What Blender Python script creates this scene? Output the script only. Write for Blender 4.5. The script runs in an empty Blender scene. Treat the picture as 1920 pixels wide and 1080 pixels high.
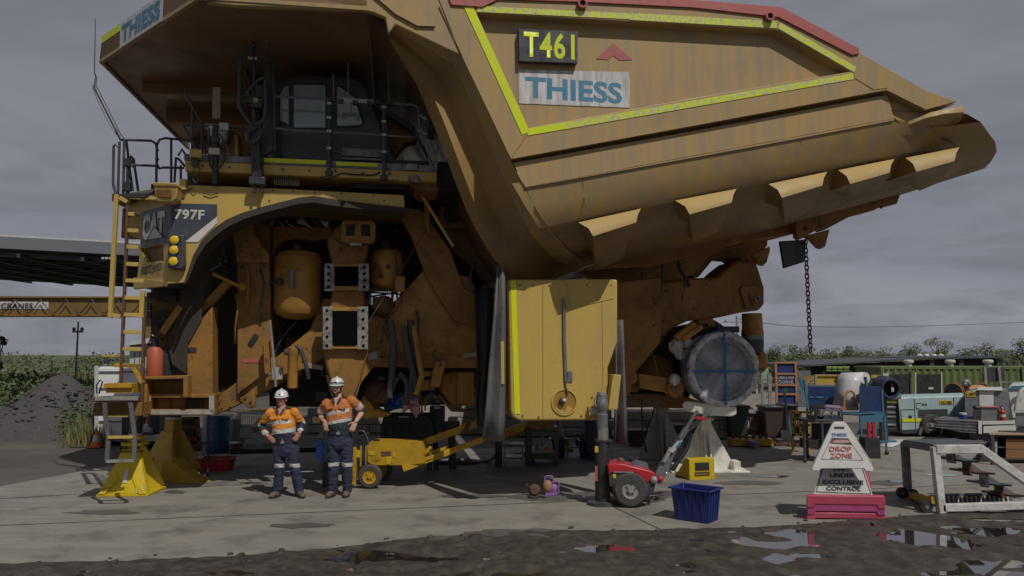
import bpy, bmesh, math, random
from mathutils import Vector, Matrix, noise as mnoise
R = math.radians
random.seed(7)
sc = bpy.context.scene
COL = sc.collection
# ------------------------------------------------------------------ camera
FPX, CH, PITCH = 1400.0, 2.25, math.atan(125 / 1400)
cam_d = bpy.data.cameras.new('camera')
cam = bpy.data.objects.new('camera', cam_d)
COL.objects.link(cam)
cam_d.sensor_width = 36
cam_d.lens = 36 * FPX / 1920
cam_d.clip_start = 0.1
cam_d.clip_end = 6000
cam.location = (0, 0, CH)
cam.rotation_euler = (R(90) + PITCH, 0, 0)
sc.camera = cam
CAM = Vector((0, 0, CH))
FW = Vector((0, math.cos(PITCH), math.sin(PITCH)))
UPV = Vector((0, -math.sin(PITCH), math.cos(PITCH)))
ZV = Vector((0, 0, 1))
XV = Vector((1, 0, 0))
YV = Vector((0, 1, 0))

def ray(px, py):
    return FW + XV * ((px - 960) / FPX) + UPV * ((540 - py) / FPX)

def at(px, py, D):          # point seen at a pixel, D metres ahead
    d = ray(px, py)
    return CAM + d * (D / d.y)

def rz(px, py, z=0.0):      # point seen at a pixel on the level z
    d = ray(px, py)
    return CAM + d * ((z - CH) / d.z)

# ------------------------------------------------------------------ truck frame
YAW = R(9)
TO = Vector((0, 11.2, 0))
TU = Vector((math.cos(YAW), math.sin(YAW), 0))
TV = Vector((-math.sin(YAW), math.cos(YAW), 0))

def T(px, py, v):           # point seen at a pixel on the truck's side plane v
    d = ray(px, py)
    t = ((TO + TV * v) - CAM).dot(TV) / d.dot(TV)
    return CAM + d * t

# ------------------------------------------------------------------ materials
MATS = {}

def mat(name, col, rough=0.6, metal=0.0, col2=None, scale=3.0, amt=0.5, stretch=(1, 1, 1), detail=6,
        bump=0.0, bscale=40.0, emit=None, lo=0.4, hi=0.65, spec=0.5, col3=None, scale3=12, lo3=0.55, hi3=0.7, coat=0):
    if name in MATS:
        return MATS[name]
    m = bpy.data.materials.new(name)
    m.use_nodes = True
    nt = m.node_tree
    N, L = nt.nodes, nt.links
    b = N['Principled BSDF']
    b.inputs['Roughness'].default_value = rough
    b.inputs['Metallic'].default_value = metal
    b.inputs['Specular IOR Level'].default_value = spec
    b.inputs['Base Color'].default_value = (*col, 1)
    if coat:
        b.inputs['Coat Weight'].default_value = coat
    tc = N.new('ShaderNodeNewGeometry')
    mp = N.new('ShaderNodeMapping')
    mp.inputs['Scale'].default_value = stretch
    L.new(tc.outputs['Position'], mp.inputs['Vector'])

    def noi(s, d=detail, vec=None):
        n = N.new('ShaderNodeTexNoise')
        n.inputs['Scale'].default_value = s
        n.inputs['Detail'].default_value = d
        n.inputs['Roughness'].default_value = 0.65
        L.new(vec or mp.outputs['Vector'], n.inputs['Vector'])
        return n

    def ramp(n, a, c):
        r = N.new('ShaderNodeMapRange')
        r.inputs['From Min'].default_value = a
        r.inputs['From Max'].default_value = c
        L.new(n.outputs['Fac'], r.inputs['Value'])
        return r
    last = None
    if col2 is not None:
        r = ramp(noi(scale), lo, hi)
        mul = N.new('ShaderNodeMath'); mul.operation = 'MULTIPLY'; mul.inputs[1].default_value = amt
        L.new(r.outputs['Result'], mul.inputs[0])
        mx = N.new('ShaderNodeMix'); mx.data_type = 'RGBA'
        L.new(mul.outputs[0], mx.inputs['Factor'])
        mx.inputs['A'].default_value = (*col, 1)
        mx.inputs['B'].default_value = (*col2, 1)
        last = mx.outputs['Result']
        if col3 is not None:
            r3 = ramp(noi(scale3, 8, tc.outputs['Position']), lo3, hi3)
            m3 = N.new('ShaderNodeMix'); m3.data_type = 'RGBA'
            L.new(r3.outputs['Result'], m3.inputs['Factor'])
            L.new(last, m3.inputs['A'])
            m3.inputs['B'].default_value = (*col3, 1)
            last = m3.outputs['Result']
        L.new(last, b.inputs['Base Color'])
        rr = N.new('ShaderNodeMapRange')
        rr.inputs['To Min'].default_value = max(0.05, rough - 0.08)
        rr.inputs['To Max'].default_value = min(1, rough + 0.15)
        L.new(r.outputs['Result'], rr.inputs['Value'])
        L.new(rr.outputs['Result'], b.inputs['Roughness'])
    if bump:
        bn = N.new('ShaderNodeBump')
        bn.inputs['Strength'].default_value = bump
        bn.inputs['Distance'].default_value = 0.02
        nb = noi(bscale, 4)
        L.new(nb.outputs['Fac'], bn.inputs['Height'])
        L.new(bn.outputs['Normal'], b.inputs['Normal'])
    if emit:
        b.inputs['Emission Color'].default_value = (*emit[:3], 1)
        b.inputs['Emission Strength'].default_value = emit[3]
    MATS[name] = m
    return m

# ------------------------------------------------------------------ mesh builder
class MB:
    def __init__(s, M=None):
        s.v, s.f, s.mi, s.mats, s.cur, s.M = [], [], [], [], 0, M

    def mat(s, m):
        if m not in s.mats:
            s.mats.append(m)
        s.cur = s.mats.index(m)
        return s

    def P(s, p):
        p = Vector(p)
        if s.M is not None:
            p = s.M @ p
        s.v.append(p)
        return len(s.v) - 1

    def face(s, idx):
        s.f.append(list(idx)); s.mi.append(s.cur)

    def poly(s, pts):
        s.face([s.P(p) for p in pts])
        return s

    def prism(s, pts, d):
        d = Vector(d)
        a = [s.P(p) for p in pts]
        b = [s.P(Vector(p) + d) for p in pts]
        n = len(a)
        s.face(a); s.face(b[::-1])
        for i in range(n):
            j = (i + 1) % n
            s.face([a[j], a[i], b[i], b[j]])
        return s

    def loft(s, rows, closed=False, caps=False):
        g = [[s.P(p) for p in r] for r in rows]
        for i in range(len(g) - 1):
            n = len(g[i])
            for j in range(n if closed else n - 1):
                k = (j + 1) % n
                s.face([g[i][j], g[i][k], g[i + 1][k], g[i + 1][j]])
        if caps:
            s.face(g[0][::-1]); s.face(g[-1])
        return s

    def box(s, c, size, rz_=0.0, rot=None):
        c = Vector(c)
        hx, hy, hz = size[0] / 2, size[1] / 2, size[2] / 2
        Q = rot if rot is not None else Matrix.Rotation(rz_, 3, 'Z')
        ps = [c + Q @ Vector((x * hx, y * hy, z * hz)) for x, y, z in
              ((-1, -1, -1), (1, -1, -1), (1, 1, -1), (-1, 1, -1), (-1, -1, 1), (1, -1, 1), (1, 1, 1), (-1, 1, 1))]
        i = [s.P(p) for p in ps]
        for q in ((0, 3, 2, 1), (4, 5, 6, 7), (0, 1, 5, 4), (1, 2, 6, 5), (2, 3, 7, 6), (3, 0, 4, 7)):
            s.face([i[k] for k in q])
        return s

    def beam(s, p, q, w, h=None, up=None):
        h = h or w
        p, q = Vector(p), Vector(q)
        d = (q - p).normalized()
        up = Vector(up) if up is not None else (ZV if abs(d.z) < 0.95 else YV)
        sd = d.cross(up).normalized()
        u2 = sd.cross(d).normalized()
        rows = []
        for c in (p, q):
            rows.append([c + sd * (w / 2 * a) + u2 * (h / 2 * b) for a, b in ((-1, -1), (1, -1), (1, 1), (-1, 1))])
        return s.loft(rows, True, True)

    def ring(s, c, d, r, seg, ph=0.0, ry=None, up=None):
        d = d.normalized()
        a = d.orthogonal().normalized() if up is None else d.cross(Vector(up)).normalized()
        if up is None:
            a = (d.cross(ZV) if abs(d.z) < 0.9 else d.cross(YV)).normalized()
        b = d.cross(a)
        ry = ry or r
        return [c + a * (r * math.cos(2 * math.pi * k / seg + ph)) + b * (ry * math.sin(2 * math.pi * k / seg + ph)) for k in range(seg)]

    def cyl(s, p, q, r1, r2=None, seg=16, caps=True):
        p, q = Vector(p), Vector(q)
        r2 = r1 if r2 is None else r2
        d = q - p
        return s.loft([s.ring(p, d, r1, seg), s.ring(q, d, r2, seg)], True, caps)

    def lathe(s, p, d, prof, seg=24, caps=True):   # prof: (distance along d, radius)
        p, d = Vector(p), Vector(d).normalized()
        return s.loft([s.ring(p + d * t, d, max(r, 1e-4), seg) for t, r in prof], True, caps)

    def tube(s, pts, r, seg=8, closed=False, smooth=0):
        pts = [Vector(p) for p in pts]
        if smooth:
            pts = spline(pts, smooth, closed)
        n = len(pts)
        rows, a = [], None
        for i, p in enumerate(pts):
            if closed:
                d = (pts[(i + 1) % n] - pts[i - 1])
            else:
                d = pts[min(i + 1, n - 1)] - pts[max(i - 1, 0)]
            d = d.normalized() if d.length > 1e-9 else ZV
            if a is None:
                a = (d.cross(ZV) if abs(d.z) < 0.9 else d.cross(YV)).normalized()
            a = (a - d * a.dot(d)).normalized()
            b = d.cross(a)
            rr = r[i] if isinstance(r, (list, tuple)) else r
            rows.append([p + a * (rr * math.cos(2 * math.pi * k / seg)) + b * (rr * math.sin(2 * math.pi * k / seg)) for k in range(seg)])
        if closed:
            rows.append(rows[0])
        return s.loft(rows, True, not closed)

    def ball(s, c, r, seg=14, rings=9, rot=None):
        c = Vector(c)
        if not isinstance(r, (list, tuple)):
            r = (r, r, r)
        rows = []
        for i in range(rings + 1):
            t = math.pi * i / rings
            row = []
            for k in range(seg):
                a = 2 * math.pi * k / seg
                q = Vector((r[0] * math.sin(t) * math.cos(a) or 0, r[1] * math.sin(t) * math.sin(a), r[2] * math.cos(t)))
                row.append(c + (rot @ q if rot is not None else q))
            rows.append(row)
        return s.loft(rows, True)

    def text(s, txt, o, x, y, h, w=None, th=0.004, bold=0.0, space=1.0, shear=0.0):
        """text on the plane o + x,y ; h = cap height, w = total width"""
        cu = bpy.data.curves.new('t', 'FONT')
        cu.body = txt
        cu.offset = bold
        cu.space_character = space
        cu.shear = shear
        cu.resolution_u = 3
        ob = bpy.data.objects.new('t', cu)
        COL.objects.link(ob)
        dg = bpy.context.evaluated_depsgraph_get()
        me = bpy.data.meshes.new_from_object(ob.evaluated_get(dg))
        bpy.data.objects.remove(ob)
        o, x, y = Vector(o), Vector(x).normalized(), Vector(y).normalized()
        n = x.cross(y)
        xs = [q.co.x for q in me.vertices]; ys = [q.co.y for q in me.vertices]
        if not xs:
            return s
        x0, x1, y0, y1 = min(xs), max(xs), min(ys), max(ys)
        ky = h / (y1 - y0)
        kx = (w / (x1 - x0)) if w else ky
        base = {}
        for q in me.vertices:
            base[q.index] = s.P(o + x * ((q.co.x - x0) * kx) + y * ((q.co.y - y0) * ky) + n * th)
        for p in me.polygons:
            s.face([base[i] for i in p.vertices])
        bpy.data.meshes.remove(me)
        return s

    def build(s, name, parent=None, loc=None, bevel=0.0, smooth=35, label=None, subsurf=0, solid=0, kind=None, seg=2):
        me = bpy.data.meshes.new(name)
        base = WL[parent.name] if parent is not None else Vector((0, 0, 0))
        if loc is None:
            if parent is not None:
                loc = base
            else:
                xs = [p.x for p in s.v]; ys = [p.y for p in s.v]; zs = [p.z for p in s.v]
                loc = Vector(((min(xs) + max(xs)) / 2, (min(ys) + max(ys)) / 2, min(zs)))
        loc = Vector(loc)
        me.from_pydata([p - loc for p in s.v], [], s.f)
        for m in s.mats:
            me.materials.append(m)
        for p, i in zip(me.polygons, s.mi):
            p.material_index = i
        bm = bmesh.new(); bm.from_mesh(me)
        bmesh.ops.remove_doubles(bm, verts=bm.verts, dist=1e-5)
        bmesh.ops.recalc_face_normals(bm, faces=bm.faces)
        bm.to_mesh(me); bm.free()
        me.shade_smooth() if hasattr(me, 'shade_smooth') else None
        me.set_sharp_from_angle(angle=R(smooth))
        ob = bpy.data.objects.new(name, me)
        COL.objects.link(ob)
        if parent is not None:
            ob.parent = parent
        ob.location = loc - base
        WL[ob.name] = loc
        if solid:
            md = ob.modifiers.new('s', 'SOLIDIFY'); md.thickness = solid; md.offset = 0
        if bevel:
            md = ob.modifiers.new('b', 'BEVEL'); md.width = bevel; md.segments = seg; md.limit_method = 'ANGLE'; md.angle_limit = R(40)
            md.harden_normals = False
        if subsurf:
            md = ob.modifiers.new('u', 'SUBSURF'); md.levels = subsurf; md.render_levels = subsurf
        if label:
            ob['label'] = label
        if kind:
            ob['kind'] = kind
        return ob

WL = {}

def spline(pts, n=6, closed=False):
    out = []
    N_ = len(pts)
    rng = range(N_ if closed else N_ - 1)
    for i in rng:
        if closed:
            p0, p1, p2, p3 = pts[i - 1], pts[i], pts[(i + 1) % N_], pts[(i + 2) % N_]
        else:
            p0 = pts[max(i - 1, 0)]; p1 = pts[i]; p2 = pts[i + 1]; p3 = pts[min(i + 2, N_ - 1)]
        for k in range(n):
            t = k / n
            out.append(0.5 * ((2 * p1) + (p2 - p0) * t + (2 * p0 - 5 * p1 + 4 * p2 - p3) * t * t + (3 * p1 - p0 - 3 * p2 + p3) * t ** 3))
    if not closed:
        out.append(pts[-1])
    return out

def tag(o, label, cat, group=None):
    o['label'] = label; o['category'] = cat
    if group:
        o['group'] = group
    return o

def thing(name, loc, label, cat, group=None):
    o = bpy.data.objects.new(name, None)
    o.empty_display_size = 0.2
    COL.objects.link(o)
    o.location = loc
    WL[o.name] = Vector(loc)
    return tag(o, label, cat, group)

def FR(o, yaw=0.0):
    return Matrix.Translation(Vector(o)) @ Matrix.Rotation(yaw, 4, 'Z')
# ------------------------------------------------------------------ world, sun, view
SUN_EL = R(52.5)
SUN_DIR = Vector((0.555, -0.832, 0)).normalized()       # horizontal direction towards the sun
sv = SUN_DIR * math.cos(SUN_EL) + ZV * math.sin(SUN_EL)
w = bpy.data.worlds.new('World'); sc.world = w
w.use_nodes = True
nt = w.node_tree; N, L = nt.nodes, nt.links
bg = N['Background']
sky = N.new('ShaderNodeTexSky'); sky.sky_type = 'NISHITA'; sky.sun_disc = False
sky.sun_elevation = SUN_EL
sky.sun_rotation = math.atan2(SUN_DIR.x, SUN_DIR.y)
sky.dust_density = 3.0
tc = N.new('ShaderNodeTexCoord')
mp = N.new('ShaderNodeMapping'); mp.inputs['Scale'].default_value = (1, 1, 3.2)
L.new(tc.outputs['Generated'], mp.inputs['Vector'])
n1 = N.new('ShaderNodeTexNoise'); n1.inputs['Scale'].default_value = 2.6; n1.inputs['Detail'].default_value = 9; n1.inputs['Roughness'].default_value = 0.55
n1.inputs['Distortion'].default_value = 0.4
L.new(mp.outputs['Vector'], n1.inputs['Vector'])
cr = N.new('ShaderNodeValToRGB')
cr.color_ramp.elements[0].position = 0.40; cr.color_ramp.elements[0].color = (3.15, 3.3, 3.85, 1)
cr.color_ramp.elements[1].position = 0.62; cr.color_ramp.elements[1].color = (3.7, 3.85, 4.4, 1)
L.new(n1.outputs['Fac'], cr.inputs['Fac'])
# brighter towards the left of the view, greyer to the right
sx = N.new('ShaderNodeSeparateXYZ'); L.new(tc.outputs['Generated'], sx.inputs[0])
mr = N.new('ShaderNodeMapRange'); mr.inputs['From Min'].default_value = -0.7; mr.inputs['From Max'].default_value = 0.7
mr.inputs['To Min'].default_value = 1.0; mr.inputs['To Max'].default_value = 1.0
L.new(sx.outputs['X'], mr.inputs['Value'])
vm = N.new('ShaderNodeVectorMath'); vm.operation = 'SCALE'
L.new(cr.outputs['Color'], vm.inputs[0]); L.new(mr.outputs['Result'], vm.inputs['Scale'])
mx = N.new('ShaderNodeMix'); mx.data_type = 'RGBA'
n2 = N.new('ShaderNodeTexNoise'); n2.inputs['Scale'].default_value = 1.6; n2.inputs['Detail'].default_value = 6
L.new(mp.outputs['Vector'], n2.inputs['Vector'])
m2 = N.new('ShaderNodeMapRange'); m2.inputs['From Min'].default_value = 0.3; m2.inputs['From Max'].default_value = 0.5
m2.inputs['To Min'].default_value = 0.8; m2.inputs['To Max'].default_value = 1.0
L.new(n2.outputs['Fac'], m2.inputs['Value'])
L.new(m2.outputs['Result'], mx.inputs['Factor'])
n3 = N.new('ShaderNodeTexNoise'); n3.inputs['Scale'].default_value = 5.5; n3.inputs['Detail'].default_value = 8; n3.inputs['Roughness'].default_value = .6; n3.inputs['Distortion'].default_value = .6
mp3 = N.new('ShaderNodeMapping'); mp3.inputs['Scale'].default_value = (1, 1, 4.2); L.new(tc.outputs['Generated'], mp3.inputs['Vector']); L.new(mp3.outputs['Vector'], n3.inputs['Vector'])
r3 = N.new('ShaderNodeMapRange'); r3.inputs['From Min'].default_value = .42; r3.inputs['From Max'].default_value = .66; r3.inputs['To Min'].default_value = .34; r3.inputs['To Max'].default_value = -.06; L.new(n3.outputs['Fac'], r3.inputs['Value'])
r4 = N.new('ShaderNodeMapRange'); r4.inputs['From Min'].default_value = .02; r4.inputs['From Max'].default_value = .30; r4.inputs['To Min'].default_value = 1; r4.inputs['To Max'].default_value = .12; L.new(sx.outputs['Z'], r4.inputs['Value'])
ma = N.new('ShaderNodeMath'); ma.operation = 'MULTIPLY'; L.new(r3.outputs['Result'], ma.inputs[0]); L.new(r4.outputs['Result'], ma.inputs[1])
mb_ = N.new('ShaderNodeMath'); mb_.operation = 'ADD'; mb_.inputs[1].default_value = 1; L.new(ma.outputs[0], mb_.inputs[0])
vm2 = N.new('ShaderNodeVectorMath'); vm2.operation = 'SCALE'; L.new(vm.outputs['Vector'], vm2.inputs[0]); L.new(mb_.outputs[0], vm2.inputs['Scale'])
L.new(sky.outputs['Color'], mx.inputs['A']); L.new(vm2.outputs['Vector'], mx.inputs['B'])
L.new(mx.outputs['Result'], bg.inputs['Color'])
bg.inputs['Strength'].default_value = 0.1
sd = bpy.data.lights.new('sun', 'SUN'); sd.energy = 4.6; sd.angle = R(0.5); sd.color = (1.0, 0.955, 0.88)
so = bpy.data.objects.new('sun', sd); COL.objects.link(so)
so.rotation_euler = (-sv).to_track_quat('-Z', 'Y').to_euler()
so.location = (5, -5, 30)
sc.view_settings.view_transform = 'Standard'
sc.view_settings.look = 'None'
sc.view_settings.gamma = 1
sc.view_settings.exposure = -0.8
sc.view_settings.use_curve_mapping = False
try:
    sc.cycles.max_bounces = 6
    sc.cycles.use_denoising = True
except Exception:
    pass
# ------------------------------------------------------------------ material library
CATY = mat('weathered_yellow_paint', (0.50, 0.345, 0.082), 0.45, col2=(0.38, 0.27, 0.10), scale=1.5, amt=0.6, stretch=(1, 1, .35), col3=(0.20, 0.12, 0.04), scale3=9, lo3=0.62, hi3=0.8)
BODYY = mat('dusty_body_paint', (0.32, 0.232, 0.132), 0.48, col2=(0.40, 0.25, 0.06), scale=4.5, amt=0.9, stretch=(1.6, 1.6, .13), col3=(0.24, 0.17, 0.11), scale3=.9, lo3=0.52, hi3=0.80, bump=.12, bscale=7)
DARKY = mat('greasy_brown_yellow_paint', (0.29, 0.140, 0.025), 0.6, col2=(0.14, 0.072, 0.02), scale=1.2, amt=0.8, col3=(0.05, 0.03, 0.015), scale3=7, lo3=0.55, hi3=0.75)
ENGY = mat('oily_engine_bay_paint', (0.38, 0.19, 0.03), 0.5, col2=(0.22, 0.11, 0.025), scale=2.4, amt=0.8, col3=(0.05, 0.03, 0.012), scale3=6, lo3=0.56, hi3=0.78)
UNDER_SHADE = mat('grimy_shaded_underside', (0.25, 0.13, 0.07), 0.45, col2=(0.14, 0.08, 0.05), scale=.8, amt=.8, col3=(.09, .058, .03), scale3=1.3, lo3=.56, hi3=.75)  # underside grime, darkened further to paint in shade beneath canopy and tray
BELLY = mat('stained_shaded_belly_paint', (0.30, 0.185, 0.065), 0.4, col2=(0.16, 0.10, 0.05), scale=.7, amt=.9, col3=(.28, .18, .06), scale3=1.0, lo3=.58, hi3=.75)  # stained paint, darkened to imitate shade where the tray curves under
BRY = mat('bright_yellow_enamel', (0.56, 0.41, 0.005), 0.5, col2=(0.42, 0.30, 0.012), scale=4, amt=0.7, col3=(0.10, 0.07, 0.03), scale3=14, lo3=0.66, hi3=0.74)
ORY = mat('orange_yellow_enamel', (0.46, 0.27, 0.010), 0.5, col2=(0.30, 0.17, 0.013), scale=4, amt=0.7, col3=(0.08, 0.05, 0.03), scale3=11, lo3=0.64, hi3=0.74)
TAPE = mat('reflective_lime_tape', (0.62, 0.70, 0.0), 0.45, col2=(0.5, 0.56, 0.01), scale=6, amt=.5)
WTAPE = mat('worn_lime_tape', (0.60, 0.66, 0.0), 0.5, col2=(0.42, 0.42, 0.33), scale=26, amt=1, lo=.5, hi=.54, col3=(0.30, 0.22, 0.12), scale3=16, lo3=.62, hi3=.68)
REDP = mat('faded_red_paint', (0.42, 0.10, 0.09), 0.5, col2=(0.30, 0.09, 0.08), scale=8, amt=.8, col3=(.25, .17, .1), scale3=30, lo3=.6, hi3=.7)
WHT = mat('dirty_white_paint', (0.52, 0.52, 0.51), 0.5, col2=(0.42, 0.40, 0.37), scale=5, amt=.7, stretch=(1, 1, .4))
DEC_W = mat('scratched_white_decal', (0.58, 0.58, 0.60), 0.5, col2=(0.36, 0.33, 0.30), scale=14, amt=1, stretch=(1, 1, .12))
DEC_B = mat('faded_blue_lettering', (0.035, 0.20, 0.34), 0.5, col2=(0.10, 0.2, 0.26), scale=12, amt=.6, stretch=(1, 1, .2))
BLK = mat('black_steel', (0.018, 0.019, 0.023), 0.45, col2=(0.045, 0.042, 0.04), scale=8, amt=.7)
CHAR = mat('charcoal_painted_steel', (0.040, 0.044, 0.055), 0.4, col2=(0.065, 0.066, 0.072), scale=5, amt=.8)
RUB = mat('grey_dusty_rubber', (0.085, 0.085, 0.09), 0.75, col2=(0.15, 0.14, 0.13), scale=3, amt=.8, stretch=(1, 1, .5), bump=.4, bscale=20, col3=(.04, .04, .04), scale3=8, lo3=.6, hi3=.7)
TYRE = mat('tyre_rubber', (0.045, 0.042, 0.04), 0.8, col2=(0.085, 0.075, 0.065), scale=9, amt=.8, bump=.3)
GRYS = mat('grey_metal', (0.20, 0.205, 0.22), 0.45, 0.3, col2=(0.10, 0.10, 0.105), scale=7, amt=.8)
SWH = mat('scuffed_white_steel', (0.60, 0.59, 0.57), 0.5, col2=(0.36, 0.34, 0.31), scale=9, amt=.9)
GALV = mat('worn_galvanised_steel', (0.34, 0.33, 0.31), 0.5, 0.2, col2=(0.17, 0.155, 0.14), scale=9, amt=.9)
PRIM = mat('bare_ground_steel_patch', (0.36, 0.35, 0.34), 0.55, col2=(0.24, 0.17, 0.08), scale=6, amt=.9)
CHRM = mat('polished_rod', (0.65, 0.65, 0.66), 0.2, 0.9)
GLS = mat('sky_pale_cab_glass', (0.26, 0.32, 0.35), 0.05, spec=0.9, col2=(.34, .40, .43), scale=2, amt=.6)  # pale base colour paints in the reflected sky
DGLS = mat('dark_glass', (0.02, 0.025, 0.03), 0.08)
ORED = mat('orange_red_cylinder_paint', (0.42, 0.10, 0.045), 0.5, col2=(0.30, 0.08, .04), scale=5, amt=.6)
RUST = mat('rusty_brown_steel', (0.13, 0.065, 0.035), 0.8, col2=(0.07, 0.045, 0.035), scale=12, amt=.9, bump=.3)
LAMP = mat('amber_lamp_lens', (0.75, 0.52, 0.02), 0.25, col2=(.6, .36, .01), scale=30, amt=.6)
WOOD = mat('plain_timber', (0.36, 0.27, 0.19), 0.7, col2=(.27, .19, .12), scale=10, amt=.7, stretch=(8, 8, .6))
# ================================================================== haul truck
truck = thing('mining_haul_truck', TO + TV * 4.7, 'huge yellow mining dump truck with wheels off, raised on stands', 'haul truck')

def PT(pts, v):
    return [T(x, y, v) for x, y in pts]

def plate(name, pts, v, th, m, parent=None, bevel=0.012, label=None):
    b = MB().mat(m)
    b.prism(PT(pts, v), TV * th)
    return b.build(name, parent or truck, bevel=bevel, label=label)

# ---- canopy / dump body -------------------------------------------------
z0 = T(188, 118, 2.0).z
A = rz(188, 118, z0); B = rz(372, -2, z0)
vA = (A - TO).dot(TV); vB = (B - TO).dot(TV)
TW = 9.4
def uv(u, v, z): return TO + TU * u + TV * v + ZV * z
def uvof(p): q = p - TO; return q.dot(TU), q.dot(TV)
uA, uB = uvof(A)[0], uvof(B)[0]
VN = vB                                   # near face of the body
C_ = T(690, 20, VN)
uC = uvof(C_)[0]
FH = 0.46
body = MB().mat(UNDER_SHADE)
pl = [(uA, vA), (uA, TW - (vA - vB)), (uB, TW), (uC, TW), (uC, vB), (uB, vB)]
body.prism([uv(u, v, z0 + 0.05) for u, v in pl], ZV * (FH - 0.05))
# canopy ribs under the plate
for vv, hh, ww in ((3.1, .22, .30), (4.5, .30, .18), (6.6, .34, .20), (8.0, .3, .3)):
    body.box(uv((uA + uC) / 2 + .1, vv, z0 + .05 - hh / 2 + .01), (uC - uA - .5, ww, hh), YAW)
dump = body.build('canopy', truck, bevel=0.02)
# cross fins under the canopy (triangular gussets)
gm = MB().mat(UNDER_SHADE)
for px in (375,):
    u0 = uvof(rz(px, 0, z0))[0]
    gm.prism([uv(u0, 2.0, z0 + .04), uv(u0, 8.6, z0 + .04), uv(u0 + .1, 8.6, z0 - .6), uv(u0 + .1, 3.6, z0 - .6)], TU * .12)
gm.build('canopy_gusset', truck, bevel=.01)
# fascia with lettering
fm = MB().mat(BODYY)
dAB = (B - A).normalized(); nAB = dAB.cross(ZV)
fm.prism([A, B, B + ZV * FH, A + ZV * FH], -nAB * .05)
fm.prism([uv(uA, vA, z0), uv(uA, TW - 2, z0), uv(uA, TW - 2, z0 + FH), uv(uA, vA, z0 + FH)], TU * .05)
fm.prism([uv(uB, vB, z0), uv(uC, vB, z0), uv(uC, vB, z0 + FH), uv(uB, vB, z0 + FH)], TV * .05)
def on_f(px, py, off=.0):   # point of the fascia plane under a pixel
    d = ray(px, py); n = nAB
    t = (A + n * off - CAM).dot(n) / d.dot(n)
    return CAM + d * t
fas = fm.build('fascia', truck, bevel=.01)
d1 = MB().mat(TAPE)
LAB = (B - A).length
def fp(s, h, off): return A + dAB * s + ZV * h + nAB * off
s1 = (on_f(225, 80) - A).dot(dAB)
s2 = (on_f(305, 30) - A).dot(dAB)
d1.prism([fp(0.01, FH - .13, .004), fp(s1, FH - .13, .004), fp(s1, FH - .005, .004), fp(.01, FH - .005, .004)], nAB * -.003)
d1.mat(DEC_W)
d1.prism([fp(s1, .03, .004), fp(s2, .03, .004), fp(s2, FH - .005, .004), fp(s1, FH - .005, .004)], nAB * -.003)
d1.mat(DEC_B)
d1.text('THIESS', fp(s1 + .06, .10, .004), dAB, ZV, .29, s2 - s1 - .14, th=.006, bold=.035)
d1.build('fascia_decal', truck)

# ---- the side wall of the tray: frame with a recessed panel -------------
wall = MB().mat(BODYY)
outer = [(800, -60), (1000, -62), (1210, -4), (1462, 17), (1610, 98), (1738, 170), (1795, 190), (1736, 206), (1663, 169), (957, 298), (864, 102), (815, -20)]
innr = [(893, 24), (1150, 38), (1458, 56), (1596, 134), (1300, 184), (991, 240)]
# front plate built as strips between the outline and the opening
O = {k: T(*k, VN) for k in set(outer + innr)}
def fq(*ks): wall.poly([T(x, y, VN) for x, y in ks])
fq((815, -20), (800, -60), (1000, -62), (1210, -4), (1150, 38), (893, 24))
fq((1210, -4), (1462, 17), (1458, 56), (1150, 38))
fq((1462, 17), (1610, 98), (1596, 134), (1458, 56))
fq((1610, 98), (1738, 170), (1795, 190), (1736, 206), (1663, 169), (1596, 134))
fq((815, -20), (893, 24), (991, 240), (957, 298), (864, 102))
fq((991, 240), (1300, 184), (1309, 234), (957, 298))
fq((1300, 184), (1596, 134), (1663, 169), (1309, 234))
REC = .16
ip = [T(x, y, VN) for x, y in innr]
cx = sum((p for p in ip), Vector()) / len(ip)
ib = [p + TV * REC + (cx - p).normalized() * .05 for p in ip]
wall.loft([ip, ib], True)
# outer soffits
op = [T(x, y, VN) for x, y in outer]
wall.loft([op, [p + TV * .18 for p in op]], True)
side = wall.build('tray_side_frame', truck)
md = side.modifiers.new('b', 'BEVEL'); md.width = .05; md.segments = 3; md.limit_method = 'ANGLE'; md.angle_limit = R(30)
pan = MB().mat(BODYY).poly(ib)
pan.prism([p + TV * .002 for p in ib], TV * .03)
pan.build('tray_side_panel', truck)
# inner/back wall closing the tray, far wall
back = MB().mat(DARKY)
back.prism([T(x, y, VN + .20) for x, y in ((815, -20), (1000, -60), (1210, 0), (1462, 22), (1610, 103), (1738, 175), (1790, 195), (1740, 210), (1663, 186), (968, 318), (870, 120))], TV * .15)
back.build('tray_inner_wall', truck)
# ---- tape, signs on the side -------------------------------------------
def strip(b, p, q, w, off=.006, m=None):
    p, q = Vector(p), Vector(q)
    d = (q - p).normalized(); n = d.cross(TV).normalized()
    b.prism([p - n * w / 2 - TV * off, q - n * w / 2 - TV * off, q + n * w / 2 - TV * off, p + n * w / 2 - TV * off], -TV * .003)
tp = MB().mat(TAPE)
strip(tp, T(876, 8, VN), T(986, 250, VN), .125)
tp.mat(WTAPE)
strip(tp, T(895, 17, VN), T(1180, 31, VN), .09)
strip(tp, T(1180, 31, VN), T(1456, 47, VN), .11)
strip(tp, T(1460, 48, VN), T(1603, 131, VN), .10)
tp.mat(TAPE)
strip(tp, T(988, 248, VN), T(1060, 236, VN), .10)
tp.mat(WTAPE)
strip(tp, T(1060, 236, VN), T(1600, 143, VN), .10)
tp.build('reflective_tape', truck)
rr = MB().mat(REDP)
rr.prism([T(x, y, VN - .03) for x, y in ((838, -16), (846, 9), (905, 13), (935, -2), (1100, 4), (1300, 14), (1460, 32), (1598, 103), (1612, 100), (1610, 90), (1466, 13), (1210, -8), (1000, -24))], TV * .1)
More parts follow.
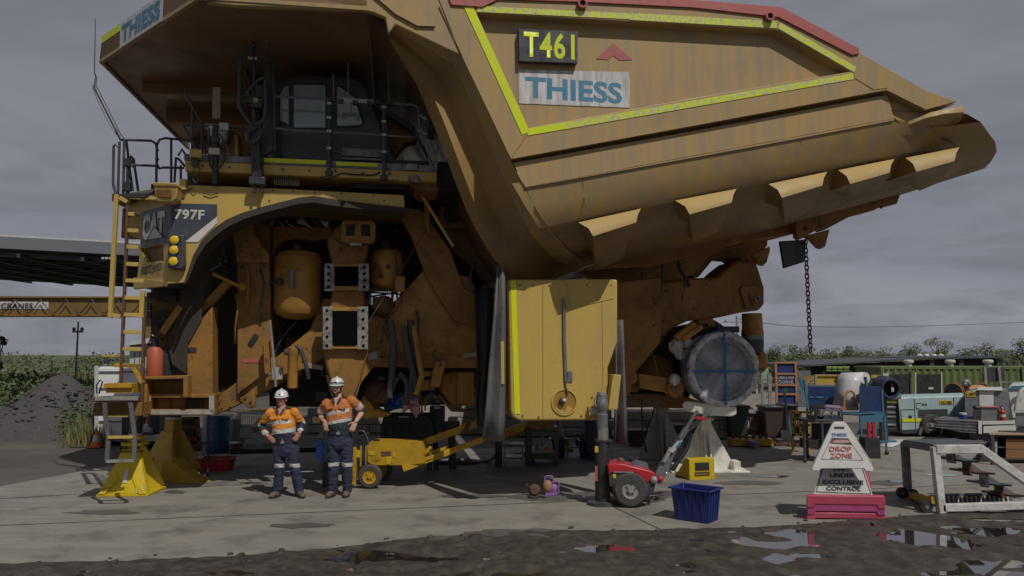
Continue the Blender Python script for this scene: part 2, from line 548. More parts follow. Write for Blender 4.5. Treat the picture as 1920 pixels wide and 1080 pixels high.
for x, y in ((1092, 7), (1443, 31)):
    c = T(x, y, VN - .05)
    rr.mat(REDP).lathe(c + TV * .03, -TV, ((0, .075), (.06, .075), (.06, .045), (.0, .045)), 20, False)
    rr.mat(BLK).cyl(c + TV * .02, c + TV * .01, .046, seg=16)
rr.build('red_top_rail', truck, bevel=.008)
sg = MB().mat(CHAR)
VP = VN + REC
pS = PT([(973, 54), (1083, 59), (1083, 118), (974, 114)], VP - .11)
sg.prism(pS, TV * .10)
sg.mat(TAPE)
e = (pS[1] - pS[0]).normalized()
sg.text('T461', T(982, 106.5, VP - .111), TU, ZV, (T(982, 57, VP - .11) - T(982, 106, VP - .11)).length, (T(1077, 80, VP - .11) - T(982, 80, VP - .11)).length, th=.004, bold=.024, space=1.1)
sg.build('fleet_number_sign', truck, bevel=.006)
dc = MB().mat(DEC_W)
dc.prism(PT([(972, 131), (1180, 135), (1181, 202), (973, 194)], VP - .008), -TV * .002)
dc.mat(DEC_B)
dc.text('THIESS', T(985, 183, VP - .0105), TU - ZV * .012, ZV, (T(985, 143, VP) - T(985, 183, VP)).length, (T(1166, 160, VP) - T(985, 160, VP)).length, th=.002, bold=.03)
dc.build('company_decal', truck)
ar = MB().mat(REDP)
ar.prism(PT([(1118, 110), (1150, 80), (1186, 112), (1162, 113), (1150, 104), (1140, 112)], VP - .006), -TV * .002)
ar.build('red_arrow_decal', truck)

# ---- belly: curved floor corner, lofted over rows -----------------------
# every row: points (px, py, v) left -> right
def TR(*a): return [T(x, y, v + VN) for x, y, v in a]
rows = [
    TR((962, 306, .10), (1150, 273, .10), (1400, 228, .10), (1663, 178, .10), (1740, 212, .10), (1806, 202, .30)),
    TR((985, 352, .10), (1160, 321, .10), (1410, 276, .10), (1676, 226, .10), (1752, 246, .11), (1845, 238, .15)),
]
lip = MB().mat(BODYY)
lip.loft([[p - TV * .012 for p in rows[0][:4]], [p - TV * .012 for p in rows[1][:4]]])
lip.build('tray_lip', truck, smooth=1)
rows2 = [
    TR((960, 344, .11), (1160, 317, .11), (1410, 272, .11), (1676, 223, .11), (1752, 240, .14), (1838, 228, .15)),
    TR((985, 387, .15), (1175, 352, .16), (1420, 306, .16), (1690, 254, .16), (1772, 258, .45), (1866, 266, .50)),
    TR((1010, 428, .32), (1195, 392, .33), (1440, 343, .33), (1712, 285, .33), (1790, 280, .65), (1869, 284, .75)),
    TR((1042, 466, .70), (1225, 432, .70), (1465, 380, .70), (1738, 315, .70), (1806, 302, 1.1), (1858, 303, 1.25)),
    TR((1084, 498, 1.9), (1265, 465, 1.9), (1500, 412, 1.9), (1752, 343, 1.9), (1812, 324, 1.9), (1846, 316, 1.9)),
]
rows2.append([p + TV * 6.2 for p in rows2[-1]])
rows2.append([p + TV * 1.4 + ZV * 1.0 for p in rows2[-1]])
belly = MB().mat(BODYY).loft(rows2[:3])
belly.mat(BELLY).loft(rows2[2:5])  # lower rows switch to the darker paint that imitates belly shade
belly.mat(UNDER_SHADE).loft(rows2[4:])
# nose cap going up inside the tail
tailrow = [r[-1] for r in rows2]
belly.loft([tailrow, [p + ZV * .12 - TU * .25 for p in tailrow], [p + ZV * .1 - TU * 2.2 for p in tailrow]])
bo = belly.build('tray_floor', truck, subsurf=0, smooth=60)
tf = MB().mat(BODYY)
tf.loft([[T(1690, 236, VN + .19), T(1730, 216, VN + .1), T(1765, 207, VN), T(1804, 200, VN)],
         [T(1692, 240, VN + .19), T(1734, 222, VN + .02), T(1768, 214, VN - .02), T(1806, 210, VN - .02)],
         [T(1722, 252, VN + .37), T(1748, 251, VN + .3), T(1775, 245, VN + .28), T(1800, 224, VN + .2)]])
tf.build('tail_bracket', truck, solid=.05, bevel=.01)
# groove line between side plate and floor
gl = MB().mat(DARKY)
gl.tube([T(984, 351, VN + .10), T(1676, 222, VN + .10)], .016, 6)
gl.tube([T(1676, 222, VN + .10), T(1712, 249, VN + .20), T(1760, 256, VN + .42), T(1783, 266, VN + .46), T(1800, 282, VN + .55)], .014, 6)
gl.build('weld_seam', truck)
for pts_ in (((1092, 333, .13), (1094, 360, .17), (1098, 392, .22)), ((1268, 300, .13), (1269, 330, .19), (1272, 356, .28)), ((1500, 262, .13), (1506, 292, .20), (1515, 320, .34))):
    MB().mat(DARKY).tube([T(x, y, VN + v_ - .015) for x, y, v_ in pts_], .006, 5).build('plate_seam', truck)
MB().mat(DARKY).tube([T(989, 252, VN - .002), T(958, 297, VN - .002)], .006, 5).build('plate_seam', truck)
MB().mat(DARKY).tube([T(823, 12, VN - .002), T(866, 104, VN - .002)], .008, 5).build('plate_seam', truck)
MB().mat(DARKY).tube([T(1600, 135, VN - .002), T(1602, 146, VN - .002), T(1638, 168, VN - .002), T(1664, 165, VN - .002)], .007, 5).build('plate_seam', truck)
MB().mat(BODYY).prism([T(x, y, VN + .16) for x, y in ((1650, 172), (1663, 168), (1738, 205), (1800, 204), (1795, 226), (1752, 244), (1676, 230), (1660, 190))], TV * .03).build('tail_plate', truck)
# bolsters
for k, (x0, y0, x1, y1, dx, dy) in enumerate(((1084, 417, 1202, 391, 28, 90), (1266, 376, 1381, 354, 27, 78), (1441, 345, 1551, 322, 25, 72), (1572, 319, 1677, 298, 22, 68), (1698, 296, 1799, 276, 20, 62))):
    b = MB().mat(mat('rib_paint', (0.38, 0.27, 0.10), .62, col2=(.44, .29, .09), scale=2, amt=.8))
    vb = VN + .26
    sh = [(x0, y0), (x1, y1), (x1 - 8, y1 + 26), (x0 + dx, y0 + 24)]
    ins = [T(x0 + dx, y0 + 24, vb), T(x1 - 8, y1 + 25, vb)]
    top = [T(x0, y0, vb + .02), T(x1, y1, vb + .02)]
    mid = [T(x0 + dx * .7, y0 + 11, vb - .10), T(x1 - 6, y1 + 11, vb - .10)]
    knee = [T(x0 + dx, y0 + 26, vb - .11), T(x1 - 9, y1 + 26, vb - .11)]
    low = [T(x0 + dx + 6, y0 + dy * 1.0, vb + .95), T(x1 - 36, y1 + dy * 1.05, vb + .95)]
    b.loft([top, mid, knee]); b.mat(BELLY).loft([knee, low])  # skirt takes the darker belly paint so that it looks shaded
    # cheeks down to the floor skin
    off = TV * .75 + ZV * .02
    b.loft([[top[0], mid[0], knee[0], low[0]], [top[0] + off * .2, mid[0] + off * .7, knee[0] + off, low[0] + TV * .3 + ZV * .2]])
    b.loft([[top[1], mid[1], knee[1], low[1]], [top[1] + off * .2, mid[1] + off * .7, knee[1] + off, low[1] + TV * .3 + ZV * .2]])
    b.build('bolster', truck, smooth=50)
# ---- headboard: corner strips and front plate ---------------------------
hb = MB().mat(BODYY)
oc = TR((742, 46, 0), (864, 104, 0), (912, 204, 0), (957, 300, 0), (985, 352, .11), (1004, 390, .16), (1030, 430, .33), (1062, 466, .70), (1104, 496, 1.9))
m1 = TR((738, 52, .12), (852, 122, .2), (893, 210, .25), (935, 310, .3), (957, 364, .55), (975, 402, .62), (1000, 444, .80), (1032, 480, 1.2), (1078, 508, 1.95))
m2 = TR((735, 64, .30), (822, 140, .5), (862, 232, .5), (898, 325, .5), (917, 378, .75), (938, 420, .85), (966, 462, 1.0), (1000, 496, 1.35), (1050, 520, 2.0))
m3 = TR((732, 72, .22), (800, 150, .42), (838, 243, .42), (872, 335, .42), (892, 388, .65), (914, 432, .75), (944, 475, .9), (980, 508, 1.3), (1030, 530, 2.0))
m4 = TR((730, 76, .5), (781, 158, .62), (820, 251, .62), (855, 345, .62), (877, 400, .85), (900, 444, .95), (928, 488, 1.1), (964, 520, 1.4), (1016, 538, 2.0))
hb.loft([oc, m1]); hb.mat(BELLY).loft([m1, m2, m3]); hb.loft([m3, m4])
uH = uvof(T(840, 0, VN))[0]
hb.mat(DARKY).prism([uv(uC - .3, vB + .1, z0 + FH - .02), uv(uH, vB + .1, z0 + FH - .02), uv(uH, TW, z0 + FH - .02), uv(uC - .3, TW, z0 + FH - .02)], ZV * .06)
hb.build('headboard_corner', truck, smooth=50)
hp = MB().mat(UNDER_SHADE)
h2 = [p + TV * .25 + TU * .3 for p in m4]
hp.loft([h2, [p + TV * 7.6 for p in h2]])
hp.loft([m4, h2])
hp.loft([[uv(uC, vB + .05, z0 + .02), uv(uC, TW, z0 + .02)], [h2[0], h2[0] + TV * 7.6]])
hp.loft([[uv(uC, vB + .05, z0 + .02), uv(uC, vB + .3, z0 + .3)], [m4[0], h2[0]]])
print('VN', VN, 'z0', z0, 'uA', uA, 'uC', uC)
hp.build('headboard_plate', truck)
tri = MB().mat(BODYY)
tri.prism([T(x, y, VN + .01) for x, y in ((470, -10), (800, -60), (815, -20), (864, 104), (742, 46), (728, 64), (722, 33), (700, 24), (680, 19), (440, 11), (385, 4))], TV * .10)
tri.build('canopy_side_plate', truck, bevel=.02)
hang = MB().mat(BODYY)
hang.prism([T(x, y, VN - .03) for x, y in ((700, -10), (819, -10), (816, 49), (783, 48), (742, 26))], TV * .03)
hang.build('cover_plate', truck)
# ================================================================== truck: deck, cab, fender, ladder
def TP3(pts): return [T(*p) for p in pts]
def tubes(name, paths, r, m, seg=8, smooth=0, parent=None, extra=None):
    for p in paths:
        MB().mat(m).tube(TP3(p), r, seg, smooth=smooth).build(name, parent or truck)
    if extra:
        b = MB(); extra(b); b.build('gate_latch', truck)
VD = 0.95
# deck
b = MB().mat(CATY)
b.prism(PT([(347, 301), (819, 323), (819, 340), (347, 320)], VD), TV * 7.4)
b.mat(GRYS).prism(PT([(345, 288), (819, 310), (819, 322.5), (345, 300.5)], VD + .01), TV * 7.3)
b.mat(BLK)
for i in range(9):
    c = T(380 + i * 50, 311 + i * 2.3, VD - .004); b.cyl(c, c - TV * .012, .018, seg=8)
b.build('deck', truck, bevel=.01)
b = MB().mat(TAPE)
b.prism(PT([(495, 296), (611, 300.5), (611, 308.5), (495, 304)], VD - .01), TV * .01)
b.prism(PT([(630, 303), (708, 306), (708, 313), (630, 310)], VD - .01), TV * .01)
b.build('deck_tape', truck)
plate('under_deck_shade', [(350, 322), (820, 340), (815, 368), (470, 350), (352, 348)], VD + .8, .1, BLK)  # black sheet standing in for the shade under the deck
b = MB().mat(BLK)
b.box(uv(-1.2, 3.6, T(800, 345, 3).z - .25), (2.5, 4.6, .5), YAW); b.build('deck_frame', truck)
b = MB().mat(CATY)
b.prism(PT([(512, 329), (562, 332), (562, 349), (512, 346)], VD + .12), TV * .02)
b.mat(BLK)
for i in range(13):
    x = 513 + i * 4; b.beam(T(x, 328, VD + .1), T(x, 349, VD + .1), .012)
b.beam(T(510, 334, VD + .09), T(563, 336, VD + .09), .015)
b.build('air_grille', truck)
# cab
cabp = [(508, 300), (503, 262), (511, 240), (513, 160), (516, 146), (532, 139), (655, 141), (675, 147), (690, 162), (699, 188), (722, 248), (748, 309)]
cab = MB().mat(CHAR); cab.prism(PT(cabp, 1.35), TV * 2.0)
cabo = cab.build('cab', truck, bevel=.06, seg=3)
def cabpart(name, pts, v, th, m, parent=None, bevel=.008):
    return plate(name, pts, v, th, m, parent or cabo, bevel)
cabpart('door', [(517, 240), (519, 170), (527, 155), (544, 149), (620, 151), (622, 250), (621, 300), (530, 297)], 1.31, .05, CHAR)
w1 = cabpart('window', [(522, 234), (522, 175), (530, 160), (546, 155), (613, 156), (613, 242), (548, 240), (536, 232)], 1.30, .02, BLK)
cabpart('glass', [(525, 226), (525, 178), (532, 164), (541, 160), (541, 236), (536, 230)], 1.285, .02, GLS, w1, 0)
cabpart('glass', [(551, 159), (610, 160), (610, 239), (551, 239)], 1.285, .02, GLS, w1, 0)
w2 = cabpart('window', [(628, 158), (640, 161), (668, 180), (684, 232), (676, 238), (629, 240)], 1.33, .02, BLK)
cabpart('glass', [(632, 163), (640, 165), (664, 183), (679, 230), (674, 234), (632, 236)], 1.315, .02, GLS, w2, 0)
b = MB().mat(GRYS)
b.prism(PT([(640, 276), (716, 280), (716, 302), (641, 299)], 1.2), TV * .14)
b.mat(BLK); b.beam(T(640, 292, 1.19), T(716, 296, 1.19), .02)
b.build('air_filter_box', cabo, bevel=.01)
b = MB().mat(DARKY); b.prism(PT([(700, 195), (718, 198), (775, 238), (782, 262), (760, 268), (735, 300)], 1.9), TV * .3)
b.build('hydraulic_tank', truck)
b = MB().mat(CHAR); b.beam(T(702, 196, 1.6), T(775, 244, 1.6), .16, .1); b.beam(T(775, 244, 1.6), T(812, 315, 1.6), .1, .06)
b.build('roof_brace', truck)
# handrails along the deck
rail = [
    [(512, 181, VD), (560, 183, VD), (617, 186, VD)],
    [(513, 240, VD), (540, 243, VD), (560, 245, VD), (620, 248, VD), (700, 252, VD), (722, 254, VD)],
    [(716, 193, VD), (772, 196, VD), (782, 200, VD), (786, 210, VD), (787, 244, VD), (783, 254, VD), (774, 257, VD), (722, 254, VD)],
    [(796, 235, VD), (797, 212, VD), (801, 205, VD), (812, 208, VD)],
]
tubes('handrail', rail, .022, GRYS)
for x, y0, y1 in ((617, 186, 326), (720, 193, 334)):
    b = MB().mat(CHAR)
    b.tube([T(x, y0, VD), T(x, y1, VD)], .032, 8)
    b.tube([T(x + 6, y0 + 2, VD - .02), T(x + 2, y0 + 30, VD - .03), T(x + 6, y0 + 62, VD - .03), T(x, y0 + 100, VD - .03), T(x + 12, y1 - 6, VD - .03)], .010, 6, smooth=4)
    b.mat(WHT)
    for k in (8, 35, 60, 92):
        b.box(T(x, y0 + k, VD - .03), (.07, .05, .035), YAW)
    b.mat(CHAR)
    b.cyl(T(x, y1 - 5, VD), T(x, y1 + 5, VD), .06, seg=10)
    b.build('rail_post', truck)
b = MB().mat(WHT)
b.prism(PT([(635, 183), (700, 187), (700, 194), (635, 190)], VD - .02), TV * .03)
b.mat(BLK)
for x, y in ((625, 186), (639, 190), (666, 193), (693, 194), (710, 192), (731, 193)): b.box(T(x, y, VD - .03), (.08, .06, .07), YAW)
b.build('aerial_bracket', truck)
tubes('aerial', [[(625, 138, VD - .03), (625, 186, VD - .03)]], .010, GALV)
tubes('aerial', [[(653, 118, VD - .03), (653, 186, VD - .03)]], .009, GALV)
tubes('aerial', [[(731, 40, VD - .03), (729, 120, VD - .03), (729, 193, VD - .03)]], .008, GALV)
b = MB().mat(BLK); b.prism(PT([(804, 208), (818, 214), (814, 262), (800, 258)], VD - .1), TV * .05)
b.mat(GALV)
for y in (218, 246): b.box(T(787, y, VD), (.08, .07, .055), YAW); b.beam(T(787, y, VD), T(800, y + 6, VD - .05), .03)
b.tube(TP3([(800, 262, VD), (805, 300, VD), (812, 318, VD)]), .015, 6); b.tube(TP3([(818, 214, VD), (818, 320, VD)]), .02, 6); b.tube(TP3([(806, 262, VD), (815, 282, VD), (803, 300, VD), (816, 308, VD)]), .012, 6)
b.build('mirror', truck)
# access-ladder tower with mirrors left of the cab
b = MB().mat(CHAR)
for p in ([(476, 52, VD - .1), (476, 240, VD - .1)], [(478, 82, VD - .15), (462, 97, VD - .15), (450, 109, VD - .15), (449, 150, VD - .15), (449, 200, VD - .15), (456, 212, VD - .15), (476, 240, VD - .15)],
          [(462, 175, VD - .2), (472, 162, VD - .2), (487, 148, VD - .2), (495, 146, VD - .2), (498, 152, VD - .2), (498, 214, VD - .2), (493, 226, VD - .2), (478, 236, VD - .2)],
          [(460, 250, VD - .2), (474, 244, VD - .2), (486, 234, VD - .2), (489, 246, VD - .2), (485, 260, VD - .2), (474, 269, VD - .2), (465, 264, VD - .2), (463, 250, VD - .2)]):
    b.tube(TP3(p), .030, 8)
b.tube(TP3([(512, 110, VD), (514, 190, VD), (515, 285, VD)]), .028, 8)
b.build('guard_loop', truck)
b = MB().mat(CHAR); b.prism(PT([(494, 118), (509, 114), (512, 150), (514, 282), (492, 296), (492, 160)], VD + .05), TV * .08)
b.build('swing_panel', truck, bevel=.02)
b = MB().mat(BLK); b.beam(T(479, 240, VD - .12), T(484, 340, VD - .1), .15, .13)
b.mat(CHAR); b.box(T(483, 340, VD - .1), (.24, .14, .12), YAW); b.beam(T(478, 345, VD - .1), T(477, 362, VD - .1), .04); b.beam(T(490, 345, VD - .1), T(492, 362, VD - .1), .04)
b.build('tower_post', truck, bevel=.01)
b = MB().mat(CHAR)
b.tube(TP3([(476, 52, VD - .1), (492, 50, VD - .1), (503, 56, VD - .1), (505, 80, VD - .1), (499, 112, VD - .1)]), .010, 6, smooth=4)
b.tube(TP3([(474, 110, VD - .1), (488, 106, VD - .1), (499, 112, VD - .1)]), .010, 6)
b.tube(TP3([(470, 110, VD - .1), (468, 150, VD - .1), (466, 200, VD - .1)]), .012, 6)
b.mat(WHT).box(T(476, 52, VD - .1), (.13, .05, .04), YAW); b.box(T(474, 110, VD - .1), (.13, .05, .04), YAW)
b.mat(BLK); b.box(T(485, 172, VD - .12), (.12, .12, .2), YAW + .3); b.box(T(478, 190, VD - .12), (.25, .1, .08), YAW); b.box(T(482, 198, VD - .12), (.16, .12, .1), YAW)
b.mat(GALV); b.ball(T(480, 188, VD - .18), .05, 8, 6)
b.build('work_light', truck)
# rails left part of the deck
tubes('handrail', [
    [(400, 172, 1.4), (352, 171, 1.4), (347, 174, 1.4), (350, 182, 1.4), (380, 232, 1.4)], [(400, 172, 1.4), (445, 177, 1.4), (474, 180, 1.2)],
    [(460, 241, 1.2), (352, 234, 1.2), (344, 236, 1.2), (347, 242, 1.2), (372, 285, 1.2)], [(361, 205, 1.4), (360, 292, 1.4)], [(379, 240, 1.3), (378, 292, 1.3)],
    [(345, 262, 3), (385, 262, 3), (385, 300, 3)]], .020, CHAR)
b = MB().mat(WOOD); b.prism(PT([(398.5, 163), (413.5, 163.5), (413, 222.5), (398, 222)], 1.28), TV * .05); b.build('timber_board', truck, bevel=.006)
b = MB().mat(BLK)
b.tube(TP3([(404, 235, VD), (403, 262, VD), (404, 300, VD), (404, 345, VD)]), .05, 10)
b.mat(WHT).box(T(402, 284, VD - .06), (.16, .05, .10), YAW); b.box(T(396, 246, VD), (.06, .05, .16), YAW); b.box(T(420, 238, VD + .1), (.14, .05, .12), YAW)
b.mat(CHAR); b.tube(TP3([(392, 240, VD - .04), (391, 290, VD - .04), (397, 315, VD - .04), (408, 317, VD - .04), (419, 300, VD - .04), (418, 262, VD - .04), (409, 250, VD - .04)]), .014, 6, smooth=4)
b.ball(T(404, 262, VD - .04), .07, 10, 8)
b.build('beacon_mast', truck)
b = MB().mat(CATY); b.box(T(367, 289, VD - .15), (.17, .14, .12), YAW + .2); b.mat(CHAR); b.box(T(366, 303, VD - .1), (.10, .1, .14), YAW)
b.mat(BLK); b.tube(TP3([(366, 310, VD - .08), (360, 330, VD - .08), (367, 342, VD - .08), (374, 330, VD - .08), (372, 312, VD - .08)]), .008, 6, smooth=4)
b.build('work_light', truck, bevel=.01)
b = MB().mat(WHT); b.prism(PT([(384, 230), (430, 235), (425, 262), (412, 270), (404, 250), (386, 242)], 2.4), TV * .2); b.mat(DARKY)
b.prism(PT([(420, 245), (470, 243), (470, 300), (432, 300), (422, 275)], 2.6), TV * 1.0); b.mat(CATY); b.prism(PT([(438, 250), (447, 252), (450, 300), (441, 300)], 2.5), TV * .1)
b.build('air_cleaner', truck, bevel=.03)
# front platform rails
FV = 1.5
tubes('front_gate', [
    [(229, 262, FV), (284, 264, FV), (292, 269, FV), (294, 277, FV), (293, 340, FV), (290, 358, FV), (283, 364, FV), (232, 364, FV)], [(243, 309, FV), (293, 311, FV)],
    [(224, 266, FV), (221, 368, FV)], [(233, 262, FV), (231, 364, FV)], [(218, 365, FV - .05), (222, 372, FV - .05)],
    [(222, 275, FV), (217, 270, FV), (213, 274, FV), (212, 345, FV), (216, 360, FV), (222, 376, FV)],
    [(237, 265, FV + .4), (240, 290, FV + .4), (240, 360, FV + .4)], [(243, 300, FV + .4), (246, 292, FV + .4), (250, 297, FV + .4), (259, 358, FV + .4)], [(242, 310, FV + .4), (249, 358, FV + .4)]],
    .021, CHAR, extra=lambda q: (q.mat(BLK), q.box(T(240, 305, FV), (.12, .1, .12), YAW), q.mat(GRYS), q.beam(T(232, 309, FV), T(250, 311, FV), .05), q.mat(BLK), q.box(T(239, 350, FV), (.1, .1, .14), YAW), q.beam(T(240, 305, FV), T(239, 365, FV), .04), q.beam(T(226, 368, FV), T(292, 367, FV), .06)))
tubes('side_gate', [
    [(360, 264, 1.9), (310, 259, 1.9), (299, 262, 1.9), (294, 272, 1.9), (294, 308, 1.9), (299, 316, 1.9), (306, 314, 1.9), (345, 315, 1.9)], [(321, 262, 1.9), (321, 345, 1.9)],
    [(327, 342, 1.8), (330, 295, 1.8), (334, 297, 1.8), (347, 312, 1.8)], [(334, 292, 2.2), (341, 280, 2.2), (352, 296, 2.2)], [(339, 310, 2.2), (339, 340, 2.2)], [(293, 276, 1.7), (296, 283, 1.7)], [(292, 296, 1.7), (297, 300, 1.7)]], .021, CHAR)
b = MB().mat(CHAR); b.tube(TP3([(229, 262, FV), (222, 250, FV), (181, 168, FV), (178, 160, FV), (180, 145, FV)]), [.04, .03, .03, .022, .016], 8)
b.tube(TP3([(222, 256, FV), (205, 232, FV), (176, 170, FV), (178, 160, FV)]), .008, 6, smooth=4)
b.tube(TP3([(180, 145, FV), (177, 135, FV), (179, 35, FV)]), [.014, .01, .006], 6)
b.build('whip_aerial', truck)
# ---- fender ------------------------------------------------------------
F = 1.0
arch = [(345, 530), (352, 510), (362, 480), (378, 451), (399, 430), (425, 412), (455, 399), (500, 386), (560, 371), (590, 368), (640, 376), (700, 383), (759, 389)]
side_pts = [(313, 531), (313, 505), (318, 440), (322, 379), (336, 360), (352, 347), (470, 351), (757, 366)] + arch[::-1]
b = MB().mat(CATY); b.prism(PT(side_pts, F), TV * .06)
b.prism(PT([(352, 347), (757, 366), (757, 369), (352, 350)], F + .06), TV * 2.5)
_p0, _p1 = T(263, 430, 1.9), T(321, 430, F)
_nn = (_p1 - _p0).cross(ZV).normalized()
if _nn.y > 0: _nn = -_nn
def NP(px, py, off=0.0):
    d = ray(px, py); t = (_p0 + _nn * off - CAM).dot(_nn) / d.dot(_nn); return CAM + d * t
def nose(pts, off=0, th=.06): b.prism([NP(x, y, off) for x, y in pts], -_nn * th)
nose([(226, 371), (262, 369), (322, 376), (322, 394), (264, 398), (264, 405), (230, 388)]); nose([(263, 398), (322, 382), (320, 455), (263, 466)])
nose([(257, 522), (263, 466), (276, 492), (307, 489), (318, 484), (316, 531), (258, 541)]); nose([(306, 456), (320, 454), (318, 490), (307, 490)])
b.mat(DARKY).prism(TP3([(263, 462, 2.1), (310, 452, 1.3), (310, 495, 1.3), (263, 505, 2.1)]), TV * .05)
b.mat(CATY)
b.prism(TP3([(224, 369, 2.0), (322, 374, F), (336, 357, F), (345, 346, F), (300, 352, 2.5), (240, 362, 3.0)]), ZV * -.03)
b.prism(TP3([(250, 520, 1.9), (313, 528, F - .02), (313, 536, F - .02), (250, 542, 1.9)]), TV * .1)
b.mat(BLK)
for x, y in ((235, 377), (243, 377), (239, 382), (262, 372), (512, 357), (550, 359), (590, 360), (640, 363), (700, 366), (505, 376), (720, 376), (345, 372)):
    c = T(x, y, F - .004) if x > 320 else T(x, y, 1.9); b.cyl(c, c - TV * .012, .014, seg=8)
fen = b.build('fender', truck, bevel=.012)
# decals
NAV = mat('navy_decal', (0.045, 0.055, 0.075), 0.4, col2=(0.06, .068, .085), scale=6, amt=.7)
b = MB().mat(NAV)
fo = .012
nose([(264, 398), (321, 382), (320, 454), (264, 465)], fo, .004)
b.prism(PT([(321, 381), (407, 383), (407, 405), (346, 452), (320, 454)], F - fo), -TV * .002)
b.mat(mat('pale_stripe_decal', (0.62, 0.56, 0.56), 0.5, col2=(.52, .46, .42), scale=8, amt=.6)).prism(PT([(407, 406), (407, 418), (371, 454), (346, 454)], F - fo), -TV * .002)
b.mat(DEC_W)
p0, p1 = NP(266, 452, fo + .003), NP(308, 445, fo + .003)
b.mat(WHT); b.text('CAT', p0, p1 - p0, ZV, (NP(267, 402) - NP(267, 450)).length, (p1 - p0).length, th=.004, bold=.055, space=1.0)
nose([(274, 450), (290, 424), (305, 444)], fo + .012, .002); b.mat(NAV); b.beam(NP(274, 451, fo + .015), NP(290, 424, fo + .015), .012, .006); b.beam(NP(290, 424, fo + .015), NP(306, 445, fo + .015), .012, .006)
b.mat(WHT); b.text('797F', T(327, 411, F - fo - .004), TU, ZV, (T(327, 392, F) - T(327, 411, F)).length, (T(383, 400, F) - T(327, 400, F)).length, th=.004, bold=.03, space=1.08)
b.mat(BLK)
p0, p1 = NP(265, 516, .012), NP(302, 508, .012)
b.text('RD2490', p0, p1 - p0, ZV, (NP(265, 497) - NP(265, 514)).length * .9, (p1 - p0).length, th=.004, bold=.012)
b.build('fender_decal', truck)
b = MB().mat(CHAR); b.prism(PT([(316, 440), (344, 440), (345, 500), (338, 505), (314, 502)], F - .16), TV * .15)
lp = b.build('lamp_cluster', truck, bevel=.015)
for x, y in ((327, 449), (326, 468), (325, 489)):
    c = T(x, y, F - .17); l = MB().mat(CHAR).lathe(c + TV * .02, -TV, ((0, .082), (.03, .082), (.03, .068), (.01, .068)), 20, False)
    l.mat(LAMP).lathe(c, -TV, ((0, .068), (.012, .05), (.016, .001)), 20, False); l.build('lamp', lp)
plate('fender_foot', [(313, 503), (341, 506), (345, 530), (313, 532)], F - .02, .08, CATY)
b = MB().mat(CATY); b.prism(TP3([(286, 341, F - .1), (331, 343, F - .35), (334, 350, F - .35), (287, 349, F - .1)]), TV * .35)
b.prism(TP3([(288, 349, F - .08), (333, 350, F - .33), (330, 373, F - .3), (320, 379, F - .28), (294, 377, F - .1)]), TV * .4)
hl = b.build('headlight_box', truck, bevel=.015)
b = MB().mat(DARKY); b.prism(TP3([(293, 355, F - .11), (323, 355, F - .30), (322, 371, F - .29), (296, 371, F - .10)]), -TV * .02); b.build('headlight_cover', hl, bevel=.01)
b = MB().mat(CATY); b.prism(PT([(336, 335), (349, 335), (349, 356), (336, 355)], F - .05), TV * .16); b.build('junction_box', truck, bevel=.01)
tubes('harness', [[(361, 352, F - .03), (352, 356, F - .03), (345, 365, F - .03), (337, 376, F - .03)], [(382, 362, F - .03), (395, 366, F - .03), (410, 362, F - .03)]], .008, BLK)
b = MB().mat(BLK)
b.tube(TP3([(600, 331, VD - .02), (618, 336, VD - .02), (640, 325, VD - .02), (660, 327, VD - .02), (700, 328, VD - .02), (712, 322, VD - .02)]), .012, 6, smooth=4)
b.mat(CATY).box(T(757, 333, VD - .05), (.14, .1, .13), YAW); b.mat(GALV); b.box(T(775, 335, VD - .06), (.2, .06, .05), YAW + .2); b.ball(T(781, 336, VD - .1), .06, 10, 7); b.box(T(772, 313, VD - .02), (.16, .02, .1), YAW)
b.build('deck_harness', truck)
# arch liner (rubber)
b = MB().mat(RUST)
al = [T(x, y, F - .04) for x, y in arch]; 
dn = [(4, 2), (6, 4), (7, 6), (8, 9), (8, 11), (6, 12), (5, 12), (2, 12), (0, 12), (0, 13), (0, 13), (0, 12), (0, 10)]
ll = [T(x + d[0] * .9, y + d[1] * .9, F - .05) for (x, y), d in zip(arch, dn)]
b.mat(mat('brown_black_rubber', (0.028, 0.023, 0.019), .8, col2=(.05, .038, .028), scale=5, amt=.8))
b.loft([[p + TV * .05 for p in al], al, ll, [p + TV * .55 for p in ll]])
b.build('arch_liner', truck)
plate('rubber_curtain', [(372, 483), (398, 508), (382, 545), (378, 598), (352, 645), (349, 702), (322, 682), (312, 640), (331, 600), (340, 560), (350, 518)], 1.7, .03, mat('brown_black_rubber', (0, 0, 0)), bevel=.005)
# round yellow air duct behind the ladder
b = MB().mat(CATY); b.lathe(T(272, 430, 2.5), -TV, ((0, .2), (.35, .2), (.40, .15)), 20); b.build('air_duct', truck)
b = MB().mat(DARKY); b.box(T(250, 420, 2.4), (.3, .2, .5), YAW); b.box(T(238, 376, 2.2), (.3, .5, .12), YAW); b.build('bumper_bracket', truck)
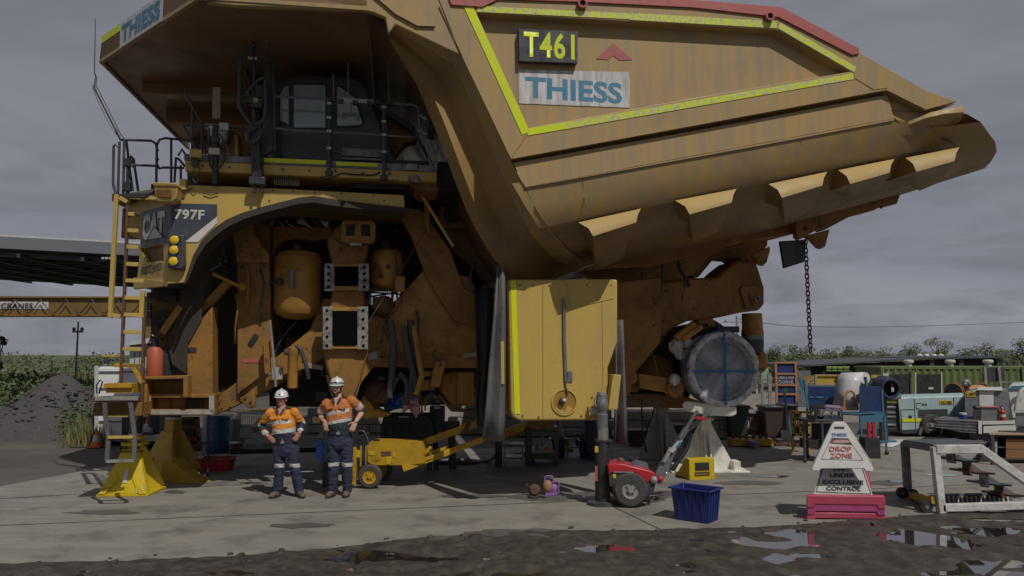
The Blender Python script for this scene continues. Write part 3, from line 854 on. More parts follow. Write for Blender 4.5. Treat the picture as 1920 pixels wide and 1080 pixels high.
# ---- ladder -------------------------------------------------------------
LV = 1.25
b = MB().mat(CATY)
def lad(q, x0, y0, x1, y1, w=.045, v=LV): q.beam(T(x0, y0, v), T(x1, y1, v), w, .06)
lad(b, 219, 365, 207, 596, .06); lad(b, 207, 590, 226, 594, .04)
lad(b, 268, 545, 266, 596, .07)
b.mat(RUST)
lad(b, 240, 385, 226, 735, .035); lad(b, 271, 555, 266, 770, .035)
b.mat(CATY)
for i, y in enumerate((401, 432, 463, 495, 526, 558, 590, 622, 654, 685)):
    xl = 240 - (y - 385) * 14 / 350
    xr = 252 if y < 430 else (260 if y < 520 else 270)
    lad(b, xl, y, xr, y + 1, .05)
lad(b, 226, 371, 240, 380, .1)
b.build('access_ladder', truck, bevel=.004)
b = MB().mat(ORY)
b.box(T(232, 722, LV), (.40, .5, .06), YAW); b.box(T(233, 730, LV), (.38, .4, .09), YAW); b.beam(T(252, 690, LV), T(268, 718, LV), .06); lad(b, 215, 685, 268, 686, .05)
b.mat(RUST).box(T(219, 748, LV - .1), (.60, .5, .07), YAW)
b.mat(GALV); b.box(T(219, 747, LV - .36), (.60, .012, .06), YAW)
b.mat(DARKY); b.box(T(232, 765, LV + .2), (.68, .5, .20), YAW)
b.mat(CATY); b.box(T(226, 778, LV), (.33, .4, .03), YAW)
b.mat(BLK); b.tube(TP3([(182, 738, LV), (181, 722, LV), (188, 712, LV), (192, 716, LV), (186, 738, LV)]), .012, 6)
b.build('boarding_step', truck, bevel=.008)
b = MB().mat(RUB)
for pts in ([(196, 755, .85), (197, 780, .85), (203, 820, .85), (200, 865, .85)], [(244, 755, .85), (247, 775, .85), (252, 820, .85), (251, 862, .85)]):
    b.loft([[p - TU * .03 for p in TP3(pts)], [p + TU * .03 for p in TP3(pts)], [p + TU * .03 + TV * .03 for p in TP3(pts)], [p - TU * .03 + TV * .03 for p in TP3(pts)], [p - TU * .03 for p in TP3(pts)]])
b.mat(GALV); b.beam(T(199, 865, .85), T(252, 863, .85), .04); b.mat(CATY); b.beam(T(203, 820, .85), T(250, 819, .85), .04); 
b.build('hanging_step', truck)
# ================================================================== truck: engine bay, frame, tank, rear axle
EV = 2.3
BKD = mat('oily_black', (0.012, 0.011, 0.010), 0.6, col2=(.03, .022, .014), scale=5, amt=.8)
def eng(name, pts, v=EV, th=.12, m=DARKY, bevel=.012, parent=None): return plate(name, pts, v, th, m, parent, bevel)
# dark engine mass behind everything, with the gaps the photo shows
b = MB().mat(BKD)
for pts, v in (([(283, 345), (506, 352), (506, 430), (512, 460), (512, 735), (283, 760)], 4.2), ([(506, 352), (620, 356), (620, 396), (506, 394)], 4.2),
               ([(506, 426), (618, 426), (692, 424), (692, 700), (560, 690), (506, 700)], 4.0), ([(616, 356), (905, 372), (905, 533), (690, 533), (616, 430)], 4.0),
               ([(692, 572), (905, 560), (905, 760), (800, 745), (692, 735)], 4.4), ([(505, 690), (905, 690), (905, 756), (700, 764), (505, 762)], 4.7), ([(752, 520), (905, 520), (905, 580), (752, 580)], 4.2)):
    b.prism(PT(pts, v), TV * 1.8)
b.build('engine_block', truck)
b = MB().mat(BKD)
for p in (((520, 396), (545, 430)), ((548, 395), (560, 430)), ((562, 395), (592, 428)), ((572, 395), (600, 430)), ((585, 396), (612, 432)), ((530, 394), (552, 412)), ((540, 415), (575, 427))):
    MB().mat(BKD).tube(TP3([(*p[0], 3.4), ((p[0][0] + p[1][0]) / 2 - 4, (p[0][1] + p[1][1]) / 2, 3.4), (*p[1], 3.4)]), .035, 6, smooth=3).build('engine_hose', truck)
b.beam(T(506, 409, 3.5), T(560, 412, 3.5), .05); b.beam(T(520, 409, 3.5), T(522, 424, 3.5), .04)
b.build('engine_bracket', truck)
for p in (((690, 548), (760, 552)), ((695, 556), (745, 548)), ((735, 545), (735, 570)), ((744, 545), (746, 575))):
    MB().mat(BKD).tube(TP3([(*p[0], 3.4), (*p[1], 3.4)]), .018, 6).build('engine_hose', truck)
# posts
eng('front_post', [(445, 490), (505, 492), (508, 560), (506, 640), (504, 660), (508, 690), (445, 740)], 2.2, .5)
eng('post_cap', [(444, 402), (470, 402), (478, 440), (505, 478), (505, 492), (444, 492), (438, 440)], 2.1, .3)
eng('post_rib', [(505, 392), (515, 394), (515, 700), (506, 700)], 2.5, .1, RUST)
eng('cross_beam', [(440, 398), (506, 425), (620, 426), (626, 446), (590, 452), (560, 448), (530, 452), (512, 470), (505, 480), (480, 470)], 2.5, .35)
b = MB().mat(ENGY)
b.beam(T(372, 590, 2), T(430, 528, 2), .16, .12); b.tube(TP3([(398, 513, 1.7), (452, 538, 1.9)]), .03, 8); b.ball(T(455, 538, 1.9), .07, 8, 6)
b.build('tie_rod', truck)
rad = MB().mat(BKD); rad.prism(PT([(398, 520), (446, 520), (446, 745), (398, 745)], 2.9), TV * .3)
rad.mat(CHAR)
for i in range(22): rad.beam(T(400, 600 + i * 6, 2.88), T(408, 600 + i * 6, 2.88), .02)
rad.build('radiator', truck)
eng('radiator_guard', [(378, 598), (398, 575), (399, 738), (352, 738), (349, 648), (352, 645)], 1.75, .4)
b = MB().mat(BLK).prism(PT([(347, 651), (368, 652), (368, 660), (347, 659)], 1.73), TV * .015); b.build('guard_label', truck)
# bumper: box with pocket openings, ground-bright edges
b = MB().mat(DARKY)
b.prism(PT([(266, 706), (352, 704), (352, 710), (266, 712)], 1.5), TV * .9)
b.prism(PT([(262, 712), (276, 712), (276, 775), (262, 775)], 1.55), TV * .3)
b.prism(PT([(343, 708), (352, 708), (352, 745), (343, 745)], 1.5), TV * .5)
b.prism(PT([(276, 714), (344, 714), (344, 738), (276, 738)], 1.85), TV * .2)
b.prism(PT([(262, 738), (403, 738), (403, 746), (262, 746)], 1.7), TV * .5)
b.prism(PT([(262, 768), (403, 768), (403, 779), (262, 779)], 1.68), TV * .6)
b.prism(PT([(276, 744), (403, 744), (403, 770), (276, 770)], 1.9), TV * .3)
b.prism(PT([(392, 744), (403, 744), (403, 779), (392, 779)], 1.7), TV * .3)
b.mat(RUST)
for x in (293, 320, 348, 378): b.beam(T(x, 742, 1.86), T(x, 769, 1.86), .03)
b.mat(BKD); b.prism(PT([(350, 746), (378, 746), (378, 767), (350, 767)], 1.87), TV * .02)
b.build('bumper', truck, bevel=.012)
b = MB().mat(PRIM)
for q in ([(275, 742), (283, 742), (283, 772), (275, 776)], [(392, 742), (401, 742), (401, 776), (392, 772)], [(275, 768), (401, 768), (401, 777), (275, 777)]):
    MB().mat(PRIM).prism(PT(q, 1.66), TV * .01).build('ground_weld_patch', truck)
b = MB().mat(ORED); c0, c1 = T(290, 706, 1.7), T(291, 650, 1.7)
b.lathe(c0, c1 - c0, ((0, .115), (.03, .125), (.40, .125), (.46, .09), (.48, .04)), 20)
b.mat(BLK); b.cyl(c1 - ZV * .02, c1 + ZV * .1, .05, seg=10); b.box(c1 + ZV * .12 + TU * .02, (.18, .08, .05), YAW); b.tube(TP3([(296, 640, 1.65), (285, 628, 1.65), (280, 642, 1.65), (268, 655, 1.6), (266, 700, 1.6)]), .012, 6, smooth=4)
b.tube(TP3([(282, 625, 1.65), (290, 618, 1.65), (300, 628, 1.65), (302, 640, 1.65)]), .014, 6)
b.cyl(T(312, 704, 1.8), T(309, 655, 1.8), .09, seg=14)
b.build('pressure_bottle', truck)
eng('front_plate', [(283, 545), (340, 540), (340, 570), (335, 600), (322, 640), (300, 660), (290, 620)], 2.0, .1, DARKY)
b = MB().mat(BKD); b.cyl(T(308, 600, 1.95), T(308, 600, 1.8), .17, seg=20); b.box(T(312, 552, 1.9), (.34, .2, .18), YAW); b.box(T(320, 560, 1.8), (.2, .1, .1), YAW)
b.mat(ENGY); b.beam(T(305, 625, 1.75), T(340, 575, 1.75), .13, .1); b.mat(CHAR)
for y in (555, 575, 590): b.box(T(280, y, 1.9), (.06, .08, .12), YAW)
b.build('cooling_fan_drive', truck)
# main frame rail
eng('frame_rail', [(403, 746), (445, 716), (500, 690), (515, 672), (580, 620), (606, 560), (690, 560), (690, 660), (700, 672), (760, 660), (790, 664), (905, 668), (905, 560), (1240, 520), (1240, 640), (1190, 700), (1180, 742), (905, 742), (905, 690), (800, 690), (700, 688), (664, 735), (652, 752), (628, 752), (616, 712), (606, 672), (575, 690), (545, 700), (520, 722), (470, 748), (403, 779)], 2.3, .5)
b = MB().mat(PRIM)
for q in ([(446, 728), (503, 694), (504, 700), (446, 736)], [(500, 672), (510, 670), (510, 700), (503, 704)], [(443, 712), (448, 712), (448, 738), (443, 738)], [(568, 664), (576, 680), (606, 686), (604, 694), (580, 690), (566, 676)], [(610, 704), (616, 704), (630, 744), (622, 744)], [(671, 718), (676, 718), (668, 744), (662, 744)],
          [(688, 664), (712, 656), (712, 672), (690, 676)], [(868, 664), (898, 660), (898, 668), (868, 672)]):
    MB().mat(PRIM).prism(PT(q, 2.28), TV * .01).build('ground_weld_patch', truck)
eng('frame_bracket', [(450, 746), (478, 732), (479, 764), (468, 766), (450, 752)], 2.2, .1)
b = MB().mat(RUST)
for x, y in ((415, 752), (414, 765), (460, 745), (470, 752), (472, 760), (435, 748)): c = T(x, y, 2.19); MB().mat(RUST).cyl(c, c - TV * .02, .022, seg=8).build('bolt', truck)
# strut housing column with the two hub flanges
eng('strut_housing', [(626, 428), (640, 420), (692, 420), (690, 470), (684, 495), (682, 545), (684, 575), (690, 660), (672, 725), (664, 748), (628, 748), (612, 690), (606, 655), (618, 575), (622, 545), (622, 495), (612, 450)], 1.95, .6, bevel=.04)
b = MB().mat(ENGY); b.prism(PT([(640, 418), (645, 413), (699, 414), (704, 420), (704, 448), (698, 455), (644, 454), (639, 448)], 1.8), TV * .15)
b.mat(BKD); b.prism(PT([(649, 421), (665, 421), (665, 442), (649, 442)], 1.79), TV * .02); b.prism(PT([(677, 421), (694, 421), (694, 443), (677, 442)], 1.79), TV * .02)
b.tube(TP3([(624, 428, 1.75), (626, 446, 1.75), (645, 458, 1.75), (670, 460, 1.75), (700, 456, 1.75), (712, 440, 1.75), (710, 425, 1.75)]), .012, 6, smooth=3); b.mat(GALV); b.box(T(667, 458, 1.74), (.2, .05, .05), YAW)
b.build('valve_block', truck, bevel=.02)
HUBM = mat('grimy_machined_flange', (0.30, 0.29, 0.28), .5, .3, col2=(.12, .11, .10), scale=9, amt=1, lo=.44, hi=.62)
for (x0, y0, x1, y1, ox0, oy0, ox1, oy1) in ((608, 494, 692, 545, 627, 500, 672, 536), (605, 575, 690, 655, 623, 583, 670, 648)):
    b = MB().mat(HUBM)
    t = 1.82
    for q in ((x0, y0, ox0, y1), (ox1, y0, x1, y1)):
        b.prism(PT([(q[0], q[1]), (q[2], q[1]), (q[2], q[3]), (q[0], q[3])], t), TV * .14)
    b.mat(ENGY)
    for q in ((ox0, y0 + 1, ox1, oy0), (ox0, oy1, ox1, y1 - 1)):
        b.prism(PT([(q[0], q[1]), (q[2], q[1]), (q[2], q[3]), (q[0], q[3])], t + .01), TV * .13)
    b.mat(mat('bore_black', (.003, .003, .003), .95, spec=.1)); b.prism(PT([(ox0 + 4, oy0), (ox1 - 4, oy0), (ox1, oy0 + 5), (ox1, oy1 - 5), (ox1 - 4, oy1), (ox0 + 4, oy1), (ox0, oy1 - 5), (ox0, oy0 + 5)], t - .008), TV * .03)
    n_ = 4 if y1 - y0 < 60 else 5
    for k in range(n_):
        yy = y0 + 7 + k * (y1 - y0 - 14) / (n_ - 1)
        for xx in (x0 + 8, x1 - 9):
            c = T(xx, yy, t - .002); b.cyl(c, c - TV * .01, .026, seg=8)
    b.build('hub_flange', truck, bevel=.012)
# accumulators
for (x, y0, y1, r, v, nm) in ((557, 470, 600, .405, 2.35, 'accumulator_tank'), (724, 466, 545, .285, 2.4, 'accumulator_tank')):
    p, q = T(x, y1, v), T(x, y0, v); h = (q - p).length
    b = MB().mat(ENGY).lathe(p, ZV, ((0, .02), (.03, r * .55), (.10, r * .88), (.20, r), (h - .14, r), (h - .05, r * .85), (h - .01, r * .5), (h, .02)), 32)
    b.mat(RUST).lathe(p + ZV * (h * .9), ZV, ((0, r + .004), (.012, r + .004)), 32, False)
    b.cyl(q, q + ZV * .1, .08, seg=12)
    if x < 600:
        b.mat(GRYS); b.cyl(T(547, 540, v - .43), T(547, 507, v - .43), .045, seg=10)
        b.mat(BLK); b.ball(T(524, 528, v - .4), .07, 10, 6); b.tube(TP3([(505, 531, v - .35), (524, 528, v - .42)]), .02, 6)
        b.tube(TP3([(557, 602, v), (540, 620, v), (520, 650, v), (515, 675, v)]), .02, 6, smooth=3)
    else:
        b.mat(RUST).lathe(T(728, 500, v - .28), -TV, ((0, .045), (.02, .045), (.02, .03)), 12)
    b.build(nm, truck)
# filter, front details
b = MB().mat(ENGY); p = T(548, 729, 1.9); b.lathe(p, ZV, ((0, .06), (.02, .085), (.55, .085), (.58, .10), (.68, .10), (.70, .05)), 18)
b.mat(CHAR); b.tube(TP3([(552, 655, 1.85), (562, 652, 1.85), (575, 690, 1.85), (578, 710, 1.9)]), .035, 8, smooth=3); b.mat(RUST); b.ball(T(538, 660, 1.85), .06, 8, 6)
b.build('oil_filter', truck)
b = MB().mat(DARKY); b.beam(T(500, 640, 2.0), T(503, 700, 2.0), .09); b.mat(GALV); b.tube(TP3([(506, 600, 1.9), (512, 660, 1.9), (517, 725, 1.9)]), .02, 6); b.mat(PRIM); b.box(T(520, 700, 2.1), (.18, .1, .2), YAW)
b.build('steering_link', truck)
b = MB().mat(BLK); b.box(T(475, 637, 2.18), (.09, .02, .2), YAW, rot=Matrix.Rotation(YAW, 3, 'Z') @ Matrix.Rotation(R(30), 3, 'Y')); b.mat(REDP); b.prism(PT([(453, 673), (495, 673), (495, 680), (453, 680)], 2.19), TV * .01); b.build('post_label', truck)
# right of the strut: beams, hoses
eng('rear_strut_beam', [(744, 396), (758, 390), (790, 392), (845, 470), (870, 540), (905, 560), (905, 620), (850, 600), (800, 520), (770, 440)], 2.2, .3)
eng('frame_plate', [(690, 602), (745, 560), (800, 500), (880, 520), (906, 560), (906, 672), (790, 668), (690, 668)], 2.35, .3, ENGY)
eng('upper_frame', [(820, 350), (905, 350), (960, 420), (960, 520), (905, 520), (850, 470), (822, 400)], 3.0, .3)
b = MB().mat(DARKY); b.box(T(850, 405, 2.8), (.55, .3, .5), YAW); b.mat(BKD); b.cyl(T(850, 402, 2.62), T(850, 402, 2.6), .17, seg=16); b.build('frame_mount', truck, bevel=.02)
b = MB().mat(ENGY); b.box(T(750, 533, 2.1), (.17, .2, .26), YAW); b.mat(RUST); b.ball(T(720, 575, 2.3), .2, 10, 8); b.box(T(712, 568, 2.2), (.25, .2, .2), YAW); b.build('pump', truck, bevel=.01)
eng('deck_support', [(796, 362), (806, 362), (806, 440), (796, 420)], 1.9, .12, ENGY)
b = MB().mat(DARKY); b.prism(PT([(768, 345), (818, 341), (822, 356), (790, 360)], 1.1), TV * .8); b.build('deck_corner', truck)
tubes('stay_rod', [[(790, 365, 1.5), (850, 462, 1.5)]], .028, CATY)
tubes('stay_wire', [[(762, 384, 1.5), (850, 440, 1.5)], [(800, 430, 1.6), (690, 605, 1.6)]], .007, RUST)
tubes('hydraulic_hose', [[(732, 600, 2), (738, 660, 2), (730, 745, 2.1)], [(758, 610, 2), (765, 660, 2), (786, 745, 2.1)], [(770, 600, 2), (774, 680, 2.1), (770, 750, 2.2)], [(748, 700, 2.2), (764, 720, 2.2), (760, 760, 2.2)]], .06, CHAR, smooth=4)
tubes('steel_pipe', [[(776, 610, 1.95), (785, 670, 1.95), (791, 705, 1.95), (780, 740, 1.95)]], .05, ENGY)
eng('axle_arm', [(815, 676), (838, 676), (824, 726), (806, 726)], 2.2, .3, ENGY); eng('axle_rung', [(790, 695), (815, 695), (815, 706), (790, 706)], 2.4, .1, ENGY)
eng('gearbox_foot', [(786, 712), (816, 712), (816, 732), (786, 732)], 2.4, .1, ENGY)
eng('transmission', [(828, 700), (855, 695), (890, 694), (893, 760), (850, 762), (828, 735)], 2.6, .9, ENGY, bevel=.04)
eng('transmission_cover', [(857, 697), (889, 697), (891, 756), (856, 757)], 2.5, .1, ENGY, bevel=.02)
eng('guard_rail', [(824, 738), (850, 766), (892, 768), (892, 774), (846, 772), (820, 742)], 2.2, .1, RUST)
# cloths and scrap hardware stuff hanging below
b = MB().mat(GALV)
random.seed(11)
for k in range(16):
    x, y = random.uniform(700, 752), random.uniform(708, 742)
    MB().mat(GALV).ball(T(x, y, 3.0 + random.random()), (.07, .05, .06), 7, 5).build('greasy_fitting', truck)
b.mat(RUST); b.ball(T(705, 735, 2.8), .22, 12, 8); b.ball(T(716, 742, 2.7), .15, 12, 8)
b.build('wheel_group_casting', truck)
rng = random.Random(17)
for k in range(46):
    x0 = rng.choice((rng.uniform(405, 440), rng.uniform(510, 612), rng.uniform(690, 900))); y0 = rng.uniform(400, 700)
    if 505 < x0 < 620 and y0 < 440 or 690 < x0 < 765 and 525 < y0 < 575: continue
    v0 = rng.uniform(3.0, 3.9); dx, dy = rng.uniform(-40, 40), rng.uniform(-30, 70); y1 = min(752, y0 + dy)
    MB().mat(rng.choice((BKD, CHAR, DARKY, RUST, CHAR))).tube(TP3([(x0, y0, v0), (x0 + dx * .3 + rng.uniform(-9, 9), y0 + (y1 - y0) * .4, v0), (x0 + dx, y1, v0 + .1)]), rng.choice((.018, .025, .04, .05)), 7, smooth=4).build('bay_pipe', truck)
for k in range(34):
    x0, y0 = rng.choice((rng.uniform(404, 440), rng.uniform(512, 606), rng.uniform(694, 900))), rng.uniform(560, 745)
    c = T(x0, y0, rng.uniform(3.2, 3.9)); q = MB().mat(rng.choice((DARKY, ENGY, RUST, BKD, CHAR)))
    if k % 3: q.box(c, (rng.uniform(.1, .35), .2, rng.uniform(.08, .3)), YAW)
    else: q.cyl(c, c - TV * .2, rng.uniform(.05, .14), seg=14)
    q.build('bay_fitting', truck, bevel=.012)
rng = random.Random(23)
for k in range(34):
    x0 = rng.choice((rng.uniform(512, 530), rng.uniform(598, 612), rng.uniform(692, 760), rng.uniform(692, 900), rng.uniform(692, 900), rng.uniform(440, 500), rng.uniform(1200, 1290))); y0 = rng.uniform(470, 660)
    v0 = rng.uniform(1.95, 2.25) if x0 < 1000 else 2.65; y1 = min(738, y0 + rng.uniform(30, 120)); dx = rng.uniform(-22, 22)
    if 500 < x0 < 612: v0 = 2.7
    MB().mat(rng.choice((BKD, CHAR, CHAR, RUST, DARKY))).tube(TP3([(x0, y0, v0 + .1), (x0 + rng.uniform(-8, 8), y0 + (y1 - y0) * .3, v0), (x0 + dx, y0 + (y1 - y0) * .7, v0), (x0 + dx * 1.4, y1, v0 + .12)]), rng.choice((.010, .014, .020, .028)), 7, smooth=4).build('hydraulic_hose', truck)
for x, y, v in ((450, 420, 2.08), (462, 452, 2.08), (452, 470, 2.08), (492, 462, 2.08), (488, 480, 2.08), (475, 480, 2.08), (640, 468, 1.94), (676, 468, 1.94), (455, 500, 2.18), (496, 500, 2.18), (455, 728, 2.18), (520, 432, 2.48), (600, 432, 2.48), (815, 500, 2.33), (830, 560, 2.33), (880, 600, 2.33), (715, 640, 2.33), (1225, 560, 1.88), (1225, 610, 1.88), (1250, 545, 1.88), (1300, 580, 1.88)):
    c = T(x, y, v); MB().mat(RUST).cyl(c, c - TV * .025, .026, seg=8).build('bolt', truck)
# ---- fuel tank and mud flaps --------------------------------------------
tv = .30
b = MB().mat(CATY)
tp_ = [(953, 524), (1158, 524), (1158, 640), (1140, 690), (1142, 770), (1118, 788), (975, 789), (962, 783), (957, 770)]
b.prism(PT(tp_, tv), TV * 1.3)
tank = b.build('fuel_tank', truck, bevel=.03, seg=3)
c = T(1058, 754, tv)
b = MB().mat(CATY).lathe(c, -TV, ((-.02, .205), (.02, .205), (.02, .185), (.004, .185)), 28, False)
b.mat(ENGY).cyl(c - TV * .004, c - TV * .0045, .19, seg=28)
b.mat(CATY).prism([c - TV * .006 + TU * x + ZV * z for x, z in ((-.15, -.09), (-.08, -.16), (0, -.185), (.08, -.16), (.13, -.1), (.05, -.05), (0, -.16), (-.06, -.05))], -TV * .004)
b.mat(CHAR).ball(c - TV * .04 - TU * .04 + ZV * .02, .055, 10, 8); b.mat(WHT).ball(c - TV * .08 - TU * .02 + ZV * .03, .03, 8, 6)
b.build('fuel_receiver', tank)
b = MB().mat(TAPE); strip(b, T(962, 526, tv), T(970, 776, tv), .085); b.build('tank_tape', tank)
for q_ in ([(1018, 530), (1018, 786)], [(1128, 530), (1130, 690), (1128, 784)]):
    MB().mat(DARKY).tube([T(x, y, tv - .001) for x, y in q_], .004, 5).build('tank_seam', tank)
for x_, y_ in ((975, 535), (1000, 535), (1030, 535), (1100, 535), (1145, 535), (980, 780), (1010, 782), (1090, 780), (1110, 745), (1140, 760)):
    c = T(x_, y_, tv - .002); MB().mat(RUST).cyl(c, c - TV * .012, .014, seg=8).build('bolt', tank)
b = MB().mat(CATY); b.prism(PT([(1060, 524), (1150, 524), (1150, 560), (1070, 578)], tv - .01), TV * .01); b.mat(GRYS)
b.tube(TP3([(1057, 560, tv - .02), (1058, 640, tv - .02), (1061, 715, tv - .02)]), .028, 6); b.mat(RUST); b.tube(TP3([(1061, 715, tv - .02), (1060, 724, tv - .02), (1065, 738, tv - .03)]), .016, 6); b.mat(GRYS); b.box(T(1069, 706, tv - .01), (.07, .02, .16), YAW)
b.build('filler_pipe', tank)
b = MB().mat(CATY); b.prism(PT([(1150, 702), (1165, 703), (1158, 768), (1140, 768)], tv - .15), TV * .3); b.build('tank_step', tank, bevel=.008)
b = MB().mat(CATY); b.prism(PT([(1105, 762), (1122, 762), (1122, 779), (1105, 779)], tv - .1), TV * .15); b.mat(WHT); b.prism(PT([(1108, 765), (1120, 765), (1120, 777), (1108, 777)], tv - .11), TV * .005); b.build('tank_bracket', tank)
eng('tank_side', [(944, 530), (957, 526), (960, 782), (946, 770)], .45, .8, DARKY)
def flap(name, L_, R_, v, m=RUB):
    b = MB().mat(m)
    r = []
    ls = [T(x, y, v) for x, y in L_]; rs = [T(x, y, v) for x, y in R_]
    for k in range(7):
        t = k / 6; w_ = .05 * math.sin(t * 7)
        r.append([a.lerp(c_, t) + TV * w_ for a, c_ in zip(ls, rs)])
    b.loft(r); return b.build(name, truck, solid=.035, smooth=60)
flap('mud_flap', [(934, 500), (926, 600), (918, 680), (912, 760), (905, 822)], [(946, 500), (947, 600), (947, 700), (946, 780), (945, 829)], .2)
flap('mud_flap', [(890, 540), (893, 620), (896, 700), (892, 760), (898, 800)], [(925, 540), (922, 620), (915, 700), (908, 770), (904, 800)], 1.5, mat('black_rubber', (0.02, .02, .022), .7))
flap('mud_flap', [(1154, 600), (1155, 680), (1154, 760), (1152, 830)], [(1168, 600), (1171, 680), (1174, 760), (1177, 836)], .5)
b = MB().mat(CATY); b.tube(TP3([(941, 640, .15), (942, 720, .15)]), .03, 6); b.build('flap_clamp', truck)
# ---- rear frame, hoist arm, hub -----------------------------------------
RV = 2.8
eng('rear_frame', [(1150, 560), (1200, 540), (1240, 528), (1300, 521), (1345, 520), (1360, 505), (1382, 488), (1418, 490), (1425, 510), (1434, 540), (1434, 570), (1424, 582), (1390, 586), (1345, 596), (1290, 602), (1255, 618), (1232, 642), (1205, 668), (1195, 690), (1198, 735), (1150, 735)], RV, .9, DARKY, bevel=.05)
b = MB().mat(DARKY); b.prism(PT([(1388, 545), (1392, 537), (1420, 535), (1430, 545), (1430, 570), (1422, 578), (1400, 580)], RV - .06), TV * .08)
b.mat(GRYS); c = T(1419, 560, RV - .06); b.cyl(c, c - TV * .04, .07, seg=16); b.mat(BKD); b.cyl(c, c - TV * .05, .03, seg=10); b.beam(T(1404, 552, RV - .1), T(1412, 574, RV - .1), .02); b.build('suspension_eye', truck, bevel=.01)
eng('hoist_bracket', [(1325, 466), (1340, 448), (1360, 440), (1440, 430), (1440, 460), (1424, 478), (1415, 496), (1405, 507), (1390, 500), (1372, 486), (1350, 484), (1335, 490), (1310, 520), (1296, 520), (1310, 490)], 3.2, .5, DARKY, bevel=.03)
tubes('tow_ring', [[(1378, 487, 3.1), (1384, 484, 3.1), (1390, 492, 3.1), (1402, 500, 3.1), (1405, 492, 3.1), (1398, 487, 3.1)]], .02, BLK)
# tray rails underneath
tr = MB().mat(DARKY)
tr.prism(PT([(1080, 508), (1200, 556), (1300, 515), (1330, 480), (1400, 458), (1470, 440), (1500, 430), (1640, 394), (1660, 382), (1690, 366), (1500, 420), (1330, 450), (1200, 500)], 3.0), TV * .35)
tr.prism([p + TV * 2.4 for p in PT([(1080, 508), (1200, 556), (1300, 515), (1400, 458), (1500, 430), (1640, 394), (1690, 366), (1500, 420), (1330, 450), (1200, 500)], 3.0)], TV * .35)
tr.prism(PT([(1150, 470), (1230, 472), (1400, 430), (1545, 395), (1690, 350), (1690, 362), (1545, 428), (1400, 452), (1220, 500), (1100, 505)], 2.3), TV * .3)
tr.build('tray_rail', truck, bevel=.015)
eng('tray_lug', [(1470, 384), (1494, 376), (1538, 386), (1530, 432), (1500, 449), (1494, 444), (1492, 400)], 2.0, .15, DARKY)
eng('tray_lug', [(1508, 442), (1556, 430), (1548, 462), (1542, 466), (1535, 464), (1520, 448)], 2.1, .12, DARKY)
eng('tray_lug', [(1412, 476), (1444, 462), (1444, 470), (1438, 492), (1431, 498), (1422, 494)], 2.1, .12, DARKY)
b = MB().mat(PRIM); b.ball(T(1541, 461, 2.09), .03, 8, 6); b.ball(T(1430, 496, 2.09), .03, 8, 6); b.mat(BLK); b.ball(T(1511, 429, 1.98), .035, 8, 6); b.build('lug_pin', truck)
eng('tail_beam', [(1532, 420), (1540, 400), (1640, 372), (1690, 360), (1682, 382), (1650, 388), (1590, 408), (1545, 432)], 3.4, .3, DARKY)
tubes('tow_ring', [[(1648, 374, 3.3), (1648, 386, 3.3), (1652, 390, 3.3), (1655, 384, 3.3), (1655, 372, 3.3)]], .025, BLK)
b = MB().mat(NAV); b.prism(PT([(1463, 452), (1512, 449), (1509, 491), (1471, 503)], 2.3), TV * .08); b.build('rock_deflector', truck, bevel=.01)
# suspension cylinder
b = MB().mat(ENGY); p = T(1411, 690, RV + .3); q = T(1411, 588, RV + .3)
b.lathe(T(1411, 630, RV + .3), ZV, ((0, .215), (.02, .22), (.12, .215), (.13, .205), ((q - T(1411, 630, RV + .3)).z, .20)), 28)
b.mat(GRYS).lathe(T(1411, 629, RV + .3), -ZV, ((0, .218), (.12, .218)), 28)
b.mat(CHAR).lathe(T(1411, 637, RV + .3), -ZV, ((0, .22), (.1, .22), (.26, .2), (.27, .1)), 28)
b.mat(ENGY).ball(T(1421, 677, RV + .5), (.2, .2, .26), 14, 9)
b.build('suspension_cylinder', truck)
# rear axle housing and wrapped hub
ax = MB().mat(DARKY)
c = T(1357, 693, 1.5)
ax.lathe(T(1357, 693, 2.75), TV, ((0, .66), (.3, .62), (.5, .5), (1.4, .45), (3, .5)), 28)
ax.ball(T(1225, 697, 3.4), (.42, .35, .34), 18, 10)
ax.build('axle_housing', truck)
b = MB().mat(BKD); b.prism(PT([(1196, 690), (1235, 640), (1260, 615), (1340, 600), (1372, 622), (1300, 700), (1290, 760), (1200, 745)], 3.8), TV * .8); b.mat(BLK)
b.box(T(1360, 618, 2.9), (.45, .3, .12), YAW); b.box(T(1320, 612, 3.1), (.6, .3, .1), YAW); b.build('brake_housing', truck)
b = MB().mat(DARKY); b.box(T(1331, 607, 3.0), (.16, .2, .11), YAW); b.box(T(1318, 598, 3.0), (.3, .3, .2), YAW); b.build('bump_stop', truck)
b = MB().mat(ENGY); b.tube(TP3([(1268, 635, 1.8), (1302, 607, 1.8)]), .07, 10); b.tube(TP3([(1280, 636, 1.75), (1315, 612, 1.75)]), .06, 10); b.build('breather_pipe', truck); MB().mat(RUST).ball(T(1262, 642, 2.7), .1, 8, 6).build('pipe_joint', truck)
PLW = mat('cloudy_plastic_wrap', (0.62, .62, .63), .25, col2=(.3, .3, .31), scale=9, amt=1)
b = MB().mat(PLW)
for x, y, r in ((1268, 650, .15), (1275, 664, .11), (1288, 643, .11), (1265, 712, .12)): MB().mat(PLW).ball(T(x, y, 2.55), (r, r * .8, r), 9, 6).build('wrapped_fitting', truck, smooth=10)
b = MB().mat(ENGY); b.prism(PT([(1196, 700), (1250, 708), (1262, 720), (1262, 738), (1240, 735), (1200, 728)], 2.65), TV * .2)
b.lathe(T(1265, 727, 2.65), -TV, ((-.2, .17), (.08, .17), (.08, .15)), 24); b.prism(PT([(1265, 708), (1281, 708), (1281, 746), (1262, 746)], 2.62), TV * .2)
b.lathe(T(1182, 707, 2.65), -TV, ((-.2, .13), (.05, .13), (.05, .12)), 24)
b.mat(GRYS); 
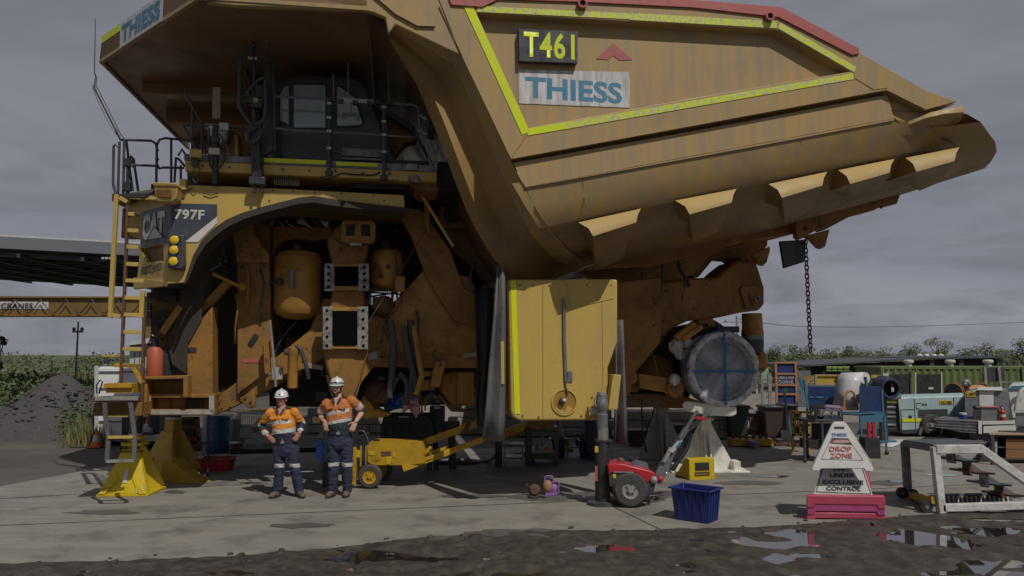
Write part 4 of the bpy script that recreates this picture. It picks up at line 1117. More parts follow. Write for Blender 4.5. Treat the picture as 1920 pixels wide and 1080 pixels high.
for x, y, r in ((1265, 727, .06), (1182, 707, .07)): c2 = T(x, y, 2.55); b.cyl(c2, c2 - TV * .03, r, seg=16); b.mat(BKD).cyl(c2, c2 - TV * .035, r * .4, seg=10).mat(GRYS)
b.build('a_frame_link', truck, bevel=.01)
b = MB().mat(DARKY); b.prism(PT([(1175, 735), (1290, 745), (1340, 760), (1330, 768), (1250, 765), (1180, 760)], 3.2), TV * .6); b.mat(RUST); b.box(T(1200, 750, 3.1), (.7, .5, .25), YAW); b.build('axle_underside', truck)
# hub
hr = .60
ap = T(1357, 692, 2.25); K = 1.07
cl = MB().mat(mat('hub_metal', (.15, .155, .17), .4, .3, col2=(.06, .055, .05), scale=10, amt=.9))
cl.lathe(ap + TV * .5, -TV, ((0, .68), (.22, .68), (.24, .66), (.44, .64), (.50, .62), (.50, .51), (.40, .49), (.38, .02)), 40)
for k in range(20):
    a = k * math.pi / 10; c3 = ap + TU * (.565 * math.cos(a)) + ZV * (.565 * math.sin(a)); cl.cyl(c3, c3 - TV * .03, .022, seg=6)
hub = cl.build('wheel_hub', truck)
m = bpy.data.materials.new('clear_wrap_film'); m.use_nodes = True; nt = m.node_tree; N, L = nt.nodes, nt.links
pb = N['Principled BSDF']; pb.inputs['Base Color'].default_value = (.72, .79, .88, 1); pb.inputs['Roughness'].default_value = .16
nn = N.new('ShaderNodeTexNoise'); nn.inputs['Scale'].default_value = 1.6; nn.inputs['Detail'].default_value = 4; nn.inputs['Distortion'].default_value = .8
mm = N.new('ShaderNodeMapRange'); mm.inputs['From Min'].default_value = .42; mm.inputs['From Max'].default_value = .75; mm.inputs['To Min'].default_value = .18; mm.inputs['To Max'].default_value = .5
g = N.new('ShaderNodeNewGeometry'); L.new(g.outputs['Position'], nn.inputs['Vector']); L.new(nn.outputs['Fac'], mm.inputs['Value']); L.new(mm.outputs['Result'], pb.inputs['Alpha'])
bp = N.new('ShaderNodeBump'); bp.inputs['Strength'].default_value = .8; bp.inputs['Distance'].default_value = .08; L.new(nn.outputs['Fac'], bp.inputs['Height']); L.new(bp.outputs['Normal'], pb.inputs['Normal'])
FILM = m
b = MB().mat(FILM)
rows = []
for r_, d_ in ((.705, -.35), (.71, -.1), (.70, .02), (.62, .035), (.32, .02), (.01, .03)):
    rows.append([ap + TU * (r_ * math.cos(a)) + ZV * (r_ * math.sin(a)) - TV * (d_ + random.uniform(-.015, .015)) for a in [2 * math.pi * i / 48 for i in range(49)]])
b.loft(rows); b.build('plastic_wrap', hub, smooth=25)
b = MB().mat(PLW); rows = []
for r_, d_ in ((.715, -.05), (.70, .03), (.66, .055), (.615, .045), (.595, .03)):
    rows.append([ap + TU * ((r_ + random.uniform(-.012, .012)) * math.cos(a)) + ZV * ((r_ + random.uniform(-.012, .012)) * math.sin(a)) - TV * (d_ + random.uniform(-.014, .018)) for a in [2 * math.pi * i / 90 for i in range(90)]])
for r in rows: r.append(r[0])
b.loft(rows); b.build('wrap_rim', hub, smooth=20)
b = MB().mat(mat('blue_strap', (.02, .13, .42), .5))
b.box(ap - TV * .07, (.037, .012, 1.34), YAW); b.box(ap - TV * .066 - ZV * .04, (1.3, .012, .03), YAW); b.build('strap', hub)
b = MB().mat(mat('blue_strap', (0, 0, 0))); b.tube([ap + TU * (.717 * math.cos(a)) + ZV * (.717 * math.sin(a)) + TV * .06 for a in [2 * math.pi * i / 40 for i in range(40)]], .012, 6, closed=True)
b.mat(BLK)
for a in (3.14, 2.5, 5.6, .0, 3.9, 1.57): q = ap + TU * (.70 * math.cos(a)) + ZV * (.70 * math.sin(a)) - TV * .03; b.beam(q, q + TU * .1 * math.cos(a) + TV * .02, .04)
b.build('hub_clamp', hub)
# chain from the tray
def chain(name, p, q, n, r, wire, m, parent):
    b = MB().mat(m)
    d = (q - p); ln = d.length / n; dz = d.normalized()
    for i in range(n):
        c = p + d * ((i + .5) / n)
        sx_ = (TU if i % 2 == 0 else TV)
        hh = ln * .62; pts = []
        for k in range(12):
            a = 2 * math.pi * k / 12
            pts.append(c + sx_ * (r * math.cos(a)) + dz * ((hh - r) * (1 if math.sin(a) > 0 else -1) * (abs(math.sin(a)) > .01) + r * math.sin(a)))
        b.tube(pts, wire, 6, closed=True)
    return b.build(name, parent)
chain('chain', T(1510, 450, 2.15), T(1520, 660, 2.15), 26, .036, .013, RUST, truck)
# ================================================================== ground, mud, puddles
CONC = mat('stained_concrete', (0.25, 0.232, 0.205), 0.72, col2=(0.165, 0.152, 0.135), scale=1.7, amt=.7, lo=.40, hi=.62, stretch=(.5, 1.5, 1), detail=14, bump=.45, bscale=26, col3=(0.135, 0.122, 0.108), scale3=1.3, lo3=.50, hi3=.66)
DIRT = mat('dirt', (0.070, 0.060, 0.052), 0.9, col2=(0.12, 0.105, 0.088), scale=.35, amt=.9, detail=10, bump=.5, bscale=6, col3=(.07, .06, .05), scale3=.8, lo3=.5, hi3=.66)
MUDM = mat('wet_dark_mud', (0.042, 0.035, 0.030), 0.6, spec=.35, col2=(0.088, 0.072, 0.058), scale=4, amt=.9, detail=10, bump=.6, bscale=60, col3=(.035, .03, .027), scale3=9, lo3=.52, hi3=.62)
GRASS = mat('scrub_green', (0.06, 0.085, 0.025), 0.9, col2=(0.13, 0.13, 0.05), scale=.3, amt=.9, detail=8)

def struct(b, name, **k):
    o = b.build(name, **k); o['kind'] = 'structure'; return o
# one sheet of ground to the horizon (slightly below the slab)
b = MB().mat(DIRT)
b.poly([(-60, -30, -.02), (90, -30, -.02), (90, 60, -.02), (-60, 60, -.02)])
struct(b, 'ground')
b = MB().mat(GRASS)
b.poly([(-2500, 60, -.02), (2500, 60, -.02), (2500, 3500, -.02), (-2500, 3500, -.02)])
b.poly([(-2500, -1500, -.02), (-60, -1500, -.02), (-60, 60, -.02), (-2500, 60, -.02)])
b.poly([(90, -1500, -.02), (2500, -1500, -.02), (2500, 60, -.02), (90, 60, -.02)])
b.poly([(-60, -1500, -.02), (90, -1500, -.02), (90, -30, -.02), (-60, -30, -.02)])
struct(b, 'distant_ground')
# concrete slab
near = [(-200, 1075), (0, 1058), (240, 1052), (420, 1045), (600, 1030), (780, 1012), (900, 1002), (1060, 996), (1240, 994), (1400, 990), (1560, 980), (1700, 968), (1920, 956), (2300, 946)]
far = [(2300, 818), (1920, 818), (1560, 820), (1300, 826), (1000, 838), (700, 846), (430, 851), (300, 860), (190, 876), (0, 912), (-260, 950)]
NEARP = []
for i in range(len(near) - 1):
    for k in range(10):
        t = k / 10
        x = near[i][0] * (1 - t) + near[i + 1][0] * t; y = near[i][1] * (1 - t) + near[i + 1][1] * t
        NEARP.append(rz(x, y + 5 * mnoise.noise(Vector((x * .02, 3, 0))) + 3 * mnoise.noise(Vector((x * .07, 9, 0))), 0))
b = MB().mat(CONC)
slab_pts = NEARP + [rz(x, y, 0) for x, y in far]
b.poly(slab_pts)
struct(b, 'concrete_slab')
# joints in the slab
b = MB().mat(mat('joint_filler', (.05, .045, .04), .9))
J = [((1000, 880), (1010, 925)), ]
for (x0, y0), (x1, y1) in (((0, 985), (1900, 905)), ((1150, 950), (1275, 1010)), ((600, 872), (1100, 868)), ((0, 935), (500, 905))):
    p, q = rz(x0, y0, .004), rz(x1, y1, .004); n = (q - p).cross(ZV).normalized() * .012
    b.poly([p - n, q - n, q + n, p + n])
struct(b, 'slab_joints')
# water film on the slab
WAT = bpy.data.materials.new('puddle_water'); WAT.use_nodes = True
wb = WAT.node_tree.nodes['Principled BSDF']; wb.inputs['Base Color'].default_value = (.035, .03, .025, 1); wb.inputs['Roughness'].default_value = .03; wb.inputs['IOR'].default_value = 2.3
wb.inputs['Coat Weight'].default_value = 1; wb.inputs['Coat IOR'].default_value = 1.8; wb.inputs['Coat Roughness'].default_value = .02
def blob(b, cx, cy, rx, ry, z=.006, n=40, seed=0):
    b.poly([rz(cx + rx * (1 + .55 * mnoise.noise(Vector((math.cos(a) * 1.8 + seed, math.sin(a) * 1.8, seed)))) * math.cos(a), cy + ry * (1 + .55 * mnoise.noise(Vector((math.cos(a) * 2.2, math.sin(a) * 2.2 + seed, 5)))) * math.sin(a), z) for a in [2 * math.pi * i / n for i in range(n)]])
DAMP = mat('damp_stain', (.085, .078, .07), .45, col2=(.12, .105, .09), scale=4, amt=.9)
b = MB().mat(DAMP)
for i, (cx, cy, rx, ry) in enumerate(((1030, 932, 70, 7), (1110, 928, 60, 6), (850, 1012, 90, 8), (330, 922, 18, 3), (1260, 925, 40, 5), (1210, 935, 40, 6), (560, 985, 60, 4), (980, 1000, 110, 10), (1660, 905, 40, 5), (1400, 905, 60, 4), (890, 930, 60, 3), (200, 960, 70, 4))):
    blob(b, cx, cy, rx, ry, .0045 + i * .0002, seed=i * 3.1)
struct(b, 'damp_patches')
b = MB().mat(WAT)
for i, (cx, cy, rx, ry) in enumerate(((1450, 893, 30, 2.2), (1690, 902, 26, 2.5), (560, 884, 30, 1.2), (470, 905, 22, 1.2), (1770, 890, 30, 3), (1000, 852, 40, 4), (860, 862, 30, 2.4))):
    blob(b, cx, cy, rx, ry, .008, seed=i * 7.3 + 1)
struct(b, 'water_film')
# foreground mud: height field with standing water where it dips
pud = [(1400, 1012, 22, 9), (1440, 1020, 46, 8), (1488, 1003, 34, 12), (1455, 1050, 36, 7), (1520, 1040, 26, 4), (1700, 998, 46, 6), (1740, 1010, 52, 8), (1790, 1020, 44, 7), (1800, 987, 36, 4),
       (1870, 996, 50, 7), (1850, 1060, 60, 8), (1790, 1072, 40, 6), (1900, 1076, 40, 5), (690, 1038, 48, 7), (760, 1043, 50, 6), (1130, 1024, 40, 6), (640, 1048, 30, 4), (1290, 1072, 40, 5), (420, 1073, 60, 4), (1880, 975, 50, 4)]
pw = [(rz(x, y, 0), rx / 1400 * rz(x, y, 0).y, abs(rz(x, y - ry, 0).y - rz(x, y + ry, 0).y) / 2) for x, y, rx, ry in pud]
x0, x1, y0, y1 = -8.5, 9.5, 6.2, 11.2
NX, NY = 500, 150
def edge_y(x):
    for i in range(len(NEARP) - 1):
        if NEARP[i].x <= x <= NEARP[i + 1].x:
            t = (x - NEARP[i].x) / max(1e-6, NEARP[i + 1].x - NEARP[i].x)
            return NEARP[i].y * (1 - t) + NEARP[i + 1].y * t
    return NEARP[0].y if x < NEARP[0].x else NEARP[-1].y
vs, fs = [], []
for j in range(NY + 1):
    for i in range(NX + 1):
        x = x0 + (x1 - x0) * i / NX
        e = edge_y(x)
        y = y0 + (e + .02 - y0) * (j / NY)
        v = Vector((x, y, 0))
        h = .020 + .032 * mnoise.noise(v * 2.1) + .03 * mnoise.noise(v * 5.5 + Vector((3, 1, 0))) + .012 * mnoise.noise(v * 12) * max(0, mnoise.noise(v * 1.7) + .3) + .006 * mnoise.noise(v * 28)
        h += .016 * math.sin((y + x * .12) * 11 + 1.5 * mnoise.noise(v * .8)) * max(0, min(1, .6 + 2 * mnoise.noise(v * .6 + Vector((5, 0, 0)))))
        for c, rx, ry in pw:
            q = ((x - c.x) / rx) ** 2 + ((y - c.y) / ry) ** 2
            if q < 5: h -= .060 * math.exp(-q * .8)
        ed = e - y
        h = h * min(1, .25 + ed / .5) + (.006 if ed < .3 else 0)
        vs.append((x, y, h - .004))
for j in range(NY):
    for i in range(NX):
        a = j * (NX + 1) + i
        fs.append((a, a + 1, a + NX + 2, a + NX + 1))
me = bpy.data.meshes.new('mud'); me.from_pydata(vs, [], fs); me.materials.append(MUDM); me.shade_smooth()
o = bpy.data.objects.new('mud', me); COL.objects.link(o); o['kind'] = 'structure'
b = MB().mat(WAT).poly([(x0, y0, -.009), (x1, y0, -.009)] + [(x1, edge_y(x1) - .3, -.009)] + [(p.x, p.y - .12, -.009) for p in NEARP[::-4] if x0 < p.x < x1] + [(x0, edge_y(x0) - .3, -.009)])
struct(b, 'puddles')
# clods along the slab edge
b = MB().mat(MUDM)
random.seed(5)
for k in range(150):
    i = random.randrange(len(NEARP) - 1); p = NEARP[i].lerp(NEARP[i + 1], random.random()) + Vector((0, random.uniform(-.9, .25) * random.random(), 0))
    s_ = random.uniform(.008, .035) * (1.6 if random.random() < .1 else 1)
    b.ball(p + ZV * s_ * .3, (s_ * 1.5, s_, s_ * .6), 6, 4, rot=Matrix.Rotation(random.random() * 3, 3, 'Z'))
o = b.build('mud_clods'); o['kind'] = 'stuff'
# ================================================================== background: sheds, plants, trees
def pp(b, pts, D, depth):   # box-like prism turned to face the yard's middle, where the camera stands
    cx_ = sum(p[0] for p in pts) / len(pts); k = (cx_ - 960) / 1400 * (1 if abs(cx_ - 960) > 330 else 0)
    return b.prism([at(x, y, D) for x, y in pts], (YV + XV * k) * depth)
def rect(b, x0, y0, x1, y1, D, depth): return pp(b, [(x0, y0), (x1, y0), (x1, y1), (x0, y1)], D, depth)
def Dg(py, px=960, z=0): return rz(px, py, z).y
LEAF = mat('leaf_green', (0.045, 0.075, 0.022), 0.7, col2=(0.10, 0.13, 0.04), scale=.55, amt=.9, detail=5, col3=(.025, .04, .016), scale3=1.6, lo3=.5, hi3=.62)
LEAF2 = mat('olive_leaf', (0.075, 0.10, 0.045), 0.8, col2=(0.12, 0.14, 0.06), scale=.8, amt=.9, detail=5, col3=(.04, .055, .03), scale3=2, lo3=.5, hi3=.62)
DRY = mat('dry_grass', (0.22, 0.19, 0.085), 0.85, col2=(0.11, 0.13, 0.04), scale=1.3, amt=.9)
BARK = mat('bark', (0.12, 0.10, 0.08), .9, col2=(.2, .17, .14), scale=6, amt=.8)
def leaves(b, c, rad, n, size, rng):
    c = Vector(c)
    for _ in range(n):
        while True:
            q = Vector((rng.uniform(-1, 1), rng.uniform(-1, 1), rng.uniform(-1, 1)))
            if q.length < 1: break
        if q.length < .35 and rng.random() < .6: continue
        p = c + Vector((q.x * rad[0], q.y * rad[1], q.z * rad[2]))
        u = Vector((rng.gauss(0, 1), rng.gauss(0, 1), rng.gauss(0, 1))).normalized(); v = u.orthogonal().normalized()
        s = size * rng.uniform(.6, 1.3)
        b.poly([p - u * s, p - v * s * .6, p + u * s, p + v * s * .6])
def tree(px, ytop, D, w, label, seed, lm=LEAF, zb=0, n=1700, clumps=15):
    rng = random.Random(seed)
    base = at(px, 700, D); base.z = zb
    top = at(px, ytop, D).z
    W = w * D / 1400; H = top - zb
    t = thing('tree', base, label, 'tree', 'trees along the horizon behind the yard')
    b = MB().mat(BARK); b.tube([base, base + Vector((W * .04, 0, H * .4)), base + Vector((-W * .03, 0, H * .8))], [W * .04 + .05, W * .03 + .03, .02], 7)
    cr = MB().mat(lm)
    for k in range(clumps):
        a = rng.random() * 6.28; r = rng.random() ** .6
        hz = (k + .5) / clumps * .86 + rng.uniform(-.03, .03)
        c = base + Vector((math.cos(a) * r * W * .40 * (1.25 - hz * .8), math.sin(a) * r * W * .3, H * hz))
        b.tube([base + ZV * H * hz * .55, c], [W * .015 + .02, .01], 5)
        rr = W * rng.uniform(.13, .24)
        leaves(cr, c, (rr, rr, rr * .7), n // clumps, W * .019 + .03, rng)
    b.build('trunk', t); cr.build('crown', t, smooth=5)
TL = [('dark bushy tree rising beside the suspension cylinder', 1452, 640, 70, 60), ('round green tree behind the hanging chain', 1505, 640, 80, 66), ('low pale tree between the chain and the white roll', 1560, 652, 90, 70),
      ('wide green tree above the low end of the dark shed roof', 1610, 646, 85, 62), ('tall two-pronged tree above the middle of the dark shed roof', 1718, 636, 74, 60), ('tallest spreading tree with open crown above the shed', 1762, 622, 66, 60),
      ('small scrubby tree between the two tall trees', 1668, 650, 70, 64), ('low grey-green tree next to the tallest tree', 1812, 652, 70, 66), ('feathery tree above the far end of the shed roof', 1852, 640, 72, 64),
      ('biggest dark tree, thick-crowned, at the far end of the tree line', 1925, 628, 90, 56), ('thin tree next to the notice board', 1440, 656, 40, 70), ('pale scrub tree behind the feathery tree', 1888, 648, 60, 72)]
for i, (lb, px, yt, w_, D) in enumerate(TL):
    tree(px, yt, D, w_, lb, 40 + i, LEAF if i % 3 != 2 else LEAF2)
tree(-6, 596, 40, 34, 'dark tree tip poking in beyond the scrub and gravel heap', 91, LEAF)
tree(262, 650, 60, 70, 'bushy tree behind the white hut and the ladder', 92, LEAF, n=700)
# far wood, scrub and grass
rng = random.Random(3)
b = MB().mat(mat('distant_leaf', (.04, .055, .032), .9, col2=(.065, .075, .045), scale=.4, amt=.9))
for k in range(260):
    x = rng.uniform(-30, 1960); D = rng.uniform(110, 240)
    base = at(x, 665, D); hh = (rng.uniform(.9, 2.3) if x < 1300 else rng.uniform(1.2, 2.7)) * D / 150
    leaves(b, (base.x, base.y, hh * .5), (hh * 1.7, hh, hh * .62), 46, hh * .13, rng)
o = b.build('far_woodland', smooth=5); o['kind'] = 'stuff'
b = MB().mat(LEAF2)
rng = random.Random(8)
for k in range(90):
    x = rng.uniform(-30, 300); D = rng.uniform(34, 90); base = at(x, 690, D)
    hh = rng.uniform(.5, 1.5)
    leaves(b, (base.x, base.y, hh * .35), (hh * 1.3, hh, hh * .6), 110, .09 + D * .0012, rng)
b.mat(LEAF)
for k in range(26):
    x = rng.uniform(-60, 70); D = rng.uniform(24, 34); base = at(x, 700, D); hh = rng.uniform(.8, 1.7)
    leaves(b, (base.x, base.y, hh * .4), (hh * 1.1, hh, hh * .6), 240, .07, rng)
for k in range(60):
    x = rng.uniform(118, 215); D = rng.uniform(19.6, 32); base = at(x, 700, D); hh = rng.uniform(.5, 1.25)
    leaves(b, (base.x, base.y, hh * .45), (hh * .9, hh * .8, hh * .55), 200, .05, rng)
o = b.build('scrub', smooth=5); o['kind'] = 'stuff'
b = MB().mat(DRY)
rng = random.Random(12)
def blades(cx0, cx1, cy0, cy1, n, h):
    for k in range(n):
        x = (cx0 + cx1) / 2 + max(-1.2, min(1.2, rng.gauss(0, .45))) * (cx1 - cx0) / 2; y = (cy0 + cy1) / 2 + max(-1, min(1, rng.gauss(0, .5))) * (cy1 - cy0) / 2; p = rz(x, y, 0); hh = h * rng.uniform(.5, 1.2)
        a = rng.random() * 6.28; dx = Vector((math.cos(a), math.sin(a), 0)) * .02 * (1 + p.y * .02)
        ln = Vector((rng.gauss(0, .12), rng.gauss(0, .12), 0)) * hh
        b.poly([p - dx, p + dx, p + ln + ZV * hh])
blades(120, 200, 740, 838, 4200, .55)
blades(-40, 200, 715, 760, 3500, 1.0)

b.mat(LEAF)
blades(130, 200, 745, 838, 3800, .5); blades(-40, 40, 735, 800, 2500, .6)
o = b.build('grass', smooth=5); o['kind'] = 'stuff'
# gravel heap
GRV = mat('dark_gravel', (.050, .047, .047), .9, col2=(.085, .08, .078), scale=14, amt=1, detail=8, bump=1.0, bscale=22, col3=(.05, .045, .045), scale3=25, lo3=.5, hi3=.6)
b = MB().mat(GRV)
hc = rz(80, 812, 0); rows = []
HTOP = at(80, 716, hc.y + .6).z
for i in range(41):
    row = []
    for j in range(81):
        u_, v_ = -1 + 2 * j / 80, -1 + 2 * i / 40
        r = math.sqrt((u_ * 1.0) ** 2 + v_ ** 2)
        p = Vector((hc.x + u_ * 2.7, hc.y + .8 + v_ * 2.9, 0))
        h = max(0, 1 - r) ** .85 * HTOP * 1.12 * (1 + .18 * mnoise.noise(p * .9)) + .06 * mnoise.noise(p * 3) + .045 * mnoise.noise(p * 9) + .03 * mnoise.noise(p * 21)
        p.z = h - .06; row.append(p)
    rows.append(row)
b.loft(rows); rngg = random.Random(4)
for k in range(500):
    a, r = rngg.random() * 6.28, rngg.random() ** .5
    p = Vector((hc.x + math.cos(a) * 2.6 * r, hc.y + .8 + math.sin(a) * 2.8 * r, max(0, 1 - r) ** .85 * HTOP * 1.1 - .02)); s_ = rngg.uniform(.02, .07)
    b.ball(p, (s_ * 1.3, s_, s_ * .8), 6, 4)
o = b.build('gravel_heap', smooth=80); tag(o, 'dark grey heap of gravel behind the dirt track', 'gravel heap')
# poles, whip
def pole(x, y0, y1, D, r, label, arm=None, zt=None, m=GALV):
    t = at(x, y0, D); p = Vector((t.x, t.y, 0))
    b = MB().mat(m).cyl(p, t, r, r * .7, 8)
    o = b.build('utility_pole'); tag(o, label, 'pole')
    if arm:
        a = MB().mat(m); a.beam(t - XV * arm - ZV * .6, t + XV * arm - ZV * .6, .12)
        a.ball(t - ZV * .45 - XV * arm * .8, .12, 6, 4); a.ball(t - ZV * .45 + XV * arm * .8, .12, 6, 4); a.build('cross_arm', o)
pole(147, 603, 690, 45, .07, 'tall grey utility pole standing in the scrub past the gravel heap', .3)
pole(98, 672, 720, 28, .05, 'short thin post rising behind the gravel heap')
pole(1381, 592, 660, 70, .12, 'distant power pole seen between the hub and the suspension cylinder', 1.3)
b = MB().mat(CHAR); b.tube([at(1381, 597, 70), at(1500, 612, 95), at(1700, 612, 120), at(1930, 604, 150)], .035, 4, smooth=4)
tag(b.build('power_line'), 'thin power line crossing the sky behind the chain', 'power line')
# open shed roof left and gantry beam
SH = at(0, 458, 30).z
b = MB().mat(WHT)
def shed_pt(px, D, z): p = at(px, 500, D); return Vector((p.x, D, z))
b.prism([Vector((-34, 30, SH + 1.0)), Vector((-11, 30, SH - .25)), Vector((-11, 47, SH - .25)), Vector((-34, 47, SH + 1.0))], ZV * .12)
rf = b.build('shed_roof_tmp')
rf.name = 'shelter'; WL['shelter'] = WL['shed_roof_tmp']; tag(rf, 'big open-sided steel shelter with pale roof edge above the crane beam', 'shelter')
b = MB().mat(mat('grey_sheet_fascia', (.17, .18, .20), .5)); b.prism([Vector((-34, 29.9, SH + .55)), Vector((-11, 29.9, SH - .7)), Vector((-11, 29.9, SH - .22)), Vector((-34, 29.9, SH + 1.03))], YV * .08)
b.mat(BLK); b.prism([Vector((-34, 30.0, SH + .5)), Vector((-11, 30.0, SH - .75)), Vector((-11, 47, SH - .75)), Vector((-34, 47, SH + .5))], ZV * .1)
b.build('roof_fascia', rf)
b = MB().mat(CHAR)
for k in range(12): y = 30.6 + k * 1.4; b.beam(Vector((-34, y, SH + .38)), Vector((-11, y, SH - .87)), .12, .2)
for k in range(9): x = -33 + k * 2.6; z = SH + .3 - (x + 34) * 1.25 / 23; b.beam(Vector((x, 30, z)), Vector((x, 47, z)), .12, .16)
b.mat(WHT)
for k in range(3): b.box((at(193 + k * 7, 484, 29.8)), (.10, .05, .08))
for k in range(7): b.box((-30 + k * 2.3, 33 + (k * 5) % 9, SH + .15 - k * .12), (.9, .1, .03))
b.build('roof_purlins', rf)
b = MB().mat(GRYS); b.cyl((-33.6, 30.2, 0), (-33.6, 30.2, SH + .6), .18, seg=10); b.cyl((-11.2, 46.6, 0), (-11.2, 46.6, SH - .6), .18, seg=10); b.cyl((-11.2, 30.3, 0), (-11.2, 30.3, SH - .6), .15, seg=10); b.build('post', rf)
GD = 26
CRN = mat('crane_ochre', (.21, .12, .03), .6, col2=(.15, .085, .025), scale=2, amt=.7)
b = MB().mat(CRN); pp(b, [(-60, 557), (285, 558), (285, 592), (-60, 592)], GD, .45); b.prism([at(-60, 555, GD - .1), at(285, 556, GD - .1), at(285, 559, GD - .1), at(-60, 558, GD - .1)], YV * .65); b.prism([at(-60, 590, GD - .1), at(285, 590, GD - .1), at(285, 593, GD - .1), at(-60, 593, GD - .1)], YV * .65)
gb = b.build('gantry_crane'); tag(gb, 'long yellow overhead crane beam with looped cable behind the ladder', 'crane')
b = MB().mat(BLK)
for k in range(7):
    x = -20 + k * 48
    b.tube([at(x, 561, GD - .15), at(x + 10, 575, GD - .15), at(x + 24, 587, GD - .15), at(x + 38, 575, GD - .15), at(x + 48, 561, GD - .15)], .018, 6, smooth=4)
b.build('festoon_cable', gb)
b = MB().mat(DEC_W); pp(b, [(0, 565), (91, 566), (91, 580), (0, 579)], GD - .02, .01); b.mat(DGLS); b.text('CRANES', at(2, 578, GD - .03), XV, ZV, 9.5 / 1400 * GD, 60 / 1400 * GD, th=.02, bold=.02)
b.build('crane_decal', gb)
b = MB().mat(CRN)
for x in (-50, 284): b.beam(at(x, 592, GD + .3), Vector((at(x, 592, GD + .3).x, GD + .3, 0)), .35)
b.build('crane_leg', gb)
# ================================================================== props on the slab, left and middle
def gz(px, py): return rz(px, py, 0)
RED = mat('red_plastic', (0.40, 0.02, 0.03), .45, col2=(.28, .02, .025), scale=5, amt=.7)
BLU = mat('blue_plastic', (0.010, 0.022, 0.15), .4, col2=(.02, .03, .14), scale=5, amt=.7)
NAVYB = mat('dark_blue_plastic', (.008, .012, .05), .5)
def tote(name, c, w, d, h, yaw, m, label, cat, taper=.86, rim=.035):
    M_ = FR(c, yaw); b = MB(M_).mat(m)
    W, D_ = w / 2, d / 2
    def rg(s, z, o=0): return [((x * W * s) + o * x, (y * D_ * s) + o * y, z) for x, y in ((-1, -1), (1, -1), (1, 1), (-1, 1))]
    b.loft([rg(taper, 0), rg(1, h - .02), rg(1, h - .02, rim), rg(1, h, rim), rg(1, h, -.012), rg(taper, .02, -.012)], True)
    b.face([b.P(p) for p in rg(taper, 0)]); b.face([b.P(p) for p in rg(taper, .02, -.012)])
    for k in (-.6, -.2, .2, .6):   # ribs
        b.beam((k * W, -D_ * taper - .004, .02), (k * W, -D_ - .008, h - .03), .02, .02)
        b.beam((W * taper + .004, k * D_, .02), (W + .008, k * D_, h - .03), .02, .02)
    o = b.build(name, loc=c, bevel=.006); return tag(o, label, cat)
tote('storage_tote', gz(1310, 978) + YV * .12, .56, .38, .44, R(-38), BLU, 'deep blue plastic tote standing on the slab edge near the mud', 'tub')
tote('tray', gz(398, 884) + YV * .2, .62, .45, .24, R(4), RED, 'low red plastic tub on the slab behind the yellow wheel chock', 'tub')
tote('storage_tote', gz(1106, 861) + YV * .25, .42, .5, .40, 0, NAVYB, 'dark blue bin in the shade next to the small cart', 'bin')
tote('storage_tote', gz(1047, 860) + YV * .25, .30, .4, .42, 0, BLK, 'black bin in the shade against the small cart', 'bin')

def jack_stand(c, w, h, topw, m, label, yaw=0.0, colr=.13, black=(.13, .5), extra=True):
    """four-finned pyramid support stand"""
    t = thing('support_stand', c, label, 'support stand')
    M_ = FR(c, yaw)
    b = MB(M_).mat(m); W = w / 2; tw = topw / 2
    b.box((0, 0, .02), (w, w, .04)); b.build('base_plate', t, bevel=.008)
    b = MB(M_).mat(m)
    b.loft([[(x * tw * .8, y * tw * .8, .04) for x, y in ((-1, -1), (1, -1), (1, 1), (-1, 1))], [(x * tw * .75, y * tw * .75, h) for x, y in ((-1, -1), (1, -1), (1, 1), (-1, 1))]], True, True)
    b.build('column', t, bevel=.012)
    b = MB(M_).mat(m)
    b.loft([[(-W * .9, -W * .9, .04), (W * .9, -W * .9, .04)], [(-W * .62, -W * .66, h * .38), (W * .62, -W * .66, h * .38)], [(-tw, -tw, h * .78), (tw, -tw, h * .78)]])
    b.build('front_panel', t, solid=.02, bevel=.006)
    for sx_ in (-1, 1):
        b = MB(M_).mat(m)
        b.prism([(sx_ * W * .95, -W * .95, .04), (sx_ * W * .95, -W * .60, .04), (sx_ * tw * .9, -tw * .6, h * .8), (sx_ * tw * .9, -tw * .9, h * .8)], (-sx_ * .03, 0, 0))
        b.build('leg', t, bevel=.006); b = MB(M_).mat(m)
        b.prism([(sx_ * W * .95, W * .95, .04), (sx_ * tw * .9, tw * .9, h * .8), (sx_ * tw * .5, tw * .5, h * .8), (sx_ * tw * .5, tw * .5, .04)], (0, -.03, 0))
        b.build('leg', t, bevel=.006); b = MB(M_).mat(m)
        b.prism([(sx_ * W * .95, -W * .98, .04), (sx_ * W * .66, -W * .98, .04), (sx_ * W * .25, -W * .72, h * .30), (sx_ * W * .34, -W * .72, h * .34)], (0, -.02, 0))
        b.build('gusset', t, bevel=.006)
    if extra:
        b = MB(M_).mat(m)
        b.box((0, 0, h * .86), (topw * 1.15, topw * 1.15, .05)); b.box((0, 0, h * .97), (topw * 1.0, topw * 1.0, .04))
        b.mat(RUST)
        for a in (-1, 1):
            for z in (.90, .80): b.cyl((a * tw * .7, -tw - .03, h * z), (a * tw * .7, -tw + .03, h * z), .028, seg=10)
        b.box((0, -tw - .02, h * .74), (topw * 1.4, .04, .02))
        b.mat(WHT).prism([(-.03, -W * .80, h * .22), (.03, -W * .80, h * .22), (.03, -W * .64, h * .44), (-.03, -W * .64, h * .44)], (0, -.012, 0))
        b.prism([(W * .52, -W * .91, h * .06), (W * .82, -W * .91, h * .06), (W * .76, -W * .86, h * .16), (W * .48, -W * .86, h * .16)], (0, -.02, 0))
        b.mat(RUST).beam((-W * .8, -W * .94, h * .12), (-W * .5, -W * .9, h * .15), .02)
        b.build('fitting', t)
    b = MB(M_).mat(BLK).cyl((0, 0, h), (0, 0, h + black[1]), black[0], seg=20); b.mat(WHT).cyl((0, 0, h - .0), (0, 0, h + .04), black[0] * 1.04, seg=20)
    b.build('support_block', t, bevel=.008)
    return t
